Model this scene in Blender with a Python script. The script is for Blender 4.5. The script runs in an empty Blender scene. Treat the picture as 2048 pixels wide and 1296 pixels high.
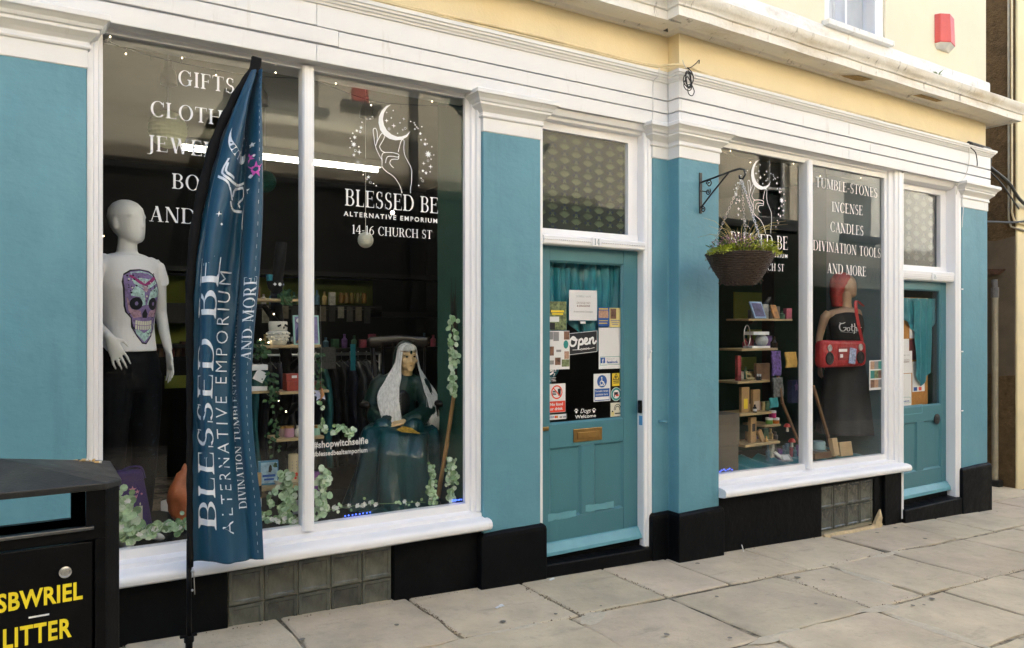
import bpy, bmesh, math, random
from mathutils import Vector, Matrix, noise
from mathutils.bvhtree import BVHTree
random.seed(7)
R = math.radians
S = bpy.context.scene
COL = S.collection

# ------------------------------------------------------------------ camera, sky, sun, exposure
cam_d = bpy.data.cameras.new('camera')
cam = bpy.data.objects.new('camera', cam_d)
COL.objects.link(cam)
cam.location = (0, -4.0, 1.6)
cam.rotation_euler = (R(90), 0, -math.atan2(0.5361, 0.8441))
cam_d.sensor_width = 36
cam_d.lens = 26.9
cam_d.shift_y = 0.0015
cam_d.clip_start = 0.05
cam_d.clip_end = 400
S.camera = cam

W = bpy.data.worlds.new('World')
S.world = W
W.use_nodes = True
wn = W.node_tree.nodes
wl = W.node_tree.links
wn.clear()
sky = wn.new('ShaderNodeTexSky')
sky.sky_type = 'NISHITA'
sky.sun_disc = False
sky.sun_elevation = R(29)
sky.sun_rotation = R(6)
sky.air_density = 1.0
sky.dust_density = 6.0
sky.ozone_density = 0.6
hsv = wn.new('ShaderNodeHueSaturation')
hsv.inputs['Saturation'].default_value = 1.0
bg = wn.new('ShaderNodeBackground')
bg.inputs['Strength'].default_value = 0.15
wo = wn.new('ShaderNodeOutputWorld')
wl.new(sky.outputs[0], hsv.inputs['Color'])
wl.new(hsv.outputs[0], bg.inputs['Color'])
wl.new(bg.outputs[0], wo.inputs['Surface'])

sun_d = bpy.data.lights.new('sun', 'SUN')
sun_d.energy = 2.5
sun_d.angle = R(0.6)
sun_d.color = (1.0, 0.97, 0.93)
sun = bpy.data.objects.new('sun', sun_d)
COL.objects.link(sun)
sun.rotation_euler = (R(-61), 0, R(6))

S.view_settings.view_transform = 'Standard'
S.view_settings.look = 'None'
S.view_settings.exposure = 2.54
S.view_settings.gamma = 1.0
S.view_settings.use_curve_mapping = False
S.render.engine = 'CYCLES'
S.cycles.use_denoising = True
S.cycles.max_bounces = 10
S.cycles.transparent_max_bounces = 16
S.cycles.diffuse_bounces = 5
S.cycles.glossy_bounces = 4
S.cycles.caustics_reflective = False
S.cycles.caustics_refractive = False
S.cycles.sample_clamp_indirect = 6


# ------------------------------------------------------------------ helpers
def gz(u, y=0.0):
    """height of the sloping street"""
    return 0.11 - 0.042 * u


def droop(u):
    """the right half of the old shopfront has settled a little"""
    return -0.0095 * (u - 3.85) if u > 3.85 else 0.0


class MB:
    def __init__(s):
        s.v = []
        s.f = []
        s.m = []
        s.mi = 0

    def add(s, vs, fs):
        o = len(s.v)
        s.v += [tuple(p) for p in vs]
        for f in fs:
            s.f.append(tuple(i + o for i in f))
            s.m.append(s.mi)
        return s

    def box(s, x0, x1, y0, y1, z0, z1):
        return s.add([(x0, y0, z0), (x1, y0, z0), (x1, y1, z0), (x0, y1, z0), (x0, y0, z1), (x1, y0, z1), (x1, y1, z1), (x0, y1, z1)],
                     [(0, 3, 2, 1), (4, 5, 6, 7), (0, 1, 5, 4), (1, 2, 6, 5), (2, 3, 7, 6), (3, 0, 4, 7)])

    def obox(s, c, ax, ay, az):
        c, ax, ay, az = Vector(c), Vector(ax), Vector(ay), Vector(az)
        vs = [c + a * ax + b * ay + d * az for d in (-1, 1) for a, b in ((-1, -1), (1, -1), (1, 1), (-1, 1))]
        return s.add(vs, [(0, 3, 2, 1), (4, 5, 6, 7), (0, 1, 5, 4), (1, 2, 6, 5), (2, 3, 7, 6), (3, 0, 4, 7)])

    def rbox(s, c, hx, hy, hz, rz=0, rx=0, ry=0):
        m = Matrix.Rotation(rz, 3, 'Z') @ Matrix.Rotation(rx, 3, 'X') @ Matrix.Rotation(ry, 3, 'Y')
        return s.obox(c, m @ Vector((hx, 0, 0)), m @ Vector((0, hy, 0)), m @ Vector((0, 0, hz)))

    def profile_x(s, prof, x0, x1, closed=True, caps=True, n=1):
        """extrude a (y, z) outline along x"""
        k = len(prof)
        vs = []
        for i in range(n + 1):
            x = x0 + (x1 - x0) * i / n
            vs += [(x, p[0], p[1]) for p in prof]
        fs = []
        for i in range(n):
            for j in range(k if closed else k - 1):
                a = i * k + j
                b = i * k + (j + 1) % k
                fs.append((a, b, b + k, a + k))
        if caps and closed:
            fs.append(tuple(range(k))[::-1])
            fs.append(tuple(n * k + j for j in range(k)))
        return s.add(vs, fs)

    def profile_z(s, prof, z0, z1):
        """extrude an (x, y) outline along z"""
        k = len(prof)
        vs = [(p[0], p[1], z0) for p in prof] + [(p[0], p[1], z1) for p in prof]
        fs = [(j, (j + 1) % k, (j + 1) % k + k, j + k) for j in range(k)] + [tuple(range(k))[::-1], tuple(range(k, 2 * k))]
        return s.add(vs, fs)

    def plate(s, pts, y0, y1):
        """extrude an (x, z) outline along y"""
        k = len(pts)
        vs = [(p[0], y0, p[1]) for p in pts] + [(p[0], y1, p[1]) for p in pts]
        fs = [(j, (j + 1) % k, (j + 1) % k + k, j + k) for j in range(k)] + [tuple(range(k))[::-1], tuple(range(k, 2 * k))]
        return s.add(vs, fs)

    def tube(s, pts, r, n=8, caps=True):
        pts = [Vector(p) for p in pts]
        rr = r if isinstance(r, (list, tuple)) else [r] * len(pts)
        up = None
        vs = []
        for i, p in enumerate(pts):
            d = (pts[min(i + 1, len(pts) - 1)] - pts[max(i - 1, 0)])
            if d.length < 1e-9:
                d = Vector((0, 0, 1))
            d.normalize()
            if up is None:
                up = d.orthogonal().normalized()
            up = (up - d * up.dot(d))
            up = up.normalized() if up.length > 1e-6 else d.orthogonal().normalized()
            w = d.cross(up)
            vs += [p + (up * math.cos(2 * math.pi * k / n) + w * math.sin(2 * math.pi * k / n)) * rr[i] for k in range(n)]
        fs = []
        for i in range(len(pts) - 1):
            for k in range(n):
                a = i * n + k
                b = i * n + (k + 1) % n
                fs.append((a, b, b + n, a + n))
        if caps:
            fs.append(tuple(range(n))[::-1])
            fs.append(tuple((len(pts) - 1) * n + k for k in range(n)))
        return s.add(vs, fs)

    def lathe(s, prof, c=(0, 0, 0), n=20, rz=0, squash=1.0):
        """(r, z) profile turned about a vertical axis through c"""
        vs = []
        for r, z in prof:
            vs += [(c[0] + r * math.cos(2 * math.pi * k / n + rz), c[1] + squash * r * math.sin(2 * math.pi * k / n + rz), c[2] + z) for k in range(n)]
        fs = []
        for i in range(len(prof) - 1):
            for k in range(n):
                a = i * n + k
                b = i * n + (k + 1) % n
                fs.append((a, b, b + n, a + n))
        fs.append(tuple(range(n))[::-1])
        fs.append(tuple((len(prof) - 1) * n + k for k in range(n)))
        return s.add(vs, fs)

    def ball(s, c, r, n=10, m=7, sx=1, sy=1, sz=1):
        vs = []
        for i in range(m + 1):
            a = -math.pi / 2 + math.pi * (0.02 + 0.96 * i / m)
            vs += [(c[0] + sx * r * math.cos(a) * math.cos(2 * math.pi * k / n), c[1] + sy * r * math.cos(a) * math.sin(2 * math.pi * k / n), c[2] + sz * r * math.sin(a)) for k in range(n)]
        fs = []
        for i in range(m):
            for k in range(n):
                a = i * n + k
                b = i * n + (k + 1) % n
                fs.append((a, b, b + n, a + n))
        fs.append(tuple(range(n))[::-1])
        fs.append(tuple(m * n + k for k in range(n)))
        return s.add(vs, fs)

    def loft(s, rings, n=24):
        """rings: (centre, x-vector, y-vector) ellipses"""
        vs = []
        for c, xv, yv in rings:
            c, xv, yv = Vector(c), Vector(xv), Vector(yv)
            vs += [c + xv * math.cos(2 * math.pi * k / n) + yv * math.sin(2 * math.pi * k / n) for k in range(n)]
        fs = []
        for i in range(len(rings) - 1):
            for k in range(n):
                a = i * n + k
                b = i * n + (k + 1) % n
                fs.append((a, b, b + n, a + n))
        fs.append(tuple(range(n))[::-1])
        fs.append(tuple((len(rings) - 1) * n + k for k in range(n)))
        return s.add(vs, fs)

    def grid(s, nu, nv, fn):
        vs = [fn(i / nu, j / nv) for j in range(nv + 1) for i in range(nu + 1)]
        fs = [(j * (nu + 1) + i, j * (nu + 1) + i + 1, (j + 1) * (nu + 1) + i + 1, (j + 1) * (nu + 1) + i) for j in range(nv) for i in range(nu)]
        return s.add(vs, fs)

    def build(s, name, mats, parent=None, smooth=False, bevel=0.0, shear=False, xf=None, segs=2, wob=0.0):
        vs = s.v
        if xf is not None:
            vs = [tuple(xf @ Vector(p)) for p in vs]
        if wob:
            vs = [(p[0] + wob * noise.noise(Vector(p) * 3.1), p[1] + wob * noise.noise(Vector(p) * 2.7 + Vector((9, 0, 0))), p[2] + wob * noise.noise(Vector(p) * 2.9 + Vector((0, 7, 0)))) for p in vs]
        if shear:
            vs = [(p[0], p[1], p[2] + droop(p[0])) for p in vs]
        me = bpy.data.meshes.new(name)
        me.from_pydata(vs, [], s.f)
        if not isinstance(mats, (list, tuple)):
            mats = [mats]
        for m in mats:
            me.materials.append(m)
        if len(mats) > 1:
            me.polygons.foreach_set('material_index', s.m)
        bm = bmesh.new()
        bm.from_mesh(me)
        bmesh.ops.recalc_face_normals(bm, faces=bm.faces)
        bm.to_mesh(me)
        bm.free()
        if smooth:
            me.polygons.foreach_set('use_smooth', [True] * len(me.polygons))
            if smooth == 'auto':
                me.set_sharp_from_angle(angle=R(38))
        me.update()
        o = bpy.data.objects.new(name, me)
        COL.objects.link(o)
        if bevel:
            b = o.modifiers.new('bevel', 'BEVEL')
            b.width = bevel
            b.segments = segs
            b.limit_method = 'ANGLE'
            b.angle_limit = R(40)
            b.harden_normals = False
        if parent:
            attach(o, parent)
        return o


def attach(o, parent):
    o.parent = parent
    o.matrix_parent_inverse = world_of(parent).inverted()
    return o


def world_of(o):
    m = o.matrix_basis.copy()
    while o.parent:
        m = o.parent.matrix_basis @ o.matrix_parent_inverse @ m
        o = o.parent
    return m


def tag(o, label=None, cat=None, group=None, kind=None):
    if label:
        o['label'] = label
    if cat:
        o['category'] = cat
    if group:
        o['group'] = group
    if kind:
        o['kind'] = kind
    return o


def empty(name, loc, label=None, cat=None, group=None, rz=0):
    o = bpy.data.objects.new(name, None)
    COL.objects.link(o)
    o.location = loc
    o.rotation_euler = (0, 0, rz)
    o.empty_display_size = 0.1
    return tag(o, label, cat, group)


# ------------------------------------------------------------------ materials
MATS = {}


def mat(name, col, rough=0.5, var=0.08, vs=5.0, bump=0.0, bs=40.0, bump2=0.0, bs2=4.0, metal=0.0, spec=0.5, stain=None, stretch=(1, 1, 1),
        emit=None, es=0.0, veins=None, rnd=0.0, sheen=0.0, transl=0.0, coat=0.0, rvar=0.0):
    if name in MATS:
        return MATS[name]
    m = bpy.data.materials.new(name)
    m.use_nodes = True
    nt = m.node_tree
    N, L = nt.nodes, nt.links
    b = N['Principled BSDF']
    b.inputs['Roughness'].default_value = rough
    b.inputs['Metallic'].default_value = metal
    b.inputs['Specular IOR Level'].default_value = spec
    if coat:
        b.inputs['Coat Weight'].default_value = coat
        b.inputs['Coat Roughness'].default_value = 0.15
    if sheen:
        b.inputs['Sheen Weight'].default_value = sheen
        b.inputs['Sheen Roughness'].default_value = 0.35
    if emit:
        b.inputs['Emission Color'].default_value = (*emit, 1)
        b.inputs['Emission Strength'].default_value = es
    tc = N.new('ShaderNodeTexCoord')
    mp = N.new('ShaderNodeMapping')
    mp.inputs['Scale'].default_value = stretch
    L.new(tc.outputs['Object'], mp.inputs['Vector'])
    n1 = N.new('ShaderNodeTexNoise')
    n1.inputs['Scale'].default_value = vs
    n1.inputs['Detail'].default_value = 6
    n1.inputs['Roughness'].default_value = 0.65
    L.new(mp.outputs[0], n1.inputs['Vector'])
    mx = N.new('ShaderNodeMix')
    mx.data_type = 'RGBA'
    mx.inputs['A'].default_value = (*[c * (1 - var) for c in col], 1)
    mx.inputs['B'].default_value = (*[min(1, c * (1 + var)) for c in col], 1)
    cr = N.new('ShaderNodeMapRange')
    cr.inputs['From Min'].default_value = 0.3
    cr.inputs['From Max'].default_value = 0.7
    L.new(n1.outputs['Fac'], cr.inputs['Value'])
    L.new(cr.outputs[0], mx.inputs['Factor'])
    out = mx.outputs['Result']
    if stain:
        for (sc, ss, lo, hi, amt, stx) in (stain if isinstance(stain, list) else [stain]):
            mp2 = N.new('ShaderNodeMapping')
            mp2.inputs['Scale'].default_value = stx
            mp2.inputs['Location'].default_value = (lo * 9, ss * 3.3, hi * 5)
            L.new(tc.outputs['Object'], mp2.inputs['Vector'])
            n2 = N.new('ShaderNodeTexNoise')
            n2.inputs['Scale'].default_value = ss
            n2.inputs['Detail'].default_value = 8
            n2.inputs['Roughness'].default_value = 0.7
            L.new(mp2.outputs[0], n2.inputs['Vector'])
            c2 = N.new('ShaderNodeMapRange')
            c2.inputs['From Min'].default_value = lo
            c2.inputs['From Max'].default_value = hi
            c2.inputs['To Max'].default_value = amt
            L.new(n2.outputs['Fac'], c2.inputs['Value'])
            m2 = N.new('ShaderNodeMix')
            m2.data_type = 'RGBA'
            m2.inputs['B'].default_value = (*sc, 1)
            L.new(out, m2.inputs['A'])
            L.new(c2.outputs[0], m2.inputs['Factor'])
            out = m2.outputs['Result']
    if veins:
        vc, vsz, vw, va = veins
        vn = N.new('ShaderNodeTexNoise')
        vn.inputs['Scale'].default_value = vsz
        vn.inputs['Detail'].default_value = 4
        L.new(tc.outputs['Object'], vn.inputs['Vector'])
        v1 = N.new('ShaderNodeMath')
        v1.operation = 'SUBTRACT'
        v1.inputs[1].default_value = 0.5
        L.new(vn.outputs['Fac'], v1.inputs[0])
        v2 = N.new('ShaderNodeMath')
        v2.operation = 'ABSOLUTE'
        L.new(v1.outputs[0], v2.inputs[0])
        v3 = N.new('ShaderNodeMapRange')
        v3.inputs['From Min'].default_value = vw
        v3.inputs['From Max'].default_value = vw * 0.3
        v3.inputs['To Max'].default_value = va
        L.new(v2.outputs[0], v3.inputs['Value'])
        v4 = N.new('ShaderNodeMath')
        v4.operation = 'MULTIPLY'
        L.new(v3.outputs[0], v4.inputs[0])
        L.new(cr.outputs[0], v4.inputs[1])
        v5 = N.new('ShaderNodeMix')
        v5.data_type = 'RGBA'
        v5.inputs['B'].default_value = (*vc, 1)
        L.new(out, v5.inputs['A'])
        L.new(v4.outputs[0], v5.inputs['Factor'])
        out = v5.outputs['Result']
    if rnd:
        oi = N.new('ShaderNodeObjectInfo')
        hs = N.new('ShaderNodeHueSaturation')
        r2 = N.new('ShaderNodeMapRange')
        r2.inputs['To Min'].default_value = 1 - rnd
        r2.inputs['To Max'].default_value = 1 + rnd
        L.new(oi.outputs['Random'], r2.inputs['Value'])
        L.new(r2.outputs[0], hs.inputs['Value'])
        r3 = N.new('ShaderNodeMath')
        r3.operation = 'FRACT'
        r4 = N.new('ShaderNodeMath')
        r4.operation = 'MULTIPLY'
        r4.inputs[1].default_value = 7.31
        L.new(oi.outputs['Random'], r4.inputs[0])
        L.new(r4.outputs[0], r3.inputs[0])
        r5 = N.new('ShaderNodeMapRange')
        r5.inputs['To Min'].default_value = 0.493
        r5.inputs['To Max'].default_value = 0.506
        L.new(r3.outputs[0], r5.inputs['Value'])
        L.new(r5.outputs[0], hs.inputs['Hue'])
        L.new(out, hs.inputs['Color'])
        out = hs.outputs[0]
    L.new(out, b.inputs['Base Color'])
    if rvar:
        rr = N.new('ShaderNodeMapRange')
        rr.inputs['From Min'].default_value = 0.3
        rr.inputs['From Max'].default_value = 0.7
        rr.inputs['To Min'].default_value = max(0.02, rough - rvar)
        rr.inputs['To Max'].default_value = min(1, rough + rvar)
        L.new(n1.outputs['Fac'], rr.inputs['Value'])
        L.new(rr.outputs[0], b.inputs['Roughness'])
    last = None
    for st, sc, dist in ((bump, bs, 0.004), (bump2, bs2, 0.03)):
        if st:
            nb = N.new('ShaderNodeTexNoise')
            nb.inputs['Scale'].default_value = sc
            nb.inputs['Detail'].default_value = 5
            L.new(mp.outputs[0], nb.inputs['Vector'])
            bp = N.new('ShaderNodeBump')
            bp.inputs['Strength'].default_value = st
            bp.inputs['Distance'].default_value = dist
            L.new(nb.outputs['Fac'], bp.inputs['Height'])
            if last:
                L.new(last.outputs[0], bp.inputs['Normal'])
            last = bp
    if last:
        L.new(last.outputs[0], b.inputs['Normal'])
    MATS[name] = m
    return m


def glass_mat(name, ior=1.6, tint=(1, 1, 1)):
    m = bpy.data.materials.new(name)
    m.use_nodes = True
    N, L = m.node_tree.nodes, m.node_tree.links
    N.clear()
    lw = N.new('ShaderNodeLayerWeight')
    lw.inputs['Blend'].default_value = 0.5
    pw = N.new('ShaderNodeMath')
    pw.operation = 'POWER'
    pw.inputs[1].default_value = 5.0
    L.new(lw.outputs['Facing'], pw.inputs[0])
    f0 = ((ior - 1) / (ior + 1)) ** 2
    fr = N.new('ShaderNodeMapRange')
    fr.inputs['To Min'].default_value = f0
    fr.inputs['To Max'].default_value = 1.0
    L.new(pw.outputs[0], fr.inputs['Value'])
    tr = N.new('ShaderNodeBsdfTransparent')
    tr.inputs['Color'].default_value = (*tint, 1)
    gl = N.new('ShaderNodeBsdfGlossy')
    gl.inputs['Roughness'].default_value = 0.0
    gl.inputs['Color'].default_value = (1, 1, 1, 1)
    tc = N.new('ShaderNodeTexCoord')
    nz = N.new('ShaderNodeTexNoise')
    nz.inputs['Scale'].default_value = 1.3
    bp = N.new('ShaderNodeBump')
    bp.inputs['Strength'].default_value = 0.012
    bp.inputs['Distance'].default_value = 0.03
    L.new(tc.outputs['Object'], nz.inputs['Vector'])
    L.new(nz.outputs['Fac'], bp.inputs['Height'])
    L.new(bp.outputs[0], gl.inputs['Normal'])
    mx = N.new('ShaderNodeMixShader')
    o = N.new('ShaderNodeOutputMaterial')
    L.new(fr.outputs[0], mx.inputs[0])
    L.new(tr.outputs[0], mx.inputs[1])
    L.new(gl.outputs[0], mx.inputs[2])
    L.new(mx.outputs[0], o.inputs['Surface'])
    return m


M_BLUE = mat('blue_masonry_paint', (0.098, 0.26, 0.33), 0.55, 0.09, 2.2, 0.4, 45, 0.28, 5, stretch=(0.7, 1, 1), stain=[((0.30, 0.38, 0.40), 30, 0.72, 0.76, 0.6, (1, 1, 1)), ((0.055, 0.165, 0.205), 3, 0.52, 0.72, 0.5, (2.5, 1, 0.3)), ((0.16, 0.36, 0.43), 1.7, 0.52, 0.75, 0.45, (1, 1, 0.5)), ((0.07, 0.22, 0.28), 7, 0.62, 0.78, 0.35, (1, 1, 0.6))])
M_TEAL = mat('teal_door_paint', (0.056, 0.182, 0.222), 0.38, 0.06, 3, 0.06, 90, stretch=(1, 1, 0.25), stain=((0.09, 0.27, 0.31), 5, 0.6, 0.8, 0.3, (1, 1, 0.4)))
M_TEALHI = mat('fresh_teal_paint', (0.12, 0.32, 0.38), 0.35, 0.08, 9, 0.1, 60)
M_WHITE = mat('white_gloss_paint', (0.70, 0.695, 0.685), 0.4, 0.03, 2.5, 0.1, 60, 0.06, 6, stain=[((0.62, 0.58, 0.50), 4.5, 0.60, 0.82, 0.35, (0.6, 1, 1)), ((0.40, 0.36, 0.29), 10, 0.60, 0.76, 0.4, (2.2, 1, 0.3)), ((0.25, 0.21, 0.15), 34, 0.70, 0.76, 0.5, (0.6, 1, 1))], stretch=(0.35, 1, 1))
M_WHITE2 = mat('white_window_paint', (0.80, 0.80, 0.815), 0.34, 0.02, 3, 0.05, 60, stain=((0.6, 0.57, 0.5), 9, 0.66, 0.85, 0.25, (0.5, 1, 1)))
M_CORN = mat('weathered_white_cornice', (0.76, 0.735, 0.68), 0.6, 0.06, 3, 0.5, 45, 0.4, 9, stain=[((0.50, 0.42, 0.30), 3.2, 0.52, 0.72, 0.7, (0.5, 1, 1.6)), ((0.12, 0.10, 0.07), 10, 0.60, 0.70, 0.8, (1.6, 1, 0.5))])
M_YEL = mat('pale_yellow_render', (0.755, 0.645, 0.42), 0.75, 0.05, 1.6, 0.3, 70, 0.15, 5, stain=[((0.70, 0.50, 0.20), 2.0, 0.55, 0.8, 0.35, (1, 1, 0.5)), ((0.35, 0.25, 0.12), 13, 0.70, 0.78, 0.35, (1, 1, 0.5))])
M_YELUP = mat('cream_render_upper', (0.72, 0.645, 0.475), 0.75, 0.04, 1.6, 0.2, 70, stain=((0.75, 0.60, 0.34), 2.0, 0.55, 0.8, 0.3, (1, 1, 0.5)))
M_BLACK = mat('black_bitumen_paint', (0.004, 0.0043, 0.005), 0.5, 0.3, 9, 0.7, 32, 0.35, 6, spec=0.10, stain=[((0.05, 0.05, 0.05), 22, 0.70, 0.80, 0.5, (0.35, 1, 1.4)), ((0.20, 0.18, 0.15), 60, 0.76, 0.82, 0.5, (0.5, 1, 1))], rvar=0.12)
M_STONE = mat('york_stone_slab', (0.50, 0.425, 0.305), 0.85, 0.18, 2.6, 1.0, 60, 0.6, 6, spec=0.25, stain=[((0.30, 0.27, 0.20), 13, 0.55, 0.7, 0.4, (1, 1, 1)), ((0.48, 0.38, 0.31), 1.0, 0.52, 0.72, 0.4, (1, 1, 1)), ((0.33, 0.30, 0.22), 5, 0.58, 0.75, 0.5, (1, 1, 1)), ((0.16, 0.14, 0.10), 34, 0.64, 0.74, 0.6, (1, 1, 1)), ((0.22, 0.19, 0.14), 2.4, 0.58, 0.72, 0.45, (1, 3, 1))], rnd=0.09)
M_JOINT = mat('sandy_mortar_joint', (0.33, 0.28, 0.20), 0.95, 0.3, 14, 0.8, 90, stain=[((0.06, 0.047, 0.03), 5, 0.46, 0.56, 0.9, (1, 1, 1))])
M_BROWN = mat('brown_roughcast', (0.125, 0.085, 0.045), 0.95, 0.35, 16, 1.0, 60, 0.5, 30, spec=0.1, stain=[((0.09, 0.065, 0.04), 1.2, 0.5, 0.7, 0.6, (1, 1, 1)), ((0.28, 0.21, 0.11), 1.7, 0.56, 0.7, 0.4, (1, 1, 1))])
M_CREAM = mat('cream_neighbour_render', (0.72, 0.62, 0.38), 0.85, 0.08, 1.5, 0.4, 60, 0.2, 5, stain=((0.50, 0.42, 0.27), 2.5, 0.55, 0.8, 0.5, (1, 1, 0.5)))
M_BRASS = mat('aged_brass', (0.38, 0.24, 0.09), 0.38, 0.25, 14, metal=1.0, rvar=0.1)
M_STEEL = mat('brushed_steel', (0.55, 0.55, 0.54), 0.3, 0.1, 20, metal=1.0)
M_IRON = mat('black_wrought_iron', (0.012, 0.012, 0.013), 0.45, 0.3, 20, 0.3, 60)
M_CABLEK = mat('black_cable', (0.012, 0.012, 0.013), 0.5, 0.3, 20)
M_CABLEC = mat('cream_painted_cable', (0.68, 0.56, 0.33), 0.6, 0.15, 12, 0.2, 50, stain=((0.25, 0.19, 0.1), 18, 0.62, 0.75, 0.6, (1, 1, 1)))
M_DEBRIS = mat('dark_dirt', (0.05, 0.037, 0.022), 0.95, 0.5, 30, 1.0, 60)
M_GLASS = glass_mat('shop_window_glass', 1.29, (0.985, 0.99, 0.985))
M_DGLASS = glass_mat('door_glass', 1.24)
M_PRINT = mat('white_vinyl_lettering', (0.80, 0.80, 0.79), 0.5, 0.01)
M_PRINTF = mat('faded_white_vinyl', (0.50, 0.50, 0.49), 0.6, 0.1, 20)
M_GBLOCK = mat('glass_block', (0.075, 0.08, 0.065), 0.08, 0.6, 9, 0.5, 24, 1.0, 9, spec=0.9, stretch=(1, 1, 0.5), rnd=0.3)
M_GROUT = mat('grey_block_grout', (0.30, 0.29, 0.23), 0.8, 0.15, 20)
M_RED = mat('faded_red_plastic', (0.62, 0.085, 0.065), 0.42, 0.08, 5)
M_OFFW = mat('off_white_plastic', (0.62, 0.60, 0.54), 0.5, 0.1, 9)


# ------------------------------------------------------------------ lettering
def _rect(x0, x1, y0, y1):
    return [(x0, y0), (x1, y0), (x1, y1), (x0, y1)]


def _glyphs():
    T, t, sv = 0.135, 0.038, 0.075

    def V(x, a=0.0, b=1.0, s=3, w=T):
        o = [_rect(x, x + w, a, b)]
        for bit, yy, dr in ((1, a, 1), (2, b, -1)):
            if s & bit:
                o.append([(x - sv, yy), (x + w + sv, yy), (x + w + sv, yy + dr * t * 0.8), (x + w + 0.015, yy + dr * t * 2.2), (x - 0.015, yy + dr * t * 2.2), (x - sv, yy + dr * t * 0.8)])
        return o

    def H(x0, x1, y, th=t):
        return [_rect(x0, x1, y - th / 2, y + th / 2)]

    def tick(x, y0, y1):
        d = 0.05
        return [[(x, y0), (x - d if y1 > y0 else x - d, y0), (x, y1)]] if True else []

    def dg(x0, y0, x1, y1, w):
        return [[(x0, y0), (x0 + w, y0), (x1 + w, y1), (x1, y1)]]

    def arc(cx, cy, rx, ry, a0, a1, T=T, t=t, n=14):
        o = []
        for i in range(n):
            p, q = R(a0 + (a1 - a0) * i / n), R(a0 + (a1 - a0) * (i + 1) / n)
            o.append([(cx + rx * math.cos(p), cy + ry * math.sin(p)), (cx + rx * math.cos(q), cy + ry * math.sin(q)),
                      (cx + (rx - T) * math.cos(q), cy + (ry - t) * math.sin(q)), (cx + (rx - T) * math.cos(p), cy + (ry - t) * math.sin(p))])
        return o

    def ser(x0, x1, y, up):
        return [_rect(x0, x1, y if up else y - t * 0.8, y + t * 0.8 if up else y)]
    G = {}
    G['I'] = (0.32, V(0.09))
    G['H'] = (0.86, V(0.09) + V(0.63) + H(0.2, 0.65, 0.52))
    G['E'] = (0.68, V(0.09) + H(0.2, 0.60, 0.98) + H(0.2, 0.5, 0.53) + H(0.2, 0.63, 0.02) + tick(0.60, 1.0, 0.76) + tick(0.5, 0.66, 0.40) + tick(0.63, 0.0, 0.27))
    G['F'] = (0.63, V(0.09) + H(0.2, 0.58, 0.98) + H(0.2, 0.48, 0.5) + tick(0.58, 1.0, 0.74) + tick(0.48, 0.63, 0.37))
    G['L'] = (0.63, V(0.09) + H(0.2, 0.58, 0.02) + tick(0.58, 0.0, 0.28))
    G['T'] = (0.72, V(0.29, s=1) + H(0.03, 0.685, 0.98) + [[(0.03, 1.0), (0.08, 1.0), (0.03, 0.74)]] + tick(0.685, 1.0, 0.74))
    G['O'] = (0.86, arc(0.43, 0.5, 0.40, 0.52, 0, 360, n=32))
    G['C'] = (0.78, arc(0.43, 0.5, 0.40, 0.52, 42, 318, n=26) + [[(0.70, 0.66), (0.735, 0.66), (0.735, 0.98), (0.71, 0.98), (0.68, 0.85)]])
    G['G'] = (0.86, arc(0.43, 0.5, 0.40, 0.52, 42, 312, n=26) + [[(0.70, 0.66), (0.735, 0.66), (0.735, 0.98), (0.71, 0.98), (0.68, 0.85)]] + V(0.62, 0.06, 0.44, 2))
    G['D'] = (0.86, V(0.09) + H(0.2, 0.42, 0.98) + H(0.2, 0.42, 0.02) + arc(0.40, 0.5, 0.42, 0.5, -90, 90, n=20))
    G['B'] = (0.70, V(0.09) + H(0.2, 0.38, 0.98) + H(0.2, 0.38, 0.53) + H(0.2, 0.38, 0.02) + arc(0.36, 0.755, 0.25, 0.245, -90, 90, 0.12) + arc(0.36, 0.27, 0.30, 0.27, -90, 90, 0.13))
    G['P'] = (0.66, V(0.09) + H(0.2, 0.36, 0.98) + H(0.2, 0.36, 0.48) + arc(0.34, 0.73, 0.28, 0.27, -90, 90, 0.125))
    G['R'] = (0.76, V(0.09) + H(0.2, 0.36, 0.98) + H(0.2, 0.36, 0.50) + arc(0.34, 0.745, 0.27, 0.255, -90, 90, 0.125) + dg(0.58, 0, 0.30, 0.52, 0.15) + ser(0.52, 0.80, 0, True))
    G['S'] = (0.60, arc(0.30, 0.755, 0.235, 0.265, 40, 262, 0.11) + arc(0.29, 0.265, 0.26, 0.285, -140, 80, 0.12) + [[(0.12, 0.66), (0.22, 0.585), (0.46, 0.42), (0.36, 0.40), (0.20, 0.50)], [(0.45, 0.72), (0.485, 0.72), (0.485, 0.99), (0.46, 0.99)], [(0.055, 0.30), (0.09, 0.30), (0.075, 0.0), (0.055, 0.0)]])
    G['A'] = (0.80, dg(0.09, 0, 0.385, 1.0, 0.045) + dg(0.56, 0, 0.33, 1.0, 0.15) + H(0.2, 0.62, 0.33) + ser(0.0, 0.24, 0, True) + ser(0.48, 0.80, 0, True))
    G['V'] = (0.80, dg(0.36, 0, 0.10, 1.0, 0.15) + dg(0.40, 0, 0.66, 1.0, 0.045) + ser(0.0, 0.33, 1, False) + ser(0.57, 0.80, 1, False))
    G['W'] = (1.14, dg(0.30, 0, 0.08, 1.0, 0.14) + dg(0.34, 0, 0.56, 1.0, 0.045) + dg(0.70, 0, 0.48, 1.0, 0.14) + dg(0.76, 0, 0.98, 1.0, 0.045) + ser(0.0, 0.28, 1, False) + ser(0.42, 0.68, 1, False) + ser(0.9, 1.12, 1, False))
    G['M'] = (1.02, V(0.10, w=0.045) + V(0.78) + dg(0.45, 0.02, 0.10, 1.0, 0.14) + dg(0.48, 0.02, 0.80, 1.0, 0.045))
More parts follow.
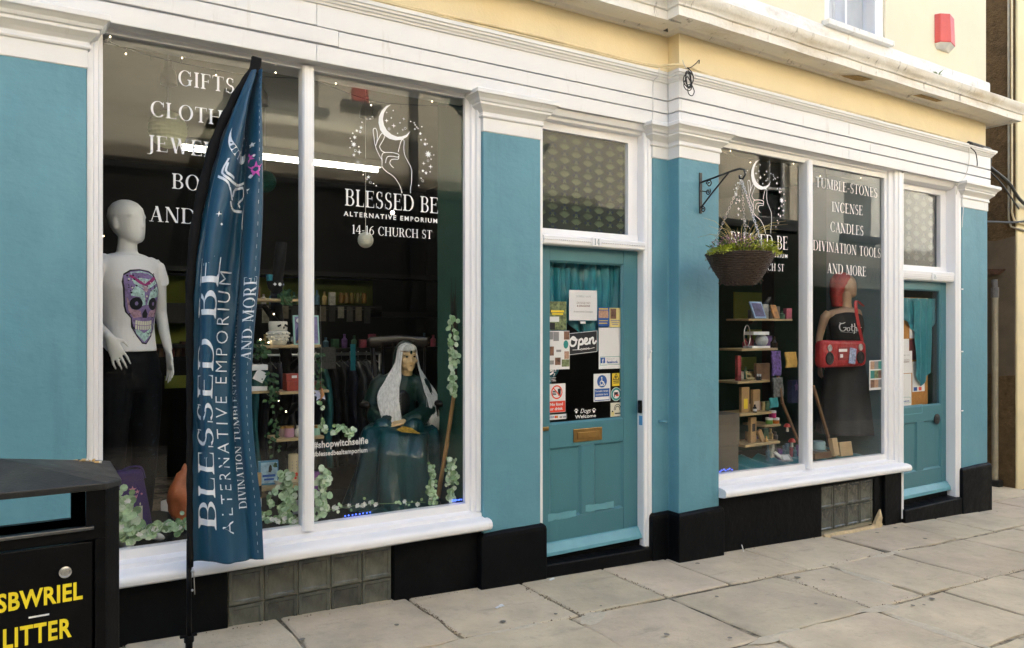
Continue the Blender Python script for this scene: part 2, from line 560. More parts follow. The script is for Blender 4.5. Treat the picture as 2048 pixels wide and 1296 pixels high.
    G['N'] = (0.86, V(0.10, w=0.045) + V(0.70, w=0.045, s=2) + dg(0.60, 0.0, 0.08, 1.0, 0.15))
    G['U'] = (0.84, V(0.10, 0.3, 1, 2) + V(0.69, 0.3, 1, 2, 0.045) + arc(0.418, 0.30, 0.318, 0.32, 180, 360, 0.09, 0.05, 18))
    G['Y'] = (0.76, V(0.31, 0, 0.46, 1) + dg(0.31, 0.42, 0.08, 1.0, 0.14) + dg(0.40, 0.42, 0.62, 1.0, 0.045) + ser(0.0, 0.30, 1, False) + ser(0.53, 0.76, 1, False))
    G['K'] = (0.80, V(0.09) + dg(0.2, 0.40, 0.60, 1.0, 0.05) + dg(0.60, 0, 0.32, 0.56, 0.16) + ser(0.52, 0.8, 1, False) + ser(0.54, 0.84, 0, True))
    G['J'] = (0.42, V(0.18, 0.0, 1, 2) + arc(0.10, -0.02, 0.215, 0.22, -120, 0, 0.13))
    G['1'] = (0.40, V(0.15, s=1) + [[(0.15, 1.0), (0.02, 0.82), (0.15, 0.88)]])
    G['4'] = (0.66, V(0.40, s=1) + H(0.03, 0.64, 0.30, 0.05) + [[(0.40, 1.0), (0.46, 1.0), (0.10, 0.31), (0.04, 0.31)]])
    G['6'] = (0.64, arc(0.32, 0.30, 0.28, 0.31, 0, 360, 0.11, n=24) + arc(0.62, 0.35, 0.58, 0.66, 100, 180, 0.12, 0.05))
    G['8'] = (0.62, arc(0.31, 0.74, 0.23, 0.27, 0, 360, 0.10, n=24) + arc(0.31, 0.26, 0.27, 0.28, 0, 360, 0.11, n=24))
    G['-'] = (0.40, [_rect(0.05, 0.35, 0.36, 0.42)])
    G[' '] = (0.36, [])
    return G


GLYPH = _glyphs()


def serif_polys(s, h=1.0, sx=1.0, track=0.06):
    x = 0.0
    out = []
    for ch in s:
        adv, ps = GLYPH.get(ch, GLYPH[' '])
        for p in ps:
            out.append([((a + x) * h * sx, b * h) for a, b in p])
        x += adv + track
    return out, (x - track) * h * sx


_font_cache = {}


def sans_polys(s, h=1.0, bold=0.0, shear=0.0, track=1.0, sx=1.0):
    """outlines of Blender's own built-in typeface, cap height h"""
    key = (s, round(bold, 4), round(shear, 3), round(track, 3))
    if key not in _font_cache:
        cu = bpy.data.curves.new('type', 'FONT')
        cu.body = s
        cu.size = 1.0
        cu.offset = bold
        cu.shear = shear
        cu.space_character = track
        cu.resolution_u = 3
        ob = bpy.data.objects.new('type', cu)
        COL.objects.link(ob)
        bpy.context.view_layer.update()
        dg = bpy.context.evaluated_depsgraph_get()
        me = bpy.data.meshes.new_from_object(ob.evaluated_get(dg))
        vs = [(v.co.x, v.co.y) for v in me.vertices]
        ps = [[vs[i] for i in p.vertices] for p in me.polygons]
        bpy.data.objects.remove(ob)
        bpy.data.curves.remove(cu)
        bpy.data.meshes.remove(me)
        _font_cache[key] = ps
    ps = _font_cache[key]
    if not ps:
        return [], 0.0
    k = h / 0.70
    x0 = min(a for p in ps for a, b in p)
    x1 = max(a for p in ps for a, b in p)
    return [[((a - x0) * k * sx, b * k) for a, b in p] for p in ps], (x1 - x0) * k * sx


def stroke_polys(pts, w, close=False):
    """a line of constant width as quads"""
    out = []
    P = [Vector(p) for p in pts]
    if close:
        P = P + [P[0]]
    for i in range(len(P) - 1):
        d = (P[i + 1] - P[i])
        if d.length < 1e-7:
            continue
        d.normalize()
        n = Vector((-d.y, d.x)) * w * 0.5
        e = d * w * 0.25
        out.append([tuple(P[i] - n - e), tuple(P[i + 1] - n + e), tuple(P[i + 1] + n + e), tuple(P[i] + n - e)])
    return out


def spline(pts, k=6):
    """Catmull-Rom through 2D or 3D points"""
    P = [Vector(p) for p in pts]
    P = [P[0] * 2 - P[1]] + P + [P[-1] * 2 - P[-2]]
    out = []
    for i in range(1, len(P) - 2):
        for j in range(k):
            t = j / k
            out.append(0.5 * ((2 * P[i]) + (P[i + 1] - P[i - 1]) * t + (2 * P[i - 1] - 5 * P[i] + 4 * P[i + 1] - P[i + 2]) * t * t + (3 * P[i] - P[i - 1] - 3 * P[i + 1] + P[i + 2]) * t ** 3))
    out.append(P[-2])
    return [tuple(p) for p in out]


def star_poly(cx, cy, r, n=4, q=0.25, rot=0.0):
    return [(cx + (r if k % 2 == 0 else r * q) * math.sin(math.pi * k / n + rot), cy + (r if k % 2 == 0 else r * q) * math.cos(math.pi * k / n + rot)) for k in range(2 * n)]


def disc_poly(cx, cy, r, n=10):
    return [(cx + r * math.cos(2 * math.pi * k / n), cy + r * math.sin(2 * math.pi * k / n)) for k in range(n)]


def ring_polys(cx, cy, r, w, n=12, rx=1.0):
    o = []
    for k in range(n):
        a, b = 2 * math.pi * k / n, 2 * math.pi * (k + 1) / n
        o.append([(cx + rx * r * math.cos(a), cy + r * math.sin(a)), (cx + rx * r * math.cos(b), cy + r * math.sin(b)), (cx + rx * (r - w) * math.cos(b), cy + (r - w) * math.sin(b)), (cx + rx * (r - w) * math.cos(a), cy + (r - w) * math.sin(a))])
    return o


def shift(ps, dx, dy, k=1.0):
    return [[(a * k + dx, b * k + dy) for a, b in p] for p in ps]


def print_obj(name, polys, fn, material, parent, mats=None):
    """flat print: 2D polygons laid on a surface by fn(x, y) -> 3D; polys may be (material index, polygon)"""
    mb = MB()
    for i, p in enumerate(polys):
        if mats is not None:
            mb.mi, p = p
        e = 1.2e-5 * (i % 40)      # overlapping strokes must not share one plane
        mb.add([(q[0], q[1] - e, q[2]) for q in (fn(a, b) for a, b in p)], [tuple(range(len(p)))])
    me_o = mb.build(name, mats if mats is not None else material, parent)
    return me_o


def center(ps, w, cx, y):
    return [[(a + cx - w / 2, b + y) for a, b in p] for p in ps]

# ------------------------------------------------------------------ the street: sloping bed and paving stones
def sweep(mb, prof, path, close=True):
    """(out, z) outline carried along an (x, y) plan line with mitred corners"""
    P = [Vector(p) for p in path]
    k = len(prof)
    vs = []
    for i, p in enumerate(P):
        ns = []
        for a, b in ((i - 1, i), (i, i + 1)):
            if 0 <= a and b < len(P):
                d = (P[b] - P[a]).normalized()
                ns.append(Vector((d.y, -d.x)))
        n = ns[0] if len(ns) == 1 else (ns[0] + ns[1]) / (1 + ns[0].dot(ns[1]))
        vs += [(p.x + n.x * o, p.y + n.y * o, z) for o, z in prof]
    fs = []
    for i in range(len(P) - 1):
        for j in range(k if close else k - 1):
            a, b = i * k + j, i * k + (j + 1) % k
            fs.append((a, b, b + k, a + k))
    if close:
        fs += [tuple(range(k))[::-1], tuple((len(P) - 1) * k + j for j in range(k))]
    mb.add(vs, fs)
    return mb


mb = MB()
mb.add([(-40, -40, gz(-40) - 0.010), (50, -40, gz(50) - 0.010), (50, 12, gz(50) - 0.010), (-40, 12, gz(-40) - 0.010)], [(0, 1, 2, 3)])
pavement = tag(mb.build('pavement', M_JOINT), kind='structure')


def paving_stone(u0, u1, y0, y1, seed, parent):
    rd = random.Random(seed)
    g = 0.002 + rd.random() * 0.005
    dz = rd.uniform(-0.003, 0.004)
    tx, ty = rd.uniform(-0.005, 0.005), rd.uniform(-0.006, 0.006)
    cu, cy = (u0 + u1) / 2, (y0 + y1) / 2

    def edge(ax, ay, bx, by, n):
        o = []
        for i in range(n):
            t = i / n
            x, y = ax + (bx - ax) * t, ay + (by - ay) * t
            if i:
                dx, dy = bx - ax, by - ay
                l = math.hypot(dx, dy)
                k = rd.gauss(0, 0.006)
                x += -dy / l * k
                y += dx / l * k
            o.append((x, y))
        return o
    j = [rd.uniform(0, 0.009) for _ in range(8)]
    c = [(u0 + g + j[0], y0 + g + j[1]), (u1 - g - j[2], y0 + g + j[3]), (u1 - g - j[4], y1 - g - j[5]), (u0 + g + j[6], y1 - g - j[7])]
    nu = max(2, int((u1 - u0) / 0.13))
    ny = max(2, int((y1 - y0) / 0.13))
    ring = []
    for a, b, n in ((0, 1, nu), (1, 2, ny), (2, 3, nu), (3, 0, ny)):
        e = edge(*c[a], *c[b], n)
        if rd.random() < 0.7:
            e[0] = (e[0][0] + (cu - e[0][0]) * 0.03 * rd.random(), e[0][1] + (cy - e[0][1]) * 0.03 * rd.random())
        ring += e
    k = len(ring)

    def zz(x, y):
        return gz(x) + dz + tx * (x - cu) + ty * (y - cy) + 0.004 * noise.noise(Vector((x * 2.3, y * 2.3, 1)))
    low = [(x, y, gz(x) - 0.03) for x, y in ring]
    mid = [(x, y, zz(x, y) - 0.005) for x, y in ring]
    top = [(x + (cu - x) * 0.012 / max(0.2, (u1 - u0) / 2), y + (cy - y) * 0.012 / max(0.2, (y1 - y0) / 2), zz(x, y)) for x, y in ring]
    m = MB()
    fs = []
    for r in range(2):
        for i in range(k):
            a, b = r * k + i, r * k + (i + 1) % k
            fs.append((a, b, b + k, a + k))
    fs.append(tuple(2 * k + i for i in range(k)))
    m.add(low + mid + top, fs)
    return m.build('paving_stone', M_STONE, parent)


rows = [
    (0.10, -0.64, [-3.0, -2.1, -1.3, -0.45, 0.38, 1.12, 1.85, 2.58, 3.24, 3.80, 4.55, 5.55, 6.50, 7.10, 7.85, 8.6, 9.5, 10.4, 11.3, 12.3]),
    (-0.64, -1.34, [-3.2, -2.2, -1.2, -0.3, 0.7, 1.55, 2.5, 3.25, 4.22, 4.76, 5.52, 6.55, 7.4, 8.25, 9.1, 9.9, 10.8, 11.8]),
    (-1.34, -1.98, [-3.0, -2.0, -1.1, -0.2, 0.5, 1.5, 2.3, 3.28, 4.19, 4.95, 5.75, 6.75, 7.55, 8.5, 9.4, 10.4, 11.6]),
    (-1.98, -2.70, [-3.0, -1.8, -0.9, 0.1, 1.0, 1.9, 2.7, 3.7, 4.5, 5.5, 6.3, 7.2, 8.1, 9.2, 10.3, 11.5]),
    (-2.70, -3.40, [-3.0, -2.2, -1.2, -0.3, 0.6, 1.4, 2.4, 3.3, 4.2, 5.0, 6.0, 7.0, 7.9, 8.9, 10.0, 11.2]),
    (-3.40, -4.15, [-3.0, -2.0, -1.0, 0.0, 0.9, 1.8, 2.9, 3.8, 4.8, 5.7, 6.7, 7.7, 8.8, 9.9, 11.0]),
    (-4.15, -4.90, [-3.0, -2.1, -1.2, -0.2, 0.8, 1.7, 2.6, 3.6, 4.6, 5.6, 6.6, 7.6, 8.6, 9.6, 10.8]),
    (-4.90, -5.70, [-3.0, -2.0, -1.0, 0.0, 1.0, 1.9, 3.0, 4.0, 5.0, 6.0, 7.0, 8.0, 9.0, 10.0, 11.0]),
    (0.10, 0.75, [8.10, 8.75, 9.75]), (0.75, 1.5, [8.10, 9.0, 9.75]), (1.5, 2.4, [8.10, 8.8, 9.75]),
]
sd = 11
for (ya, yb, us) in rows:
    for i in range(len(us) - 1):
        sd += 1
        jit = random.uniform(-0.05, 0.05) if ya < 0 else 0
        paving_stone(us[i], us[i + 1], min(ya, yb), max(ya, yb), sd, pavement)

mb = MB()
rd = random.Random(15)
for i in range(70):
    x, y, r = rd.uniform(-0.5, 9), rd.uniform(-2.6, -0.15), rd.uniform(0.008, 0.02)
    mb.add([(x + r * rd.uniform(0.7, 1.2) * math.cos(k * 0.785), y + r * rd.uniform(0.7, 1.2) * math.sin(k * 0.785), gz(x) + 0.0095) for k in range(8)], [tuple(range(8))])
tag(mb.build('gum_spots', mat('trodden_gum', (0.17, 0.155, 0.125), 0.8, 0.3, 20), None), 'dark trodden spots of old gum dotted over the paving', 'gum', kind='stuff')
M_PATCH = mat('pale_mortar_patch', (0.50, 0.44, 0.33), 0.95, 0.15, 20, 0.8, 70)
for (x, y, l, w_, a) in ((2.05, -0.66, 0.26, 0.045, 0.05), (2.62, -0.70, 0.13, 0.06, 0.4), (3.30, -1.36, 0.22, 0.04, 0.1), (4.25, -1.36, 0.20, 0.05, -0.1), (4.75, -0.95, 0.05, 0.22, 0.05), (5.5, -0.66, 0.3, 0.035, 0.02), (4.2, -1.75, 0.05, 0.3, 0.0), (1.86, -1.0, 0.04, 0.2, 0.05)):
    m = MB()
    n = 16
    m.add([(x + (l * math.cos(k * 6.283 / n)) * rd.uniform(0.75, 1.1), y + a * l * math.cos(k * 6.283 / n) + w_ * math.sin(k * 6.283 / n) * rd.uniform(0.6, 1.2), gz(x + l * math.cos(k * 6.283 / n)) + 0.001) for k in range(n)] + [(x, y, gz(x) + 0.007)], [(k, (k + 1) % n, n) for k in range(n)])
    m.build('mortar_patch', M_PATCH, pavement)
# grit lying in the joints
mb = MB()
rd = random.Random(5)
for (ua, ya, ub, yb, n) in ((1.85, -0.08, 1.86, -0.7, 150), (2.58, -0.1, 2.58, -0.7, 90), (2.0, -0.65, 2.9, -0.64, 50), (3.24, -0.1, 3.24, -0.6, 60), (4.24, -0.64, 4.22, -1.3, 40), (4.2, -1.34, 6.0, -1.33, 60), (3.0, -0.64, 6.0, -0.63, 60), (0.4, 0.0, 2.3, 0.0, 60), (4.3, -0.1, 7.5, -0.1, 60)):
    for i in range(n):
        t = rd.random()
        x, y, r = ua + (ub - ua) * t + rd.gauss(0, 0.012), ya + (yb - ya) * t + rd.gauss(0, 0.012), rd.uniform(0.0015, 0.005)
        mb.add([(x - r, y, gz(x)), (x + r, y - r, gz(x)), (x, y + r, gz(x)), (x, y, gz(x) + r * 1.3)], [(0, 1, 3), (1, 2, 3), (2, 0, 3), (0, 2, 1)])
tag(mb.build('joint_grit', mat('brown_grit', (0.16, 0.11, 0.07), 0.9, 0.5, 50)), 'brown grit and crumbs lying in the paving joints', 'grit', kind='stuff')

# ------------------------------------------------------------------ the shop building
shop = empty('shop_building', (3.5, 0, 0), 'painted corner shop with blue pilasters, white fascia and yellow upper wall', 'building')
UC, UR, YB = 3.856, 8.08, -0.108
PLAN = [(-4.0, 0), (UC, 0), (UC, YB), (UR, YB), (UR, 0.8)]


def off(path, d):
    """the facade plan line moved outwards"""
    o = []
    for (x, y) in path:
        o.append((x - (d if abs(x - UC) < 1e-6 else 0) + (d if abs(x - UR) < 1e-6 else 0), y - (d if y < 0.5 else 0)))
    return o


# walls behind
M_OPGR = mat('dark_block_roof', (0.05, 0.05, 0.055), 0.8, 0.2, 4)
mb = MB()
sweep(mb, [(-0.012, 3.32), (-0.012, 3.70), (-0.4, 3.70), (-0.4, 3.32)], PLAN)
mb.build('yellow_wall', M_YEL, shop, shear=True)
mb = MB()
sweep(mb, [(-0.01, 3.70), (-0.01, 7.4), (-0.4, 7.4), (-0.4, 3.70)], [(-16, 0), (UC, 0), (UC, YB), (5.50, YB)])  # far left run lies out of view, extended to block the sun
sweep(mb, [(-0.01, 3.70), (-0.01, 7.4), (-0.4, 7.4), (-0.4, 3.70)], [(6.35, YB), (UR, YB), (UR, 5.0)])
mb.box(5.50, 6.35, YB + 0.01, 0.3, 3.70, 4.10)
mb.box(5.50, 6.35, YB + 0.01, 0.3, 5.60, 7.4)
mb.box(-16, UR - 0.01, 4.65, 4.9, 3.31, 7.4)  # unseen back wall, added to stop sun shining through the upper storey
mb.build('upper_wall', M_YELUP, shop, shear=True)
mb = MB()
mb.box(UR - 0.3, UR - 0.004, -0.05, 5.0, -0.6, 3.68)
mb.build('side_wall', M_BROWN, shop)
mb = MB()
mb.box(-16, UR, -0.1, 5.0, 7.4, 7.6)  # unseen roof, added to keep sun out of the open upper storey
mb.build('sun_block_roof', M_OPGR, shop)
mb = MB()
mb.box(-16, -3.99, 0.01, 0.4, -0.5, 3.70)  # plain unseen extension, added to hold the sun off the street
mb.build('sun_block_wall', M_BLUE, shop)

# cornice and blocking course, subdivided so that its edges can be uneven
CP = [(-0.02, 3.652), (0.03, 3.648), (0.045, 3.664), (0.20, 3.668), (0.205, 3.655), (0.215, 3.655), (0.218, 3.715), (0.232, 3.72), (0.236, 3.735), (0.252, 3.748), (0.272, 3.772), (0.278, 3.80), (0.262, 3.812), (0.15, 3.838), (0.0, 3.862), (-0.05, 3.862)]
mb = MB()


def fine(path, step=0.09):
    o = [path[0]]
    for a, b in zip(path, path[1:]):
        n = max(1, int(math.hypot(b[0] - a[0], b[1] - a[1]) / step))
        o += [(a[0] + (b[0] - a[0]) * i / n, a[1] + (b[1] - a[1]) * i / n) for i in range(1, n + 1)]
    return o


sweep(mb, CP, [(-4.0, 0)] + fine([(1.6, 0), (UC, 0)])[0:] + fine([(UC, 0), (UC, YB)], 0.2)[1:] + fine([(UC, YB), (UR, YB)])[1:] + [(UR, 0.8)])
mb.build('cornice', M_CORN, shop, smooth='auto', shear=True, wob=0.0035)
mb = MB()
sweep(mb, [(-0.02, 3.80), (0.012, 3.80), (0.012, 4.045), (0.006, 4.062), (-0.02, 4.065)], [(-4.0, 0)] + fine([(1.6, 0), (UC, 0)]) + fine([(UC, 0), (UC, YB)], 0.2)[1:] + fine([(UC, YB), (UR + 0.02, YB)])[1:])
mb.build('blocking_course', M_CORN, shop, smooth='auto', shear=True, wob=0.008)
# worn patch under the soffit
mb = MB()
mb.add([(5.62, YB - 0.05, 3.662), (5.74, YB - 0.13, 3.662), (5.93, YB - 0.14, 3.662), (5.90, YB - 0.06, 3.662), (5.78, YB - 0.03, 3.662)], [(0, 1, 2, 3, 4)])
mb.build('bare_patch', mat('bare_render', (0.33, 0.23, 0.11), 0.95, 0.4, 20, 0.6, 40), shop, shear=True)
mb = MB()
mb.add([(6.62, YB - 0.08, 3.661), (6.98, YB - 0.09, 3.661), (7.0, YB - 0.14, 3.661), (6.65, YB - 0.14, 3.661)], [(0, 1, 2, 3)])
mb.build('bare_patch', mat('bare_render', (0.33, 0.23, 0.11), 0.95, 0.4, 20, 0.6, 40), shop, shear=True)

# fascia: core, boards one by one, crown moulding
mb = MB()
sweep(mb, [(0.0, 3.004), (0.0, 3.345), (-0.3, 3.345), (-0.3, 3.004)], PLAN[:-1] + [(UR, 0.5)])
fascia = mb.build('fascia', M_WHITE, shop, shear=True)
hs = [(3.0, 3.0915), (3.0985, 3.182), (3.189, 3.312)]
for k, (za, zb) in enumerate(hs):
    for (x0, x1, dz) in ((-4.0, 1.30 + 0.12 * (k % 2), 0.004), (1.3008 + 0.12 * (k % 2), UC - 0.0215, 0.0)):
        b = MB()
        b.box(x0, x1, -0.021, -0.001, za + dz * (k > 0), zb + dz * (k > 0))
        b.build('fascia_board', M_WHITE, fascia, bevel=0.004)
    b = MB()
    b.box(UC - 0.021, UC - 0.001, YB - 0.021, -0.0215, za, zb)
    b.build('fascia_board', M_WHITE, fascia, bevel=0.004, shear=True)
    for (x0, x1) in ((UC - 0.0005, 5.78 + 0.3 * (k == 1)), (5.7808 + 0.3 * (k == 1), UR + 0.021)):
        b = MB()
        b.box(x0, x1, YB - 0.0205, YB - 0.001, za + 0.001, zb - 0.001)
        b.build('fascia_board', M_WHITE, fascia, bevel=0.004, shear=True)
mb = MB()
sweep(mb, [(0.0, 3.306), (0.030, 3.308), (0.034, 3.322), (0.040, 3.322), (0.044, 3.334), (0.054, 3.338), (0.056, 3.350), (0.064, 3.353), (0.066, 3.372), (0.0, 3.382)], fine([(-4, 0), (UC, 0)], 0.3) + fine([(UC, 0), (UC, YB)], 1)[1:] + fine([(UC, YB), (UR, YB)], 0.3)[1:] + [(UR, 0.4)])
mb.build('crown_moulding', M_WHITE, shop, smooth='auto', shear=True, wob=0.003)
# dirt caught on top of the crown moulding
mb = MB()
rd = random.Random(3)
for i in range(260):
    x = rd.uniform(0.8, 8.0)
    yy = (0 if x < UC else YB) - rd.uniform(0.0, 0.05)
    r = rd.uniform(0.004, 0.02)
    z = 3.378
    mb.add([(x - r * 2, yy, z - 0.004), (x + r * 2, yy - 0.01, z - 0.004), (x + r, yy + 0.012, z - 0.004), (x, yy, z + r * 0.3)], [(0, 1, 3), (1, 2, 3), (2, 0, 3), (0, 2, 1)])
o = mb.build('ledge_dirt', M_DEBRIS, shop, shear=True)
o['kind'] = 'stuff'

# pilasters
CAP = [(0.0, 2.775), (0.006, 2.779), (0.006, 2.858), (0.014, 2.861), (0.017, 2.869), (0.014, 2.877), (0.012, 2.892), (0.026, 2.908), (0.042, 2.922), (0.050, 2.928), (0.050, 2.942), (0.058, 2.946), (0.064, 2.962), (0.080, 2.978), (0.090, 2.984), (0.090, 3.006), (0.084, 3.014), (0.0, 3.03), (-0.03, 3.03), (-0.03, 2.775)]


def pilaster(path, ztop_plinth, cap_path=None, core=None):
    o = MB()
    sweep(o, [(0, ztop_plinth - 0.05), (0, 2.785), (-0.02, 2.785), (-0.02, ztop_plinth - 0.05)], path)
    if core:
        o.box(*core, ztop_plinth - 0.05, 2.785)
    p = o.build('pilaster', M_BLUE, shop, bevel=0.007, shear=True, segs=3)
    c = MB()
    sweep(c, CAP, cap_path or path)
    c.build('capital', M_WHITE, p, bevel=0.002, shear=True, wob=0.004)
    q = MB()
    zt = ztop_plinth
    sweep(q, [(-0.01, -0.7), (0.03, -0.7), (0.03, zt - 0.035), (0.026, zt - 0.015), (0.012, zt), (-0.01, zt + 0.002)], fine(path, 0.12))
    q.build('plinth', M_BLACK, p, bevel=0.006, wob=0.008)
    return p


pilaster([(-4.0, 0), (0.235, 0), (0.235, 0.08)], 0.37, core=(-4.0, 0.233, 0.012, 0.10))
pilaster([(2.335, 0.085), (2.335, 0), (2.755, 0), (2.755, 0.05)], 0.345, core=(2.337, 2.753, 0.012, 0.085))
pilaster([(3.712, 0.05), (3.712, 0), (UC, 0), (UC, YB), (4.257, YB), (4.257, 0.0)], 0.287, core=(3.714, 4.255, 0.012, 0.05))
pilaster([(7.60, -0.05), (7.60, YB), (UR, YB), (UR, 0.10)], 0.235, core=(7.602, UR - 0.002, YB + 0.012, 0.0))

# ---- left shop window
mb = MB()
mb.profile_z([(0.236, 0.10), (0.236, 0.022), (0.262, 0.022), (0.266, 0.04), (0.284, 0.042), (0.288, 0.062), (0.305, 0.066), (0.305, 0.10)], 0.47, 3.05)
win1 = mb.build('shop_window', M_WHITE2, shop, bevel=0.002)
mb = MB()
mb.profile_z([(2.248, 0.10), (2.248, 0.070), (2.276, 0.066), (2.281, 0.050), (2.303, 0.048), (2.308, 0.030), (2.3345, 0.026), (2.3345, 0.10)], 0.47, 3.05)
mb.build('jamb', M_WHITE2, win1, bevel=0.002)
mb = MB()
mb.profile_x([(0.10, 2.978), (0.070, 2.978), (0.066, 3.022), (0.045, 3.026), (0.043, 3.04), (0.022, 3.044), (0.0, 3.05), (0.10, 3.05)], 0.3055, 2.2475)
mb.build('head', M_WHITE2, win1, bevel=0.002)
mb = MB()
mb.profile_x([(0.16, 3.05), (-0.016, 3.016), (-0.016, 3.0005), (0.02, 3.0005), (0.16, 3.03)], 0.25, 2.33)
mb.build('soffit_bead', M_WHITE, win1, bevel=0.003)
mb = MB()
mb.profile_z([(1.245, 0.12), (1.247, 0.052), (1.255, 0.040), (1.270, 0.036), (1.288, 0.036), (1.303, 0.040), (1.311, 0.052), (1.313, 0.12)], 0.50, 2.99)
mb.build('mullion', M_WHITE2, win1, bevel=0.002)
SILL = [(0.12, 0.530), (0.068, 0.530), (0.066, 0.487), (0.050, 0.480), (0.022, 0.474), (0.018, 0.455), (-0.03, 0.449), (-0.056, 0.443), (-0.068, 0.430), (-0.072, 0.412), (-0.066, 0.394), (-0.050, 0.384), (0.03, 0.378), (0.12, 0.376)]


def sill_tilt(mbo, u0, k):
    mbo.v = [(p[0], p[1], p[2] - k * (p[0] - u0)) for p in mbo.v]
    return mbo


mb = MB()
mb.profile_x(SILL, 0.20, 2.334, n=6)
sill_tilt(mb, 0.5, 0.006).build('sill', M_WHITE2, win1, smooth='auto', wob=0.003)
mb = MB()
mb.profile_x([(p[0], p[1]) for p in SILL if p[0] < 0.0] + [(-0.004, 0.380), (-0.004, 0.45)], 2.334, 2.362)
sill_tilt(mb, 0.5, 0.006).build('sill_end', M_WHITE2, win1, bevel=0.006)
for (x0, x1) in ((0.300, 1.250), (1.308, 2.252)):
    mb = MB()
    mb.box(x0, x1, 0.090, 0.096, 0.515, 2.984)
    mb.build('pane', M_GLASS, win1)

# ---- stall riser with glass blocks under the left window
mb = MB()
zt = 0.381
mb.box(0.20, 0.862, 0.030, 0.3, -0.5, zt)
mb.box(1.760, 2.34, 0.022, 0.3, -0.5, zt)
mb.box(0.862, 1.760, 0.035, 0.3, 0.352, zt)
mb.box(0.862, 1.760, 0.12, 0.3, -0.5, 0.352)
mb.build('stall_riser', M_BLACK, shop, bevel=0.006, wob=0.006)


def block_panel(u0, u1, n, yf, z1, shear):
    w = (u1 - u0) / n
    m = MB()
    m.box(u0 - 0.001, u1 + 0.001, yf + 0.012, yf + 0.07, z1 - 2 * w - 0.03, z1)
    p = m.build('glass_block_panel', M_GROUT, shop, shear=shear)
    src = MB()
    h = w / 2 - 0.004
    q = h - 0.016
    src.add([(-h, 0.06, -h), (h, 0.06, -h), (h, 0.06, h), (-h, 0.06, h), (-h, 0, -h), (h, 0, -h), (h, 0, h), (-h, 0, h), (-q, 0.0, -q), (q, 0.0, -q), (q, 0.0, q), (-q, 0.0, q),
             (-q + .006, 0.005, -q + .006), (q - .006, 0.005, -q + .006), (q - .006, 0.005, q - .006), (-q + .006, 0.005, q - .006)],
            [(0, 1, 5, 4), (1, 2, 6, 5), (2, 3, 7, 6), (3, 0, 4, 7), (4, 5, 9, 8), (5, 6, 10, 9), (6, 7, 11, 10), (7, 4, 8, 11), (8, 9, 13, 12), (9, 10, 14, 13), (10, 11, 15, 14), (11, 8, 12, 15), (12, 13, 14, 15), (0, 3, 2, 1)])
    first = src.build('glass_block', M_GBLOCK, None)
    cnt = 0
    for r in range(2):
        for k in range(n):
            b = first if cnt == 0 else first.copy()
            if cnt:
                COL.objects.link(b)
            cnt += 1
            x = u0 + w * (k + 0.5)
            b.location = (x, yf, z1 - w * (r + 0.5) + (droop(x) if shear else 0))
            b.parent = p


block_panel(0.865, 1.757, 5, 0.045, 0.350, False)

# ---- right shop window
YG2 = -0.02
Z2 = 0.497


def t2(m):
    m.v = [(p[0], p[1], p[2] - 0.019 * (p[0] - 4.36)) for p in m.v]
    return m


mb = MB()
mb.profile_z([(6.430, -0.008), (6.430, -0.040), (6.462, -0.044), (6.467, -0.060), (6.520, -0.064), (6.525, -0.082), (6.560, -0.086), (6.565, -0.098), (6.605, -0.098), (6.605, 0.0)], 0.405, 3.03)
win2 = mb.build('shop_window', M_WHITE2, shop, bevel=0.002, shear=True)
mb = MB()
mb.profile_x([(-0.008, 2.932), (-0.040, 2.932), (-0.044, 2.972), (-0.064, 2.976), (-0.066, 2.99), (-0.088, 2.994), (-0.11, 3.0), (-0.008, 3.03)], 4.2575, 6.4295)
mb.build('head', M_WHITE2, win2, bevel=0.002, shear=True)
mb = MB()
mb.profile_z([(5.325, 0.02), (5.327, -0.062), (5.334, -0.072), (5.350, -0.076), (5.368, -0.076), (5.382, -0.072), (5.389, -0.062), (5.391, 0.02)], 0.455, 2.95)
mb.build('mullion', M_WHITE2, win2, bevel=0.002, shear=True)
SILL2 = [(p[0] - 0.108, p[1] - 0.033 if p[1] > 0.5 else p[1] - 0.035) for p in SILL]
mb = MB()
mb.profile_x(SILL2, 4.2575, 6.605, n=6)
t2(mb).build('sill', M_WHITE2, win2, smooth='auto', wob=0.003)
mb = MB()
mb.profile_x([(p[0], p[1]) for p in SILL2 if p[0] < -0.108] + [(-0.112, 0.345), (-0.112, 0.415)], 6.605, 6.632)
t2(mb).build('sill_end', M_WHITE2, win2, bevel=0.006)
for (x0, x1) in ((4.258, 5.330), (5.388, 6.434)):
    mb = MB()
    mb.box(x0, x1, -0.020, -0.014, 0.46, 2.935)
    mb.build('pane', M_GLASS, win2, shear=True)
mb = MB()
mb.box(4.257, 5.490, -0.078, 0.2, -0.7, 0.345)
mb.box(6.236, 6.36, -0.066, 0.2, -0.7, 0.32)
mb.box(6.36, 6.615, -0.092, 0.2, -0.7, 0.32)
mb.box(5.490, 6.236, -0.070, 0.2, 0.290, 0.33)
mb.box(5.490, 6.236, 0.03, 0.2, -0.7, 0.290)
mb.build('stall_riser', M_BLACK, shop, bevel=0.006, wob=0.006, shear=True)
block_panel(5.494, 6.232, 4, -0.055, 0.288, True)
mb = MB()
mb.tube([(5.50, -0.085, -0.125), (5.75, -0.11, -0.128), (6.0, -0.10, -0.138), (6.22, -0.09, -0.142), (6.30, -0.085, -0.12)], [0.02, 0.022, 0.018, 0.028, 0.03], 8)
mb.tube([(6.24, -0.085, -0.15), (6.285, -0.09, -0.06), (6.30, -0.085, 0.0)], [0.04, 0.03, 0.006], 7)
mb.build('mortar_repair', mat('fresh_sandy_mortar', (0.55, 0.43, 0.25), 0.95, 0.2, 25, 0.8, 60), shop, wob=0.012)


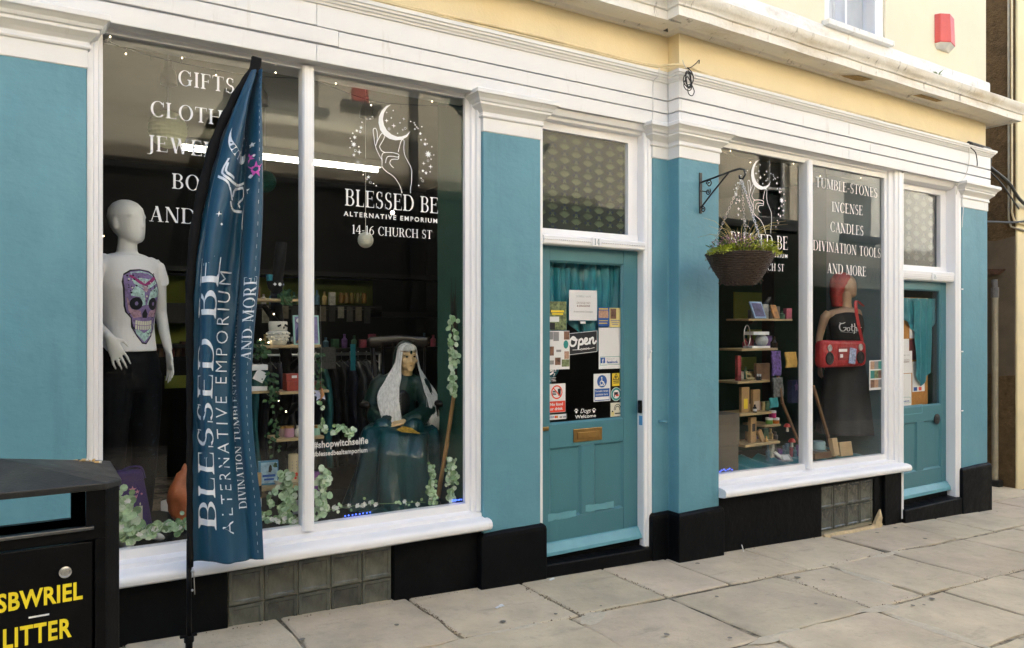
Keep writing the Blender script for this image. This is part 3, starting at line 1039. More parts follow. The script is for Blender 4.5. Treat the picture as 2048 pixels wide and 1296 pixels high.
# ---- doors
def framed(parent, u0, u1, z0, z1, y0, y1, gu0, gu1, gz0, gz1, pz0, pz1, shear=False):
    """a joiner-made leaf: stiles, rails, muntin, sunk panels, each a piece"""
    mid = (gu0 + gu1) / 2
    P = [('stile', u0, gu0 - 0.001, z0, z1), ('stile', gu1 + 0.001, u1, z0, z1), ('rail', gu0, gu1, gz1, z1), ('rail', gu0, gu1, pz1, gz0), ('rail', gu0, gu1, z0, pz0), ('muntin', mid - 0.055, mid + 0.055, pz0 + 0.001, pz1 - 0.001)]
    for nm, a, b, c, d in P:
        m = MB()
        m.box(a, b, y0 + (0.001 if nm != 'stile' else 0), y1, c, d)
        m.build(nm, M_TEAL, parent, bevel=0.002, shear=shear)
    for a, b in ((gu0, mid - 0.056), (mid + 0.056, gu1)):
        m = MB()
        m.box(a, b, y0 + 0.016, y1 - 0.01, pz0, pz1)
        m.build('panel', M_TEAL, parent, shear=shear)
        m = MB()
        i, j = 0.014, 0.004
        for k in range(4):
            c4 = [(a, pz0), (b, pz0), (b, pz1), (a, pz1)]
            d4 = [(a + i, pz0 + i), (b - i, pz0 + i), (b - i, pz1 - i), (a + i, pz1 - i)]
            n = (k + 1) % 4
            m.add([(c4[k][0], y0 + j, c4[k][1]), (c4[n][0], y0 + j, c4[n][1]), (d4[n][0], y0 + 0.016, d4[n][1]), (d4[k][0], y0 + 0.016, d4[k][1])], [(0, 1, 2, 3)])
        m.build('panel_moulding', M_TEAL, parent, shear=shear)
    m = MB()
    i = 0.012
    c4 = [(gu0, gz0), (gu1, gz0), (gu1, gz1), (gu0, gz1)]
    d4 = [(gu0 + i, gz0 + i), (gu1 - i, gz0 + i), (gu1 - i, gz1 - i), (gu0 + i, gz1 - i)]
    for k in range(4):
        n = (k + 1) % 4
        m.add([(c4[k][0], y0 + 0.003, c4[k][1]), (c4[n][0], y0 + 0.003, c4[n][1]), (d4[n][0], y0 + 0.018, d4[n][1]), (d4[k][0], y0 + 0.018, d4[k][1])], [(0, 1, 2, 3)])
    m.build('glazing_bead', M_TEAL, parent, shear=shear)
    m = MB()
    m.box(gu0, gu1, y0 + 0.019, y0 + 0.024, gz0, gz1)
    m.build('pane', M_DGLASS, parent, shear=shear)


DY = 0.09
d14 = MB()
d14.box(2.786, 3.649, DY + 0.002, DY + 0.01, 0.088, 0.10)
d14 = d14.build('door', M_TEAL, shop)
G14 = (2.891, 3.519, 0.981 - 0.03, 2.028)
framed(d14, 2.786, 3.649, 0.10, 2.122, DY, DY + 0.045, G14[0], G14[1], G14[2], G14[3], 0.33, 0.795)
mb = MB()
mb.profile_x([(DY, 0.185), (DY - 0.012, 0.178), (DY - 0.045, 0.130), (DY - 0.05, 0.108), (DY, 0.100)], 2.800, 3.648)
mb.build('weatherboard', M_TEALHI, d14, bevel=0.003)
for (a, b, z) in ((2.875, 3.105, 0.345), (3.185, 3.43, 0.365)):
    mb = MB()
    rd = random.Random(int(z * 1000))
    top, bot = [], []
    for i in range(9):
        x = a + (b - a) * i / 8
        top.append((x, DY - 0.0015, z + 0.022 + rd.uniform(-0.004, 0.004)))
        bot.append((x, DY - 0.0015, z - 0.022 + rd.uniform(-0.004, 0.004)))
    mb.add(top + bot, [(i, i + 1, i + 10, i + 9) for i in range(8)])
    mb.build('paint_touch_up', M_TEALHI, d14)
LB = (3.08, 3.323, 0.82, 0.908)
mb = MB()
mb.box(LB[0], LB[1], DY - 0.008, DY - 0.0005, LB[2], LB[3])
lb = mb.build('letterbox', M_BRASS, d14, bevel=0.003)
mb = MB()
mb.box(LB[0] + 0.028, LB[1] - 0.028, DY - 0.012, DY - 0.0085, LB[2] + 0.022, LB[3] - 0.024)
mb.build('letter_flap', M_BRASS, lb, bevel=0.002)
mb = MB()
mb.box(2.80, 2.875, DY - 0.014, DY - 0.001, G14[2] - 0.035, G14[2] - 0.010)
mb.build('brass_pull', M_BRASS, d14, bevel=0.003)

fr = MB()
fr.profile_z([(2.7555, 0.12), (2.7555, 0.018), (2.768, 0.014), (2.785, 0.018), (2.785, 0.12)], 0.055, 3.0)
dfr = fr.build('door_frame', M_WHITE2, shop, bevel=0.003)
mb = MB()
mb.profile_z([(3.650, 0.14), (3.650, 0.030), (3.658, 0.022), (3.676, 0.022), (3.680, 0.012), (3.7115, 0.010), (3.7115, 0.14)], 0.015, 3.0)
mb.build('jamb', M_WHITE2, dfr, bevel=0.003)
mb = MB()
mb.profile_x([(0.14, 2.88), (0.095, 2.88), (0.09, 2.93), (0.05, 2.935), (0.045, 2.955), (0.02, 2.96), (0.0, 3.0), (0.14, 3.0)], 2.7855, 3.6495)
mb.build('head', M_WHITE2, dfr, bevel=0.002)
mb = MB()
mb.box(3.562, 3.649, 0.09, 0.13, 2.235, 2.8795)
mb.build('fanlight_stile', M_WHITE2, dfr, bevel=0.002)
mb = MB()
mb.profile_x([(0.13, 2.235), (0.088, 2.235), (0.085, 2.190), (0.02, 2.184), (0.008, 2.176), (0.012, 2.132), (0.02, 2.124), (0.13, 2.124)], 2.7855, 3.6495)
mb.build('transom_bar', M_WHITE2, dfr, bevel=0.002)
mb = MB()
for (a, b) in ((2.79, 3.165), (3.255, 3.645)):
    x = a
    while x < b:
        mb.ball((x, 0.009, 2.156), 0.0062, 6, 4)
        x += 0.0155
o = mb.build('beading', M_WHITE2, dfr, smooth=True)
o['kind'] = 'stuff'
mb = MB()
mb.box(3.172, 3.248, 0.000, 0.0075, 2.128, 2.186)
npl = mb.build('number_plate', M_WHITE2, dfr, bevel=0.003)
ps, w = serif_polys('14', 0.042, 0.95, 0.10)
print_obj('house_number', center(ps, w, 3.21, 2.136), lambda a, b: (a, -0.0025, b), M_TEAL, npl)
mb = MB()
mb.box(2.79, 3.57, 0.105, 0.110, 2.233, 2.885)
mb.build('pane', M_DGLASS, dfr)
# patterned curtain behind the fanlight
M_LACE = mat('sage_patterned_cloth', (0.08, 0.102, 0.056), 0.9, 0.3, 6, 0.2, 90)
M_LACED = mat('sage_cloth_dark_ground', (0.02, 0.028, 0.018), 0.9, 0.3, 8)
M_LACEN = mat('navy_print', (0.012, 0.02, 0.035), 0.9, 0.3, 20)


def lace(name, parent, u0, u1, z0, z1, y, cell, shear=False):
    m = MB()
    m.box(u0, u1, y, y + 0.004, z0, z1)
    c = m.build(name, M_LACED, parent, shear=shear)
    polys = []
    nx, nz = int((u1 - u0) / cell) + 1, int((z1 - z0) / (cell * 0.9)) + 2

    def leaf(px, pz, a, l, wd, mi):
        dx, dz = math.sin(a), math.cos(a)
        pts = []
        for t, q in ((0, 0.15), (0.3, 0.6), (0.65, 1.0), (0.9, 0.75), (1.0, 0.0)):
            pts.append((t, q))
        L_ = [(px + dx * l * t - dz * wd * q, pz + dz * l * t + dx * wd * q) for t, q in pts]
        R_ = [(px + dx * l * t + dz * wd * q, pz + dz * l * t - dx * wd * q) for t, q in pts[::-1]]
        polys.append((mi, L_ + R_[1:]))
    for i in range(-1, nx + 1):
        for j in range(-1, nz + 1):
            cx = u0 + (i + 0.5) * cell
            cz = z0 + (j + (0.5 if i % 2 else 0.0)) * cell * 0.92
            for k in range(-4, 5):
                leaf(cx, cz - cell * 0.10, k * 0.235, cell * (0.50 + 0.012 * abs(k)), cell * 0.045, 0)
            for sg in (-1, 1):
                polys.append((1, disc_poly(cx + sg * cell * 0.21, cz + cell * 0.62, cell * 0.11, 8)))
                leaf(cx, cz - cell * 0.30, sg * 2.5, cell * 0.22, cell * 0.05, 0)
            polys.append((1, disc_poly(cx, cz - cell * 0.12, cell * 0.11, 8)))
            polys += [(0, q) for q in ring_polys(cx - cell * 0.06, cz + cell * 0.66, cell * 0.055, cell * 0.025, 8)] + [(0, q) for q in ring_polys(cx + cell * 0.06, cz + cell * 0.66, cell * 0.055, cell * 0.025, 8)]
    keep = [(mi, p) for mi, p in polys if all(u0 < a < u1 and z0 < b < z1 for a, b in p)]
    o = print_obj('woven_pattern', keep, lambda a, b: (a, y - 0.0015 - 0.0008 * (0), b + (droop(a) if shear else 0)), None, c, [M_LACE, M_LACEN])
    return c


lace('fanlight_curtain', dfr, 2.79, 3.565, 2.236, 2.88, 0.125, 0.098)
# threshold step
mb = MB()
mb.profile_x([(-0.018, -0.5), (-0.018, 0.068), (-0.012, 0.078), (0.15, 0.086), (0.15, -0.5)], 2.772, 3.70)
sill_tilt(mb, 2.77, 0.03).build('doorstep', M_BLACK, shop, bevel=0.005, wob=0.003)
mb = MB()
mb.box(2.772, 3.70, 0.07, 0.2, -0.5, 0.099)
mb.build('threshold', M_BLACK, shop)

D2 = 0.0
d16 = MB()
d16.box(6.606, 7.519, D2 + 0.002, D2 + 0.01, 0.012, 0.02)
d16 = d16.build('door', M_TEAL, shop)
G16 = (6.715, 7.432, 0.842, 1.939)
framed(d16, 6.606, 7.519, 0.02, 2.012, D2, D2 + 0.045, G16[0], G16[1], G16[2], G16[3], 0.24, 0.70)
mb = MB()
mb.profile_x([(D2, 0.10), (D2 - 0.012, 0.095), (D2 - 0.045, 0.05), (D2 - 0.05, 0.02), (D2, 0.014)], 6.62, 7.518)
mb.build('weatherboard', M_TEALHI, d16, bevel=0.003)
mb = MB()
mb.lathe([(0.006, -0.05), (0.009, -0.03), (0.02, -0.02), (0.024, -0.006), (0.016, 0.006), (0.0, 0.009)], (0, 0, 0), 12)
mb.build('knob', M_OFFW, d16, smooth=True, xf=Matrix.Translation((6.69, D2 - 0.05, 0.66)) @ Matrix.Rotation(R(90), 4, 'X'))
mb = MB()
mb.lathe([(0.05, 0.0), (0.05, 0.006), (0.042, 0.010), (0.012, 0.010), (0.010, 0.016), (0.0, 0.016)], (0, 0, 0), 18)
mb.build('lock_rose', M_IRON, d16, smooth='auto', xf=Matrix.Translation((7.351, D2 - 0.0005, 0.706)) @ Matrix.Rotation(R(90), 4, 'X'))
mb = MB()
for q in stroke_polys([(6.76, 0.78), (7.10, 0.78), (7.10, 0.86), (6.76, 0.86)], 0.006, True):
    mb.add([(a, D2 - 0.002, b) for a, b in q], [(0, 1, 2, 3)])
mb.build('covered_letter_slot', M_TEALHI, d16)

fr = MB()
fr.profile_z([(6.6055, 0.05), (6.6055, -0.094), (6.612, -0.100), (6.628, -0.100), (6.634, -0.094), (6.634, 0.0), (6.6055, 0.0)][:6] + [(6.6055, 0.0)], -0.10, 2.99)
dfr2 = fr.build('door_frame', M_WHITE2, shop, shear=True)
mb = MB()
mb.profile_z([(7.520, 0.05), (7.520, -0.085), (7.528, -0.093), (7.546, -0.093), (7.550, -0.100), (7.5995, -0.101), (7.5995, 0.05)], -0.12, 2.99)
mb.build('jamb', M_WHITE2, dfr2, bevel=0.003, shear=True)
FZ0, FZ1 = 2.159, 2.854
mb = MB()
mb.profile_x([(0.05, FZ1), (0.005, FZ1), (0.0, FZ1 + 0.05), (-0.04, FZ1 + 0.055), (-0.07, FZ1 + 0.07), (-0.11, 3.0), (0.05, 3.0)], 6.6345, 7.5195)
mb.build('head', M_WHITE2, dfr2, bevel=0.002)
mb = MB()
mb.box(7.421, 7.5195, 0.0, 0.04, FZ0, FZ1 - 0.0005)
mb.build('fanlight_stile', M_WHITE2, dfr2, bevel=0.002)
mb = MB()
mb.profile_x([(0.04, FZ0), (-0.002, FZ0), (-0.005, FZ0 - 0.045), (-0.07, FZ0 - 0.05), (-0.08, FZ0 - 0.06), (-0.075, 2.022), (-0.06, 2.014), (0.04, 2.014)], 6.6345, 7.5195)
mb.build('transom_bar', M_WHITE2, dfr2, bevel=0.002)
mb = MB()
for k in range(3):
    mb.box(6.64, 7.51, -0.083, -0.078, 2.032 + 0.018 * k, 2.040 + 0.018 * k)
mb.build('reeding', M_WHITE2, dfr2, bevel=0.002)
mb = MB()
mb.box(7.11, 7.19, -0.092, -0.0835, 2.022, 2.09)
npl = mb.build('number_plate', M_WHITE2, dfr2, bevel=0.003)
ps, w = serif_polys('16', 0.045, 0.9, 0.08)
print_obj('house_number', center(ps, w, 7.15, 2.032), lambda a, b: (a, -0.0945, b), M_TEAL, npl)
mb = MB()
mb.box(6.635, 7.40, 0.018, 0.023, FZ0, FZ1)
mb.build('pane', M_DGLASS, dfr2)
M_LACE2 = mat('grey_lace_cloth', (0.15, 0.165, 0.145), 0.9, 0.25, 7, 0.2, 80)
_a, _b = M_LACE, M_LACED
M_LACE, M_LACED = M_LACE2, mat('grey_lace_ground', (0.04, 0.046, 0.04), 0.9, 0.3, 8)
lace('fanlight_curtain', dfr2, 6.635, 7.40, FZ0, FZ1, 0.04, 0.125)
M_LACE, M_LACED = _a, _b
mb = MB()
mb.profile_x([(-0.125, -0.7), (-0.125, -0.055), (-0.12, -0.045), (0.02, -0.035), (0.02, -0.7)], 6.616, 7.62)
mb.build('doorstep', M_BLACK, shop, bevel=0.005, wob=0.003)
mb = MB()
mb.box(6.61, 7.60, -0.01, 0.2, -0.7, 0.012)
mb.build('threshold', M_BLACK, shop)

# ---- small sash window upstairs
UW0, UW1 = 5.50, 6.35
mb = MB()
mb.box(UW0, UW0 + 0.07, YB + 0.03, 0.1, 4.10, 5.6)
mb.box(UW1 - 0.12, UW1 - 0.001, YB + 0.03, 0.1, 4.10, 5.6)
mb.box(UW0 + 0.07, UW1 - 0.12, YB + 0.03, 0.1, 4.10, 4.15)
mb.box(UW0 + 0.07, UW1 - 0.12, YB + 0.05, 0.1, 4.86, 4.91)
mb.box(UW0 + 0.07, UW1 - 0.12, YB + 0.03, 0.1, 5.55, 5.6)
uw = mb.build('sash_window', M_WHITE2, shop, bevel=0.003, shear=True)
for x in (UW0 + 0.10, 5.84):
    mb = MB()
    mb.box(x, x + 0.025, YB + 0.055, 0.08, 4.1505, 5.549)
    mb.build('glazing_bar', M_WHITE2, uw, shear=True)
mb = MB()
mb.box(UW0 + 0.07, UW1 - 0.12, YB + 0.07, YB + 0.075, 4.15, 5.55)
mb.build('pane', M_DGLASS, uw, shear=True)
mb = MB()
mb.grid(24, 4, lambda s, t: (UW0 + 0.08 + 0.33 * s, YB + 0.16 + 0.018 * math.sin(s * 38) + 0.05 * t, 4.1 + 1.5 * t))
mb.build('net_curtain', mat('white_net', (0.6, 0.6, 0.58), 0.9), uw, smooth=True)
mb = MB()
mb.box(UW0 + 0.45, UW1 - 0.13, YB + 0.14, YB + 0.15, 4.1, 5.6)
mb.build('roller_blind', mat('grey_blind', (0.42, 0.42, 0.40), 0.8), uw)
mb = MB()
mb.box(UW0 - 0.04, UW1 + 0.02, YB - 0.06, YB + 0.029, 4.052, 4.098)
mb.build('window_ledge', M_CORN, uw, bevel=0.005, shear=True, wob=0.006)

# ---- rooms behind the glass
M_CEIL = mat('cream_shop_ceiling', (0.22, 0.20, 0.14), 0.9, 0.08, 3)
M_DWALL = mat('black_shop_wall', (0.006, 0.007, 0.006), 0.8, 0.3, 4)
M_LIME = mat('lime_green_wall', (0.22, 0.27, 0.055), 0.85, 0.12, 2)
M_GRN = mat('dark_green_wall', (0.018, 0.085, 0.06), 0.8, 0.15, 3)
M_FLOOR = mat('dark_shop_floor', (0.03, 0.025, 0.02), 0.6, 0.3, 8)
mb = MB()
mb.box(-3.9, 7.75, 0.16, 4.6, -0.4, 0.02)
mb.build('shop_floor', M_FLOOR, shop)
mb = MB()
mb.box(-3.9, 7.75, 0.14, 4.6, 3.24, 3.30)
mb.build('shop_ceiling', M_CEIL, shop)
mb = MB()
mb.box(-3.9, 7.75, 4.5, 4.6, 0.02, 3.24)
mb.build('rear_wall', M_DWALL, shop)
mb = MB()
mb.box(-0.9, -0.8, 0.14, 4.5, 0.02, 3.24)
mb.build('party_wall', M_DWALL, shop)
mb = MB()
mb.box(2.34, 2.42, 0.10, 0.62, 0.02, 3.24)
mb.build('window_cheek', M_GRN, shop)
mb = MB()
mb.box(7.62, 7.75, 0.05, 4.5, 0.0, 3.24)
mb.build('end_wall', M_GRN, shop)
mb = MB()
mb.box(6.44, 6.58, 0.0, 0.55, 0.0, 3.24)
mb.build('window_cheek', mat('grey_teal_panel', (0.10, 0.15, 0.16), 0.6, 0.1, 4), shop)
mb = MB()
mb.box(4.10, 4.24, 0.02, 4.4, 0.0, 3.24)
mb.build('dividing_wall', M_DWALL, shop)
# upper linings above window heads, so that no daylight leaks between ceiling and fascia
mb = MB()
mb.box(-3.9, 7.75, 0.13, 0.16, 3.05, 3.30)
mb.build('lintel', M_DWALL, shop)
# raised window beds
M_BED = mat('black_display_cloth', (0.004, 0.0045, 0.0045), 0.9, 0.4, 10)
mb = MB()
mb.box(0.20, 2.338, 0.125, 1.25, 0.02, 0.44)
mb.build('window_bed', M_BED, shop, bevel=0.01)
mb = MB()
mb.box(4.26, 6.43, 0.025, 1.0, 0.02, 0.40)
mb.build('window_bed', M_BED, shop, bevel=0.01)

# ------------------------------------------------------------------ neighbours
nb = empty('neighbouring_house', (11.5, 0.4, gz(11.5)), 'cream rendered house beyond the alley with brown roughcast side wall', 'building')
mb = MB()
mb.box(9.735, 28.0, 0.36, 0.60, -1.2, 7.4)
mb.build('front_wall', M_CREAM, nb, bevel=0.015, wob=0.0)
mb = MB()
mb.grid(60, 90, lambda s, t: (9.72 + 0.006 * noise.noise(Vector((s * 30, t * 60, 2))), 0.375 + 9.5 * s, -1.0 + 8.4 * t))
mb.box(9.73, 9.95, 0.61, 9.9, -1.0, 7.4)
mb.build('side_wall', M_BROWN, nb)
mb = MB()
mb.plate([(0, 0)] * 3, 0, 0) if False else None
rd = random.Random(8)
pts = [(0.378, 1.02), (0.55, 1.0), (0.8, 1.05), (1.4, 1.0), (1.4, 2.62), (0.9, 2.66), (0.6, 2.60), (0.378, 2.64)]
mb.add([(9.708, a, b) for a, b in pts] + [(9.73, a, b) for a, b in pts], [tuple(range(8)), tuple(range(8, 16))] + [(i, (i + 1) % 8, (i + 1) % 8 + 8, i + 8) for i in range(8)])
mb.build('smooth_patch', mat('grey_brown_cement', (0.135, 0.105, 0.07), 0.9, 0.2, 3, 0.4, 50, 0.2, 6, stain=((0.08, 0.06, 0.04), 2, 0.5, 0.7, 0.6, (1, 1, 1))), nb)

mb = MB()
mb.box(UR - 3.0, 14.0, 10.0, 10.3, -1.2, 11.0)  # unseen wall across the alley end, added to block low sun
mb.build('rear_wall', M_BROWN, nb)
pipe = empty('drainpipe', (9.66, 0.57, gz(9.7)), 'beige drainpipe with broken top against the brown alley wall', 'drainpipe')
M_PIPE = mat('dirty_beige_plastic', (0.33, 0.30, 0.22), 0.5, 0.2, 6, stain=((0.12, 0.10, 0.06), 5, 0.55, 0.75, 0.6, (1, 1, 0.3)))
mb = MB()
mb.tube([(9.66, 0.57, -0.28), (9.66, 0.57, 1.98)], 0.034, 14)
mb.build('pipe', M_PIPE, pipe, smooth='auto')
mb = MB()
mb.tube([(9.66, 0.57, 1.93), (9.66, 0.57, 2.05)], 0.042, 14)
mb.tube([(9.66, 0.57, 2.05), (9.67, 0.58, 2.14)], [0.030, 0.034], 12)
mb.build('socket', mat('grey_lead', (0.13, 0.13, 0.13), 0.6, 0.3, 20), pipe, smooth='auto')
mb = MB()
mb.plate([(-0.10, 0.06), (0.10, 0.075), (0.03, 0.0), (-0.03, 0.0)], -0.05, 0.05)
mb.build('hopper_shard', mat('rusty_iron', (0.10, 0.05, 0.03), 0.9, 0.4, 20), pipe, xf=Matrix.Translation((9.68, 0.57, 2.20)) @ Matrix.Rotation(R(90), 4, 'Z'))
mb = MB()
mb.box(9.60, 9.71, 0.50, 0.64, -0.36, -0.22)
mb.build('drain_shoe', M_IRON, pipe, bevel=0.01)

# conduits up the corner of the neighbour
for k, (yy, zb, col) in enumerate(((0.44, 2.75, M_PIPE), (0.405, 2.82, M_CABLEC))):
    mb = MB()
    mb.tube([(9.70, yy, 8.0), (9.70, yy, zb + 0.1), (9.69, yy - 0.03, zb), (9.72, 0.345, zb - 0.03), (11.5, 0.345, zb - 0.12)], 0.012, 8)
    tag(mb.build('conduit', col, None, smooth=True), ('grey pipe running up the brown wall corner' if k == 0 else 'cream cable clipped beside the grey corner pipe'), 'conduit')

# ------------------------------------------------------------------ the far side of the street, which the glass reflects
op = empty('opposite_terrace', (5, -6.7, gz(5)), 'cream terrace across the street seen only as reflection in the glass', 'building')
YO = -6.7
M_OPC = mat('cream_terrace_render', (0.70, 0.645, 0.50), 0.85, 0.08, 1.2, 0.3, 40, stain=((0.5, 0.43, 0.3), 1.0, 0.55, 0.75, 0.4, (1, 1, 0.5)))
M_OPB = mat('white_painted_brick', (0.70, 0.70, 0.63), 0.8, 0.08, 3, 0.3, 30)
M_OPD = mat('dark_shopfront_paint', (0.03, 0.028, 0.024), 0.5, 0.3, 4)
M_OPG = mat('dark_grey_trim', (0.05, 0.05, 0.05), 0.6, 0.2, 8)
HOPP = 6.25
wins = [(-3.4, -2.5, 4.75, 6.1), (-0.3, 0.6, 4.75, 6.1), (2.68, 3.58, 4.75, 6.1), (6.6, 7.5, 4.75, 6.1), (9.6, 10.6, 4.1, 5.5), (12.85, 13.85, 3.85, 5.2)]


def wall_holes(m, u0, u1, z0, z1, y0, y1, holes):
    us = sorted(set([u0, u1] + [h[i] for h in holes for i in (0, 1)]))
    for a, b in zip(us, us[1:]):
        hh = [h for h in holes if h[0] < (a + b) / 2 < h[1]]
        if not hh:
            m.box(a, b, y0, y1, z0, z1)
        else:
            m.box(a, b, y0, y1, z0, hh[0][2])
            m.box(a, b, y0, y1, hh[0][3], z1)


mb = MB()
wall_holes(mb, -9.0, 14.3, 3.72, HOPP, YO - 0.4, YO, wins)
mb.build('upper_wall', M_OPC, op)
mb = MB()
mb.box(14.3, 26.0, YO - 0.4, YO + 0.03, 2.95, HOPP)
mb.build('brick_wall', M_OPB, op)
mb = MB()
mb.box(-9.0, 14.3, YO - 0.4, YO + 0.02, -1.2, 3.72)
mb.build('shopfront', M_OPD, op)
mb = MB()
mb.box(-9.0, 14.3, YO + 0.02, YO + 0.12, 3.60, 3.735)
mb.build('shopfront_cornice', M_OPG, op, bevel=0.01)
mb = MB()
mb.box(14.3, 26.0, YO - 0.4, YO + 0.03, -1.5, 2.45)
mb.build('shopfront', M_OPD, op)
mb = MB()
mb.box(14.3, 26.0, YO - 0.4, YO + 0.08, 2.45, 2.95)
fs2 = mb.build('shopfront_fascia', mat('pale_grey_fascia', (0.40, 0.42, 0.38), 0.6, 0.08, 3), op, bevel=0.01)
ps, w = serif_polys('ONS', 0.26, 0.9, 0.12)
print_obj('sign_lettering', [[(-a, b) for a, b in p] for p in ps], lambda a, b: (16.1 + a + 0.9, YO + 0.084, 2.58 + b), M_OPG, fs2)
for k, ch in enumerate('CNC'):
    ps, w = serif_polys(ch, 0.36, 0.9)
    print_obj('wall_letter', [[(-a, b) for a, b in p] for p in ps], lambda a, b, k=k: (15.9 + a + k * 0.06, YO + 0.036, 5.65 - 0.62 * k + b), M_OPG, op)
for (a, b, c, d) in wins:
    m = MB()
    m.box(a, b, YO - 0.30, YO - 0.28, c, d)
    wv = m.build('window', mat('dark_room_glass', (0.03, 0.032, 0.034), 0.05, 0.1, 2), op)
    m = MB()
    for (p, q, r, s_) in ((a, b, c, c + 0.06), (a, b, d - 0.06, d), (a, a + 0.06, c + 0.06, d - 0.06), (b - 0.06, b, c + 0.06, d - 0.06), (a + 0.06, b - 0.06, (c + d) / 2 - 0.025, (c + d) / 2 + 0.025), ((a + b) / 2 - 0.015, (a + b) / 2 + 0.015, (c + d) / 2 + 0.025, d - 0.06)):
        m.box(p, q, YO - 0.2, YO - 0.14, r, s_)
    m.build('frame', mat('white_sash_paint', (0.7, 0.7, 0.68), 0.4), wv)
    m = MB()
    m.box(a - 0.14, b + 0.14, YO - 0.05, YO + 0.12, c - 0.11, c - 0.002)
    m.build('sill', M_OPG, wv, bevel=0.01)
mb = MB()
mb.tube([(5.07, YO + 0.08, gz(5)), (5.07, YO + 0.08, HOPP)], 0.065, 12)
mb.build('downpipe', M_OPG, op, smooth=True)
mb = MB()
mb.box(4.08, 4.32, YO, YO + 0.09, 4.93, 5.12)
mb.build('wall_box', M_RED, op, bevel=0.01)
mb = MB()
mb.box(3.9, 4.5, YO, YO + 0.16, 4.84, 4.90)
mb.box(15.5, 16.9, YO + 0.03, YO + 0.2, 3.50, 3.66)
mb.build('ledge', M_OPG, op)
mb = MB()
mb.box(15.7, 16.7, YO + 0.031, YO + 0.05, 3.68, 4.85)
mb.build('window', mat('dim_grey_glass', (0.16, 0.17, 0.16), 0.3, 0.2, 3), op)
mb = MB()
mb.box(-9.0, 26.0, YO - 0.5, YO + 0.18, HOPP, HOPP + 0.25)
mb.build('parapet', M_OPC, op)
# shop windows of the terrace: dark glass with pale frames
for (a, b) in ((-7.5, -5.0), (-3.6, -1.2), (0.6, 2.6), (6.2, 8.6), (10.0, 12.4), (15.2, 17.6), (18.8, 21.0)):
    m = MB()
    m.box(a, b, YO + 0.03, YO + 0.06, 0.75, 2.4)
    m.box(a - 0.08, b + 0.08, YO + 0.02, YO + 0.10, 0.62, 0.75)
    wv = m.build('shop_window', mat('dim_display_glass', (0.035, 0.034, 0.03), 0.08, 0.4, 3), op)

# ------------------------------------------------------------------ litter bin
BX, BY0, BY1, BZ = 0.195, -1.5, -1.06, 1.145
M_BIN = mat('black_powder_coat', (0.004, 0.004, 0.0045), 0.36, 0.25, 12, 0.25, 160, spec=0.12, stain=[((0.07, 0.07, 0.065), 26, 0.70, 0.78, 0.5, (1, 1, 1))], rvar=0.08)
M_BINT = mat('scuffed_black_lid', (0.012, 0.0125, 0.0135), 0.45, 0.35, 9, 0.3, 120, spec=0.5, stain=[((0.06, 0.058, 0.054), 5, 0.52, 0.75, 0.6, (1, 1, 1)), ((0.3, 0.28, 0.25), 45, 0.72, 0.78, 0.6, (1, 1, 1))], rvar=0.12)
M_YELP = mat('yellow_vinyl', (0.85, 0.68, 0.02), 0.5, 0.03)
BL = -0.72
bin_ = empty('litter_bin', ((BL + BX) / 2, (BY0 + BY1) / 2, gz(-0.2)), 'black metal litter bin with yellow lettering and sloping lid', 'litter bin')
ch = 0.045
oct_ = [(BL, BY0), (BX, BY0), (BX + ch, BY0 + ch), (BX + ch, BY1 - ch), (BX, BY1), (BL, BY1), (BL - ch, BY1 - ch), (BL - ch, BY0 + ch)]
cx, cy = (BL + BX) / 2, (BY0 + BY1) / 2
mb = MB()
top = [(x, y, BZ) for x, y in oct_]
low = [(x, y, BZ - 0.020) for x, y in oct_]
ridge = [(cx + 0.2, cy, BZ + 0.062), (cx - 0.2, cy, BZ + 0.062)]
mb.add(top + low + ridge, [(0, 1, 16, 17), (1, 2, 16), (2, 3, 16), (3, 4, 16), (4, 5, 17, 16), (5, 6, 17), (6, 7, 17), (7, 0, 17), (8, 15, 14, 13, 12, 11, 10, 9)] + [(i, (i + 1) % 8, (i + 1) % 8 + 8, i + 8) for i in range(8)])
mb.build('lid', M_BINT, bin_, bevel=0.004)
z0 = gz(-0.2) + 0.02
SR = 0.145
iy = 0.006
mb = MB()   # front sheet with its slot
mb.box(BL, BX, BY0 + iy, BY0 + 0.03, 0.985, 1.022)
mb.box(SR, BX, BY0 + iy, BY0 + 0.03, 1.022, BZ - 0.0205)
mb.box(BL, BL + 0.08, BY0 + iy, BY0 + 0.03, 1.022, BZ - 0.0205)
mb.build('slot_surround', M_BIN, bin_)
mb = MB()   # rear sheet, its slot hangs lower
mb.box(BL, BX, BY1 - 0.03, BY1 - iy, z0, 0.962)
mb.box(BX - 0.07, BX, BY1 - 0.03, BY1 - iy, 0.962, BZ - 0.0205)
mb.box(BL, BL + 0.08, BY1 - 0.03, BY1 - iy, 0.962, BZ - 0.0205)
mb.build('rear_sheet', M_BIN, bin_)
for sg, e in ((1, BX), (-1, BL)):
    mb = MB()
    a = e + sg * ch
    mb.profile_z([(e, BY0 + iy), (a - sg * iy, BY0 + ch), (a - sg * iy, BY1 - ch), (e, BY1 - iy), (e, BY1 - 0.03), (a - sg * 0.03, BY1 - ch - 0.01), (a - sg * 0.03, BY0 + ch + 0.01), (e, BY0 + 0.03)][::sg], z0, BZ - 0.0205)
    mb.build('corner_post', M_BIN, bin_, bevel=0.003)
mb = MB()
mb.box(BL + 0.02, SR + 0.02, BY0 - 0.004, BY0 + 0.012, 1.014, 1.0235)
mb.build('slot_lip', M_STEEL if False else mat('worn_bin_edge', (0.12, 0.12, 0.12), 0.3, 0.4, 15, metal=0.6), bin_, bevel=0.002)
PR = 0.162
mb = MB()
mb.box(PR + 0.006, BX, BY0 + iy, BY0 + 0.03, z0, 0.9845)
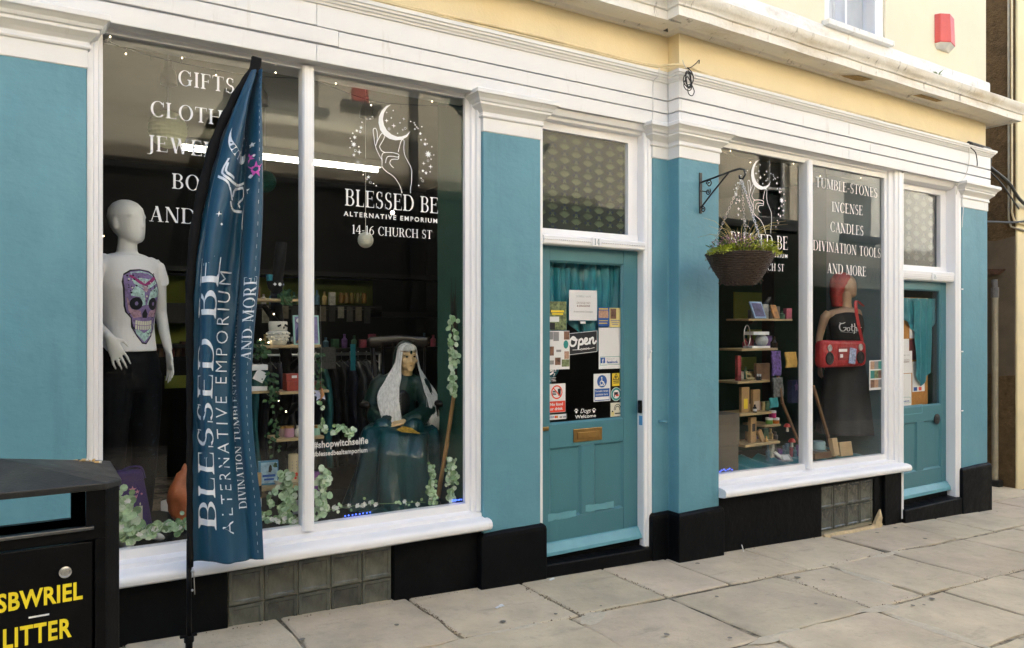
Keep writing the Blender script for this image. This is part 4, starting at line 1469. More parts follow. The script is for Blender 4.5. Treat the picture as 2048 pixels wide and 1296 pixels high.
mb.build('front_stile', M_BIN, bin_)
mb = MB()
mb.box(BL + 0.03, PR, BY0 + 0.010, BY0 + 0.03, z0 + 0.03, 0.978)
bdoor = mb.build('door', M_BIN, bin_, bevel=0.003)
mb = MB()
mb.lathe([(0.0, 0), (0.016, 0.0), (0.016, 0.003), (0.0125, 0.0045), (0.010, 0.002), (0.0075, 0.002), (0.0065, 0.005), (0.0, 0.005)], (0, 0, 0), 20)
mb.build('lock', M_STEEL, bdoor, smooth='auto', xf=Matrix.Translation((0.094, BY0 + 0.0095, 0.901)) @ Matrix.Rotation(R(90), 4, 'X'))


def on_bin(a, b):
    return (a, BY0 + 0.0085, b)


x0, x1 = -0.067, 0.137
zb = 0.819
ps, w = sans_polys('SBWRIEL', 0.048, 0.03, 0, 1.06)
print_obj('lettering', [[(x0 + a * (x1 - x0) / w, zb + b) for a, b in p] for p in ps], on_bin, M_YELP, bdoor)
x0, x1 = -0.053, 0.11
zb = 0.717
ps, w = sans_polys('LITTER', 0.052, 0.03, 0, 1.1)
print_obj('lettering', [[(x0 + a * (x1 - x0) / w, zb + b) for a, b in p] for p in ps], on_bin, M_YELP, bdoor)
x0, x1 = 0.006, 0.055
zb = 0.79
print_obj('dash', [_rect(x0, x1, zb - 0.0025, zb + 0.0025)], on_bin, M_PRINT, bdoor)
mb = MB()
mb.profile_z([(BL + 0.05, BY0 + 0.05), (BX, BY0 + 0.05), (BX, BY1 - 0.05), (BL + 0.05, BY1 - 0.05)], gz(-0.2) - 0.05, z0 + 0.001)
mb.build('base', M_BIN, bin_)
# cigarette stubs on the lid
M_STUB = mat('cork_filter', (0.50, 0.33, 0.13), 0.8, 0.2, 60)
M_ASH = mat('white_cigarette_paper', (0.62, 0.58, 0.5), 0.8, 0.2, 60)
stub_w = ('darkest burnt cigarette stub at the left end of the stubs on the bin lid', 'thin cigarette stub lying crosswise second from left on the bin lid', 'short cork cigarette stub in the middle of the pile on the bin lid', 'pale cigarette stub right of the middle on the bin lid', 'brown cigarette stub tilted over another on the bin lid', 'longest orange cigarette stub at the right end on the bin lid')
for k in range(6):
    px = (0.138 + 0.012 * k)
    py = BY1 - 0.105 - 0.008 * (k % 3)
    z = BZ + 0.019 - 0.0017 * k + (0.006 if k in (2, 4) else 0)
    st = empty('cigarette_stub', (px, py, z), stub_w[k], 'cigarette stub', 'cigarette stubs on the bin')
    a = (0.2, 1.0, -0.5, 0.15, 1.3, -0.1)[k]
    d = Vector((math.cos(a), math.sin(a), 0.0)) * 0.011
    c = Vector((px, py, z))
    mb = MB()
    mb.tube([c - d, c + d * 0.2], 0.0042, 7)
    mb.build('filter', M_STUB, st)
    mb = MB()
    mb.tube([c + d * 0.2, c + d * 0.9], 0.0040, 7)
    mb.build('burnt_end', M_ASH if k else M_IRON, st)

# ------------------------------------------------------------------ feather flag
M_FLAG = mat('petrol_blue_polyester', (0.007, 0.058, 0.112), 0.42, 0.10, 3, 0.12, 30, sheen=0.15)
M_SLEEVE = mat('black_flag_sleeve', (0.004, 0.0038, 0.004), 0.8, 0.3, 8, 0.3, 40, spec=0.2)
M_FPRINT = mat('white_flag_print', (0.66, 0.70, 0.76), 0.55, 0.02)
M_PINK = mat('pink_flag_print', (0.60, 0.09, 0.42), 0.55, 0.02)
YF = -0.20
flag = empty('feather_flag', (0.64, -0.19, gz(0.64)), 'blue feather flag on a black pole in front of the left window', 'flag')
# outline of the cloth, from hem (t = 0) to tip (t = 1): (z, left, right)
FO = [(0.66, 0.49) + (0.965, 0.473), (0.655, 0.774) + (0.954, 0.737), (0.655, 1.007) + (0.927, 0.983), (0.653, 1.263) + (0.909, 1.25), (0.657, 1.519) + (0.918, 1.515), (0.662, 1.798) + (0.942, 1.806),
      (0.699, 2.127) + (0.956, 2.147), (0.771, 2.44) + (0.951, 2.463), (0.844, 2.664) + (0.946, 2.681), (0.911, 2.825) + (0.958, 2.833)]


def interp(tab, t):
    k = t * (len(tab) - 1)
    i = min(int(k), len(tab) - 2)
    f = k - i
    f2 = f
    p0, p1, p2, p3 = tab[max(i - 1, 0)], tab[i], tab[i + 1], tab[min(i + 2, len(tab) - 1)]
    return [0.5 * (2 * b + (c - a) * f2 + (2 * a - 5 * b + 4 * c - d) * f2 ** 2 + (3 * b - a - 3 * c + d) * f2 ** 3) for a, b, c, d in zip(p0, p1, p2, p3)]


def flag_pt(s, t, lift=0.0):
    l, zl, r, zr = interp(FO, max(0.0, min(1.0, t)))
    env = min(1.0, 0.30 + 1.1 * t) * (1.0 if t < 0.85 else max(0.35, 1 - (t - 0.85) * 4))
    ph = 0.9 * math.sin(2.3 * t + 0.4)
    sw = math.sin(2 * math.pi * (1.55 * s + 0.25 * ph) + 0.6)
    d = 0.05 * env * math.copysign(abs(sw) ** 0.75, sw) + 0.022 * env * math.sin(2 * math.pi * (3.4 * s - 0.8 * t) + 1.0)
    d += 0.012 * noise.noise(Vector((s * 3, t * 9, 1.5))) + 0.030 * math.exp(-((s - 0.80) / 0.07) ** 2) * min(1, 1.4 - t)
    d += 0.006 * noise.noise(Vector((s * 9, t * 16 + s * 7, 4.5)))
    # gather near the hem
    if t < 0.12:
        d += 0.03 * (0.12 - t) / 0.12 * math.sin(s * 5 + 1.2)
    s = s + 0.11 * env * math.sin(2 * math.pi * 1.55 * s + 1.2 + 2 * t) * min(1.0, 6 * s, 6 * (1 - s))
    return (l + (r - l) * s, YF - 0.01 + d - lift - 0.02 * s, zl + (zr - zl) * s + 0.004 * math.sin(s * 9))


mb = MB()
mb.grid(60, 150, lambda s, t: flag_pt(s, t))
cloth = mb.build('cloth', M_FLAG, flag, smooth=True)
so = cloth.modifiers.new('thickness', 'SOLIDIFY')
so.thickness = 0.0012
so.offset = 1.0 if False else 0.0


# print on the cloth, laid out along (s, t)
def txt_up(polys, w, s_base, t0, t1, s_h, h, drift=0.0):
    """lettering that reads upwards, its foot to the right"""
    o = []
    for p in polys:
        o.append([(s_base + drift * (a / w) - b / h * s_h, t0 + (t1 - t0) * a / w) for a, b in p])
    return o


def subdiv(polys, n=3):
    """cut quads and n-gons of print finer so that they can follow the folds"""
    o = []
    for p in polys:
        if len(p) == 4:
            (a, b, c, d) = [Vector(q) for q in p]
            L1 = max((b - a).length, (c - d).length)
            L2 = max((d - a).length, (c - b).length)
            nu, nv = max(1, min(14, int(L1 / 0.025))), max(1, min(14, int(L2 / 0.025)))
            for i in range(nu):
                for j in range(nv):
                    def q(x, y):
                        return tuple((a * (1 - x) + b * x) * (1 - y) + (d * (1 - x) + c * x) * y)
                    o.append([q(i / nu, j / nv), q((i + 1) / nu, j / nv), q((i + 1) / nu, (j + 1) / nv), q(i / nu, (j + 1) / nv)])
        else:
            o.append(p)
    return o


def ft(y):
    """share of the cloth's height at a given height above the street"""
    return y


on_flag = lambda a, b: flag_pt(a, b, 0.0035)
ps, w = serif_polys('BLESSED BE', 1.0, 0.9, 0.05)
print_obj('lettering', subdiv(txt_up(ps, w, 0.36, 0.065, 0.60, 0.29, 1.0, 0.02)), on_flag, M_FPRINT, cloth)
ps, w = sans_polys('ALTERNATIVE EMPORIUM', 1.0, -0.012, 0, 1.35)
print_obj('lettering', txt_up(ps, w, 0.56, 0.060, 0.575, 0.13, 1.0, -0.05), on_flag, M_FPRINT, cloth)
ps, w = serif_polys('DIVINATION TUMBLESTONES INCENSE', 1.0, 0.8, 0.08)
print_obj('lettering', subdiv(txt_up(ps, w, 0.79, 0.10, 0.53, 0.15, 1.0, 0.0)), on_flag, M_FPRINT, cloth)
ps, w = serif_polys('AND MORE', 1.0, 0.8, 0.08)
print_obj('lettering', subdiv(txt_up(ps, w, 0.97, 0.41, 0.565, 0.125, 1.0, -0.01)), on_flag, M_FPRINT, cloth)
lg = []
mo = []
for k in range(17):
    a = R(150 + 190 * k / 16)
    mo.append((a, k))
for k in range(16):
    f0, f1 = math.sin(math.pi * k / 16), math.sin(math.pi * (k + 1) / 16)
    a0, a1 = R(160 + 200 * k / 16), R(160 + 200 * (k + 1) / 16)
    def mp(a, q):
        return (0.50 + 0.26 * math.cos(a) * q, 0.80 + 0.052 * math.sin(a) * q)
    lg.append([mp(a0, 1), mp(a1, 1), mp(a1, 1 - 0.30 * f1), mp(a0, 1 - 0.30 * f0)])
for line in ([(0.30, 0.715), (0.26, 0.67), (0.36, 0.645), (0.46, 0.64), (0.60, 0.645)], [(0.22, 0.66), (0.34, 0.635), (0.42, 0.59)], [(0.42, 0.60), (0.44, 0.625), (0.58, 0.63), (0.60, 0.60), (0.52, 0.585), (0.55, 0.57)], [(0.40, 0.585), (0.44, 0.565), (0.58, 0.555)], [(0.63, 0.61), (0.64, 0.58), (0.61, 0.53), (0.62, 0.50)], [(0.30, 0.70), (0.30, 0.67), (0.40, 0.655)]):
    sp = [(a, 0.640 + (b - 0.50) * 0.52) for a, b in spline(line, 4)]
    for i in range(len(sp) - 1):
        (a, b), (c, d) = sp[i], sp[i + 1]
        e = 0.011 if abs(d - b) * 4 > abs(c - a) else 0.0
        f_ = 0.0022 if e == 0.0 else 0.0
        lg.append([(a - e, b - f_), (c - e, d - f_), (c + e, d + f_), (a + e, b + f_)])
sc = 0.125
for (a, b, r, n) in ((0.70, 0.805, 0.045, 5), (0.86, 0.79, 0.035, 5), (0.52, 0.825, 0.04, 4), (0.74, 0.715, 0.06, 4), (0.82, 0.665, 0.04, 5), (0.72, 0.625, 0.03, 5), (0.30, 0.60, 0.03, 4), (0.50, 0.80, 0.02, 8), (0.66, 0.77, 0.012, 8), (0.78, 0.755, 0.012, 8), (0.88, 0.755, 0.014, 8), (0.62, 0.61, 0.012, 8), (0.67, 0.595, 0.01, 8), (0.86, 0.70, 0.02, 8), (0.34, 0.575, 0.012, 8), (0.64, 0.83, 0.01, 8), (0.75, 0.83, 0.01, 8), (0.46, 0.775, 0.02, 8)):
    b = 0.645 + (b - 0.575) * 0.62
    lg.append([(x, b + (y - b) * 0.17) for x, y in star_poly(a, b, r, n if n < 8 else 4, 0.45 if n == 5 else 0.25 if n == 4 else 0.8)])
print_obj('moon_and_hand_print', lg, on_flag, M_FPRINT, cloth)
pk = [[(x, b + (y - b) * 0.17) for x, y in star_poly(a, b, r, n, 0.4)] for (a, b, r, n) in ((0.84, 0.755, 0.055, 6), (0.90, 0.732, 0.085, 7), (0.70, 0.762, 0.03, 6), (0.76, 0.69, 0.035, 5))]
print_obj('pink_star_print', pk, on_flag, M_PINK, cloth)
mb = MB()   # stitched hem lines
for sx in (0.93,):
    for j in range(110):
        if j % 2 == 0:
            t = 0.02 + 0.95 * j / 110
            p0, p1 = flag_pt(sx, t, 0.003), flag_pt(sx, t + 0.006, 0.003)
            mb.add([(p0[0] - .0006, p0[1], p0[2]), (p0[0] + .0006, p0[1], p0[2]), (p1[0] + .0006, p1[1], p1[2]), (p1[0] - .0006, p1[1], p1[2])], [(0, 1, 2, 3)])
o = mb.build('hem_stitch', M_FPRINT, cloth)
o['kind'] = 'stuff'
# sleeve and pole
sl = [(0.644, 0.478), (0.642, 0.776), (0.642, 1.008), (0.642, 1.263), (0.642, 1.519), (0.644, 1.797), (0.677, 2.125), (0.748, 2.449), (0.834, 2.675), (0.913, 2.82), (0.942, 2.869)]
mb = MB()
rr = [0.014, 0.014, 0.014, 0.015, 0.017, 0.02, 0.023, 0.022, 0.018, 0.015, 0.014]
sp = spline([(a, YF + 0.004, b) for a, b in sl], 6)
mb.tube(sp, [interp([(r,) for r in rr], i / (len(sp) - 1))[0] * (1 + 0.12 * math.sin(i * 1.7)) for i in range(len(sp))], 12)
mb.build('sleeve', M_SLEEVE, flag, smooth=True)
mb = MB()
tp = (0.942, 2.879)
mb.rbox((tp[0] - 0.004, YF - 0.005, tp[1] - 0.02), 0.024, 0.012, 0.042, 0, 0, R(8))
mb.build('sleeve_end', M_SLEEVE, flag, bevel=0.006)
px = 0.64
mb = MB()
mb.tube([(px, -0.19, gz(px) - 0.02), (px, -0.19, 0.60)], 0.0115, 12)
mb.build('pole', M_BIN, flag, smooth=True)
mb = MB()
mb.tube([(px, -0.19, gz(px) + 0.045), (px, -0.19, gz(px) + 0.075)], 0.022, 12)
mb.tube([(px, -0.19, gz(px) - 0.03), (px, -0.19, gz(px) + 0.045)], 0.016, 12)
mb.box(px - 0.04, px + 0.035, -0.20, -0.18, gz(px) + 0.07, gz(px) + 0.08)
mb.build('ground_socket', M_BIN, flag, bevel=0.002)
mb = MB()
mb.tube([(px + 0.012, -0.205, 0.475), (px + 0.018, -0.207, 0.46), (px + 0.02, -0.207, 0.40), (px + 0.022, -0.206, 0.35)], 0.0022, 6)
mb.ball((px + 0.012, -0.205, 0.46), 0.007)
mb.ball((px + 0.012, -0.203, 0.37), 0.006)
mb.build('toggle_cord', M_STEEL, flag, smooth=True)

# ------------------------------------------------------------------ alarm box, cables, plant in the cornice
ab = empty('alarm_box', (7.3, YB, 4.2), 'faded red burglar alarm box high on the cream wall', 'alarm box')
yb = YB + 0.01 - 0.001
a0, a1, zl, zh = 7.134, 7.412, 4.179, 4.496
mc = (a0 + a1) / 2 - 0.03
mb = MB()
f = [(a0, zl + 0.06), (mc, zl + 0.045), (a1, zl + 0.06), (a1, zh - 0.02), (mc, zh + 0.01), (a0, zh - 0.02)]
b = [(a0, zl + 0.06), (a1, zl + 0.06), (a1, zh - 0.02), (a0, zh - 0.02)]
mb.add([(a0, yb, zl + 0.05), (a1, yb, zl + 0.05), (a1, yb, zh), (a0, yb, zh), (a0 + 0.01, yb - 0.05, zl + 0.05), (mc, yb - 0.095, zl + 0.05), (a1 - 0.01, yb - 0.05, zl + 0.05), (a1 - 0.02, yb - 0.045, zh), (mc, yb - 0.085, zh), (a0 + 0.02, yb - 0.045, zh)],
       [(0, 4, 9, 3), (4, 5, 8, 9), (5, 6, 7, 8), (6, 1, 2, 7), (3, 9, 8, 7, 2), (0, 1, 6, 5, 4)])
mb.build('cover', M_RED, ab, bevel=0.006)
mb = MB()
mb.add([(a0 + 0.005, yb, zl + 0.048), (a1 - 0.005, yb, zl + 0.048), (a0 + 0.013, yb - 0.047, zl + 0.048), (mc, yb - 0.09, zl + 0.048), (a1 - 0.013, yb - 0.047, zl + 0.048), (a0 + 0.03, yb, zl), (a1 - 0.03, yb, zl), (mc, yb - 0.05, zl)],
       [(0, 2, 5), (2, 3, 7, 5), (3, 4, 6, 7), (4, 1, 6), (5, 7, 6), (0, 1, 4, 3, 2)])
mb.build('base', M_OFFW, ab)

rd = random.Random(21)


def run(name, pts, r, m, label, cat, n=7, sag=0.0):
    o = MB()
    o.tube(spline(pts, 5), r, n)
    return tag(o.build(name, m, None, smooth=True), label, cat)


zc = 3.405
pts = [(u, -0.035 + rd.uniform(-0.006, 0.006), zc + rd.uniform(-0.007, 0.007)) for u in [-3.5 + 0.42 * i for i in range(17)]] + [(3.66, -0.05, zc - 0.005), (3.80, -0.145, zc - 0.002), (3.93, -0.165, zc - 0.01), (4.12, -0.15, zc - 0.02)]
pts += [(u, YB - 0.03 + rd.uniform(-0.004, 0.004), 3.396 + droop(u) + rd.uniform(-0.005, 0.004)) for u in [4.45 + 0.4 * i for i in range(9)]] + [(8.02, YB - 0.02, 3.392 + droop(8))]
run('cable', pts, 0.0105, M_CABLEC, 'thick cream painted cable lying along the top of the fascia', 'cable')
pts = [(u, -0.055 + rd.uniform(-0.008, 0.008), 3.385 + rd.uniform(-0.004, 0.006)) for u in [1.0 + 0.4 * i for i in range(7)]] + [(3.70, -0.075, 3.388), (3.83, -0.165, 3.385), (3.98, -0.16, 3.38), (4.30, -0.155, 3.37)]
run('cable', pts, 0.005, M_CABLEC, 'thin cream cable sagging below the thick one on the fascia', 'cable')
# coil of spare black wire
cl = []
for i in range(60):
    a = i * 0.52
    cl.append((3.862 + 0.030 * math.sin(a) * (1 + 0.3 * math.sin(i * 0.7)), YB - 0.085 + 0.012 * math.cos(i * 0.9), 3.315 + 0.055 * math.cos(a) * (1 + 0.25 * math.cos(i * 0.37)) - 0.0006 * i))
cl += [(3.90, YB - 0.09, 3.25), (3.912, YB - 0.09, 3.22), (3.89, YB - 0.09, 3.19), (3.858, YB - 0.09, 3.20), (3.852, YB - 0.09, 3.235), (3.88, YB - 0.09, 3.255)]
cl = [(3.99, YB - 0.06, 3.44), (3.97, YB - 0.08, 3.455), (3.93, YB - 0.085, 3.42), (3.88, YB - 0.085, 3.385)] + cl
run('wire_coil', cl, 0.0035, M_CABLEK, 'tangled coil of spare black wire hanging where the fascia steps out', 'wire', 5)
run('cable_hook', [(3.82, YB - 0.07, 3.43), (3.815, YB - 0.085, 3.40), (3.83, YB - 0.09, 3.375), (3.845, YB - 0.088, 3.37)], 0.003, M_STEEL, 'small bright wire hook holding the black coil', 'hook', 5)
run('wire', [(3.70, -0.075, 3.385), (3.695, -0.072, 3.33), (3.69, -0.030, 3.30), (3.69, -0.026, 3.2), (3.688, -0.026, 3.02)], 0.003, M_WHITE, 'thin white painted wire running down the fascia beside the break', 'wire', 5)
# right hand end of the facade
e = (8.09, YB - 0.02, 3.335)
run('cable', [(7.6, YB - 0.06, 3.345), (7.9, YB - 0.05, 3.34), e, (8.35, 0.05, 3.29), (9.0, 0.12, 3.15), (9.73, 0.30, 3.02), (10.6, 0.34, 2.86)], 0.018, M_CABLEK, 'thick black cable crossing the alley from the fascia end', 'cable', 8)
run('cable', [(7.75, YB - 0.05, 3.345), (8.06, YB - 0.045, 3.325), (8.3, 0.02, 3.24), (8.8, 0.10, 3.12), (9.70, 0.33, 2.95)], 0.009, M_CABLEK, 'thinner black cable under the thick one across the alley', 'cable', 6)
run('cable', [(8.12, YB - 0.01, 3.33), (8.13, YB + 0.0, 3.2), (8.10, YB + 0.03, 3.05), (8.11, 0.0, 2.98), (8.10, 0.03, 2.80)], 0.012, M_CABLEK, 'black cable dropping round the right end of the fascia', 'cable', 6)
run('cable', [(8.10, YB + 0.02, 3.20), (8.12, -0.06, 3.06), (8.11, -0.03, 2.94), (8.13, 0.0, 2.84), (8.11, 0.02, 2.70)], 0.010, mat('grey_tape', (0.32, 0.30, 0.27), 0.7, 0.3, 30), 'grey taped cable end hanging beside the right capital', 'cable', 6)
run('cable', [(8.085, 0.05, 2.69), (8.5, 0.15, 2.70), (9.0, 0.25, 2.74), (9.71, 0.345, 2.80), (10.6, 0.34, 2.92)], 0.012, M_CABLEK, 'lower black cable slung from the blue pilaster to the cream house', 'cable', 6)
run('wire', [(7.62, YB - 0.07, 3.30), (7.70, YB - 0.075, 3.26), (7.74, YB - 0.07, 3.18), (7.76, YB - 0.06, 3.14)], 0.005, M_CABLEK, 'short black wire tail over the fascia right end', 'wire', 5)
run('wire', [(7.60, YB - 0.06, 3.30), (7.64, YB - 0.045, 3.2), (7.63, YB - 0.035, 3.10), (7.58, YB - 0.035, 3.02), (7.52, YB - 0.04, 2.98), (7.49, YB - 0.02, 2.94), (7.49, YB - 0.004, 2.85)], 0.003, M_OFFW, 'loose white wire curving down the fascia above door 16', 'wire', 5)
run('wire', [(7.607, YB - 0.01, 2.76)] + [(7.604, YB + 0.010, z) for z in (2.4, 1.9, 1.4, 0.9, 0.5)], 0.004, M_WHITE, 'white painted wire running down beside the right pilaster', 'wire', 5)
for k, (x, z, wl_) in enumerate(((3.705, 1.42, 'white bell push button on the frame of door 14'), (7.60, 1.95, 'white cable clip level with the number over door 16'), (7.60, 1.35, 'white cable clip halfway up beside the right pilaster'), (7.60, 0.78, 'lowest white cable clip beside the right pilaster'))):
    yy = 0.010 if k == 0 else YB + 0.008
    mb = MB()
    if k == 0:
        mb.rbox((x - 0.016, 0.006, z), 0.009, 0.006, 0.05)
        mb.ball((x - 0.016, 0.0, z), 0.011)
        tag(mb.build('bell_push', M_WHITE2, None, bevel=0.003), wl_, 'bell')
    else:
        mb.rbox((x, yy - 0.006, z), 0.016, 0.008, 0.006)
        tag(mb.build('cable_clip', M_WHITE2, None, bevel=0.002), wl_, 'clip')
# black keypad and blue sticker on the reveal of door 14
mb = MB()
k0 = (3.6495, 0.058)
mb.box(3.632, 3.6495, 0.040, 0.072, 0.985, 1.075)
kp = tag(mb.build('door_camera', M_BIN, None, bevel=0.005), 'small black door camera on the white reveal of door 14', 'camera')
mb = MB()
mb.lathe([(0.010, 0), (0.010, 0.003), (0.0, 0.004)], (0, 0, 0), 12)
mb.build('lens', mat('lens_glass', (0.02, 0.02, 0.03), 0.05), kp, xf=Matrix.Translation((3.632, 0.056, 1.04)) @ Matrix.Rotation(R(-90), 4, 'Y'))
mb = MB()
mb.box(3.6475, 3.6495, 0.040, 0.074, 0.90, 0.965)
bs_ = tag(mb.build('sticker', mat('sky_blue_sticker', (0.10, 0.32, 0.60), 0.5), None), 'small blue sticker below the door camera', 'sticker')
# pipe stub on pier
mb = MB()
mb.tube([(3.77, 0.0, 0.925), (3.77, -0.05, 0.925), (3.79, -0.055, 0.925)], 0.008, 8)
tag(mb.build('pipe_stub', M_BLUE, None, smooth=True), 'blue painted pipe stub poking from the recessed pilaster face', 'pipe')


def leaf_mesh(mb, c, d, l, w, up=(0, 0, 1), bend=0.2):
    c, d, up = Vector(c), Vector(d).normalized(), Vector(up)
    sde = d.cross(up)
    sde = sde.normalized() if sde.length > 1e-4 else Vector((1, 0, 0))
    nn = sde.cross(d)
    p = [c, c + d * l * 0.45 + sde * w + nn * l * bend * 0.3, c + d * l, c + d * l * 0.45 - sde * w + nn * l * bend * 0.3]
    p[2] = p[2] - nn * l * bend * 0.5
    mb.add(p, [(0, 1, 2), (0, 2, 3)])


mb = MB()
rd = random.Random(2)
for i in range(22):
    a = rd.uniform(0, 6.28)
    leaf_mesh(mb, (6.98, YB - 0.1, 3.81 + rd.uniform(0, 0.06)), (math.cos(a), math.sin(a) * 0.6, rd.uniform(0.4, 1.4)), rd.uniform(0.04, 0.08), 0.008)
tag(mb.build('weed', mat('grey_green_weed', (0.16, 0.24, 0.10), 0.8, 0.3, 30), None), 'small green weed growing from the cornice below the alarm box', 'weed')

# litter and bits on the ground
mb = MB()
for dx in (0, 0.02, 0.035):
    mb.rbox((2.23 + dx, -0.34 + dx * 0.3, gz(2.23) + 0.007), 0.016, 0.008, 0.0012, 0.4 + dx * 30)
tag(mb.build('paper_scrap', M_PRINT, None), 'torn white paper scrap on the paving left of the door', 'litter')
mb = MB()
mb.tube([(4.50, -0.125, gz(4.5)), (4.49, -0.115, gz(4.5) + 0.05)], 0.004, 6)
tag(mb.build('paper_straw', M_PRINT, None), 'white straw stub leaning on the black riser under the right window', 'litter')
mb = MB()
mb.rbox((2.80, -0.06, gz(2.8) + 0.008), 0.022, 0.007, 0.003, 0.3)
tag(mb.build('paper_scrap', M_PRINT, None), 'small white paper scrap against the left end of the doorstep', 'litter')

# ------------------------------------------------------------------ bracket and hanging basket
BU = 4.064
br = empty('hanging_bracket', (BU, YB, 2.5), 'black wrought iron scroll bracket on the blue pier', 'bracket')
mb = MB()
mb.box(BU - 0.013, BU + 0.013, YB - 0.008, YB + 0.001, 2.40, 2.69)
mb.build('wall_plate', M_IRON, br, bevel=0.002)
mb = MB()
mb.tube([(BU, YB - 0.008, 2.62), (BU, YB - 0.30, 2.655), (BU, YB - 0.36, 2.658), (BU, YB - 0.395, 2.645), (BU, YB - 0.405, 2.61), (BU, YB - 0.385, 2.585), (BU, YB - 0.36, 2.592), (BU, YB - 0.355, 2.612)], 0.007, 8)
mb.build('arm', M_IRON, br, smooth=True)
mb = MB()
mb.tube([(BU, YB - 0.008, 2.44), (BU, YB - 0.10, 2.52), (BU, YB - 0.24, 2.63), (BU, YB - 0.27, 2.652)], 0.006, 8)
mb.build('stay', M_IRON, br, smooth=True)
for (y, z, r, s0) in ((YB - 0.085, 2.60, 0.028, 0.0), (YB - 0.075, 2.545, 0.024, 2.4), (YB - 0.028, 2.425, 0.022, 1.0)):
    mb = MB()
    mb.tube([(BU, y + r * (1 - k / 22) * math.cos(s0 + k * 0.5), z + r * (1 - k / 22) * math.sin(s0 + k * 0.5)) for k in range(18)], 0.0045, 6)
    mb.build('scroll', M_IRON, br, smooth=True)
mb = MB()
mb.tube([(BU, YB - 0.008, 2.56), (BU, YB - 0.07, 2.545)], 0.004, 6)
mb.build('tie_bar', M_IRON, br, smooth=True)

HB = Vector((BU - 0.005, YB - 0.365, 2.08))
hb = empty('hanging_basket', (HB.x, HB.y, 1.86), 'brown wicker hanging basket with lime leaves and purple flowers', 'hanging basket')
M_WICK = mat('dark_brown_wicker', (0.055, 0.032, 0.020), 0.6, 0.45, 30, 0.3, 60, rnd=0.2)
mb = MB()
rd = random.Random(4)


def bprof(t):
    return 0.095 + 0.125 * (t ** 0.75)


NW = 19
for k in range(NW):
    t = k / (NW - 1)
    r = bprof(t)
    z = HB.z - 0.20 + 0.20 * t
    pts = []
    for i in range(49):
        a = 2 * math.pi * i / 48
        q = r + 0.006 * (1 if (i + k) % 2 else -1) + rd.uniform(-0.002, 0.002)
        pts.append((HB.x + q * math.cos(a), HB.y + q * math.sin(a), z + rd.uniform(-0.002, 0.002)))
    mb.tube(pts, 0.0062, 5, caps=False)
wv = mb.build('wicker_weave', M_WICK, hb, smooth=True)
wv['kind'] = 'stuff'
mb = MB()
for i in range(24):
    a = 2 * math.pi * i / 24
    mb.tube([(HB.x + bprof(t) * math.cos(a), HB.y + bprof(t) * math.sin(a), HB.z - 0.205 + 0.215 * t) for t in (0, 0.3, 0.6, 1)], 0.004, 5)
for i in range(60):
    a = rd.uniform(0, 6.28)
    t = rd.random()
    r = bprof(t) + 0.008
    mb.tube([(HB.x + r * math.cos(a), HB.y + r * math.sin(a), HB.z - 0.2 + 0.2 * t), (HB.x + (r + 0.015) * math.cos(a + 0.12), HB.y + (r + 0.015) * math.sin(a + 0.12), HB.z - 0.2 + 0.2 * t - 0.02)], 0.002, 4)
o = mb.build('stakes', M_WICK, hb)
o['kind'] = 'stuff'
mb = MB()
mb.lathe([(0.0, -0.205), (0.088, -0.20), (0.105, -0.15), (0.16, -0.08), (0.205, -0.01), (0.20, 0.0), (0.0, 0.012)], (HB.x, HB.y, HB.z), 28)
mb.build('liner', mat('dark_soil_liner', (0.014, 0.011, 0.008), 0.95, 0.4, 30), hb, smooth='auto')
M_STEM = mat('straw_grass', (0.50, 0.42, 0.16), 0.7, 0.3, 30)
M_LIME2 = mat('lime_leaf', (0.52, 0.56, 0.07), 0.55, 0.3, 40)
M_PUR = mat('dusty_purple_flower', (0.33, 0.17, 0.25), 0.8, 0.4, 40)
M_LEAFD = mat('mid_green_leaf', (0.10, 0.17, 0.035), 0.6, 0.3, 40)
mb = MB()
for i in range(1500):
    side = rd.random()
    a = rd.uniform(-0.9, 2.0) if side < 0.75 else rd.uniform(2.6, 3.6)
    rr_ = rd.uniform(0.05, 0.245)
    c = (HB.x + rr_ * math.cos(a), HB.y + rr_ * math.sin(a) - 0.02, HB.z + 0.01 + rd.uniform(0, 0.07) * (1 - rr_ / 0.3) + (-0.02 if rr_ > 0.22 else 0))
    leaf_mesh(mb, c, (math.cos(a) + rd.uniform(-1, 1), math.sin(a) + rd.uniform(-1, 1), rd.uniform(-0.4, 0.9)), rd.uniform(0.014, 0.034), rd.uniform(0.005, 0.011))
for i in range(420):
    a = rd.uniform(-2.4, 0.4)
    rr_ = rd.uniform(0.10, 0.25)
    c = (HB.x + rr_ * math.cos(a), HB.y + rr_ * math.sin(a), HB.z + 0.02 + rd.uniform(-0.01, 0.06))
    leaf_mesh(mb, c, (math.cos(a) + rd.uniform(-1, 1), math.sin(a) + rd.uniform(-1, 1), rd.uniform(-0.4, 0.9)), rd.uniform(0.014, 0.034), rd.uniform(0.005, 0.011))
o = mb.build('lime_foliage', M_LIME2, hb)
o['kind'] = 'stuff'
mb = MB()
for i in range(520):
    a = rd.uniform(2.2, 5.2)
    rr_ = rd.uniform(0.03, 0.19)
    hgt = rd.uniform(0.0, 0.12) * (1 - rr_ / 0.4)
    c = (HB.x + rr_ * math.cos(a) - 0.01, HB.y + rr_ * math.sin(a), HB.z + 0.03 + hgt)
    leaf_mesh(mb, c, (rd.uniform(-1, 1), rd.uniform(-1, 1), rd.uniform(0, 1.4)), rd.uniform(0.008, 0.02), rd.uniform(0.003, 0.006))
o = mb.build('purple_flower_mass', M_PUR, hb)
o['kind'] = 'stuff'
mb = MB()
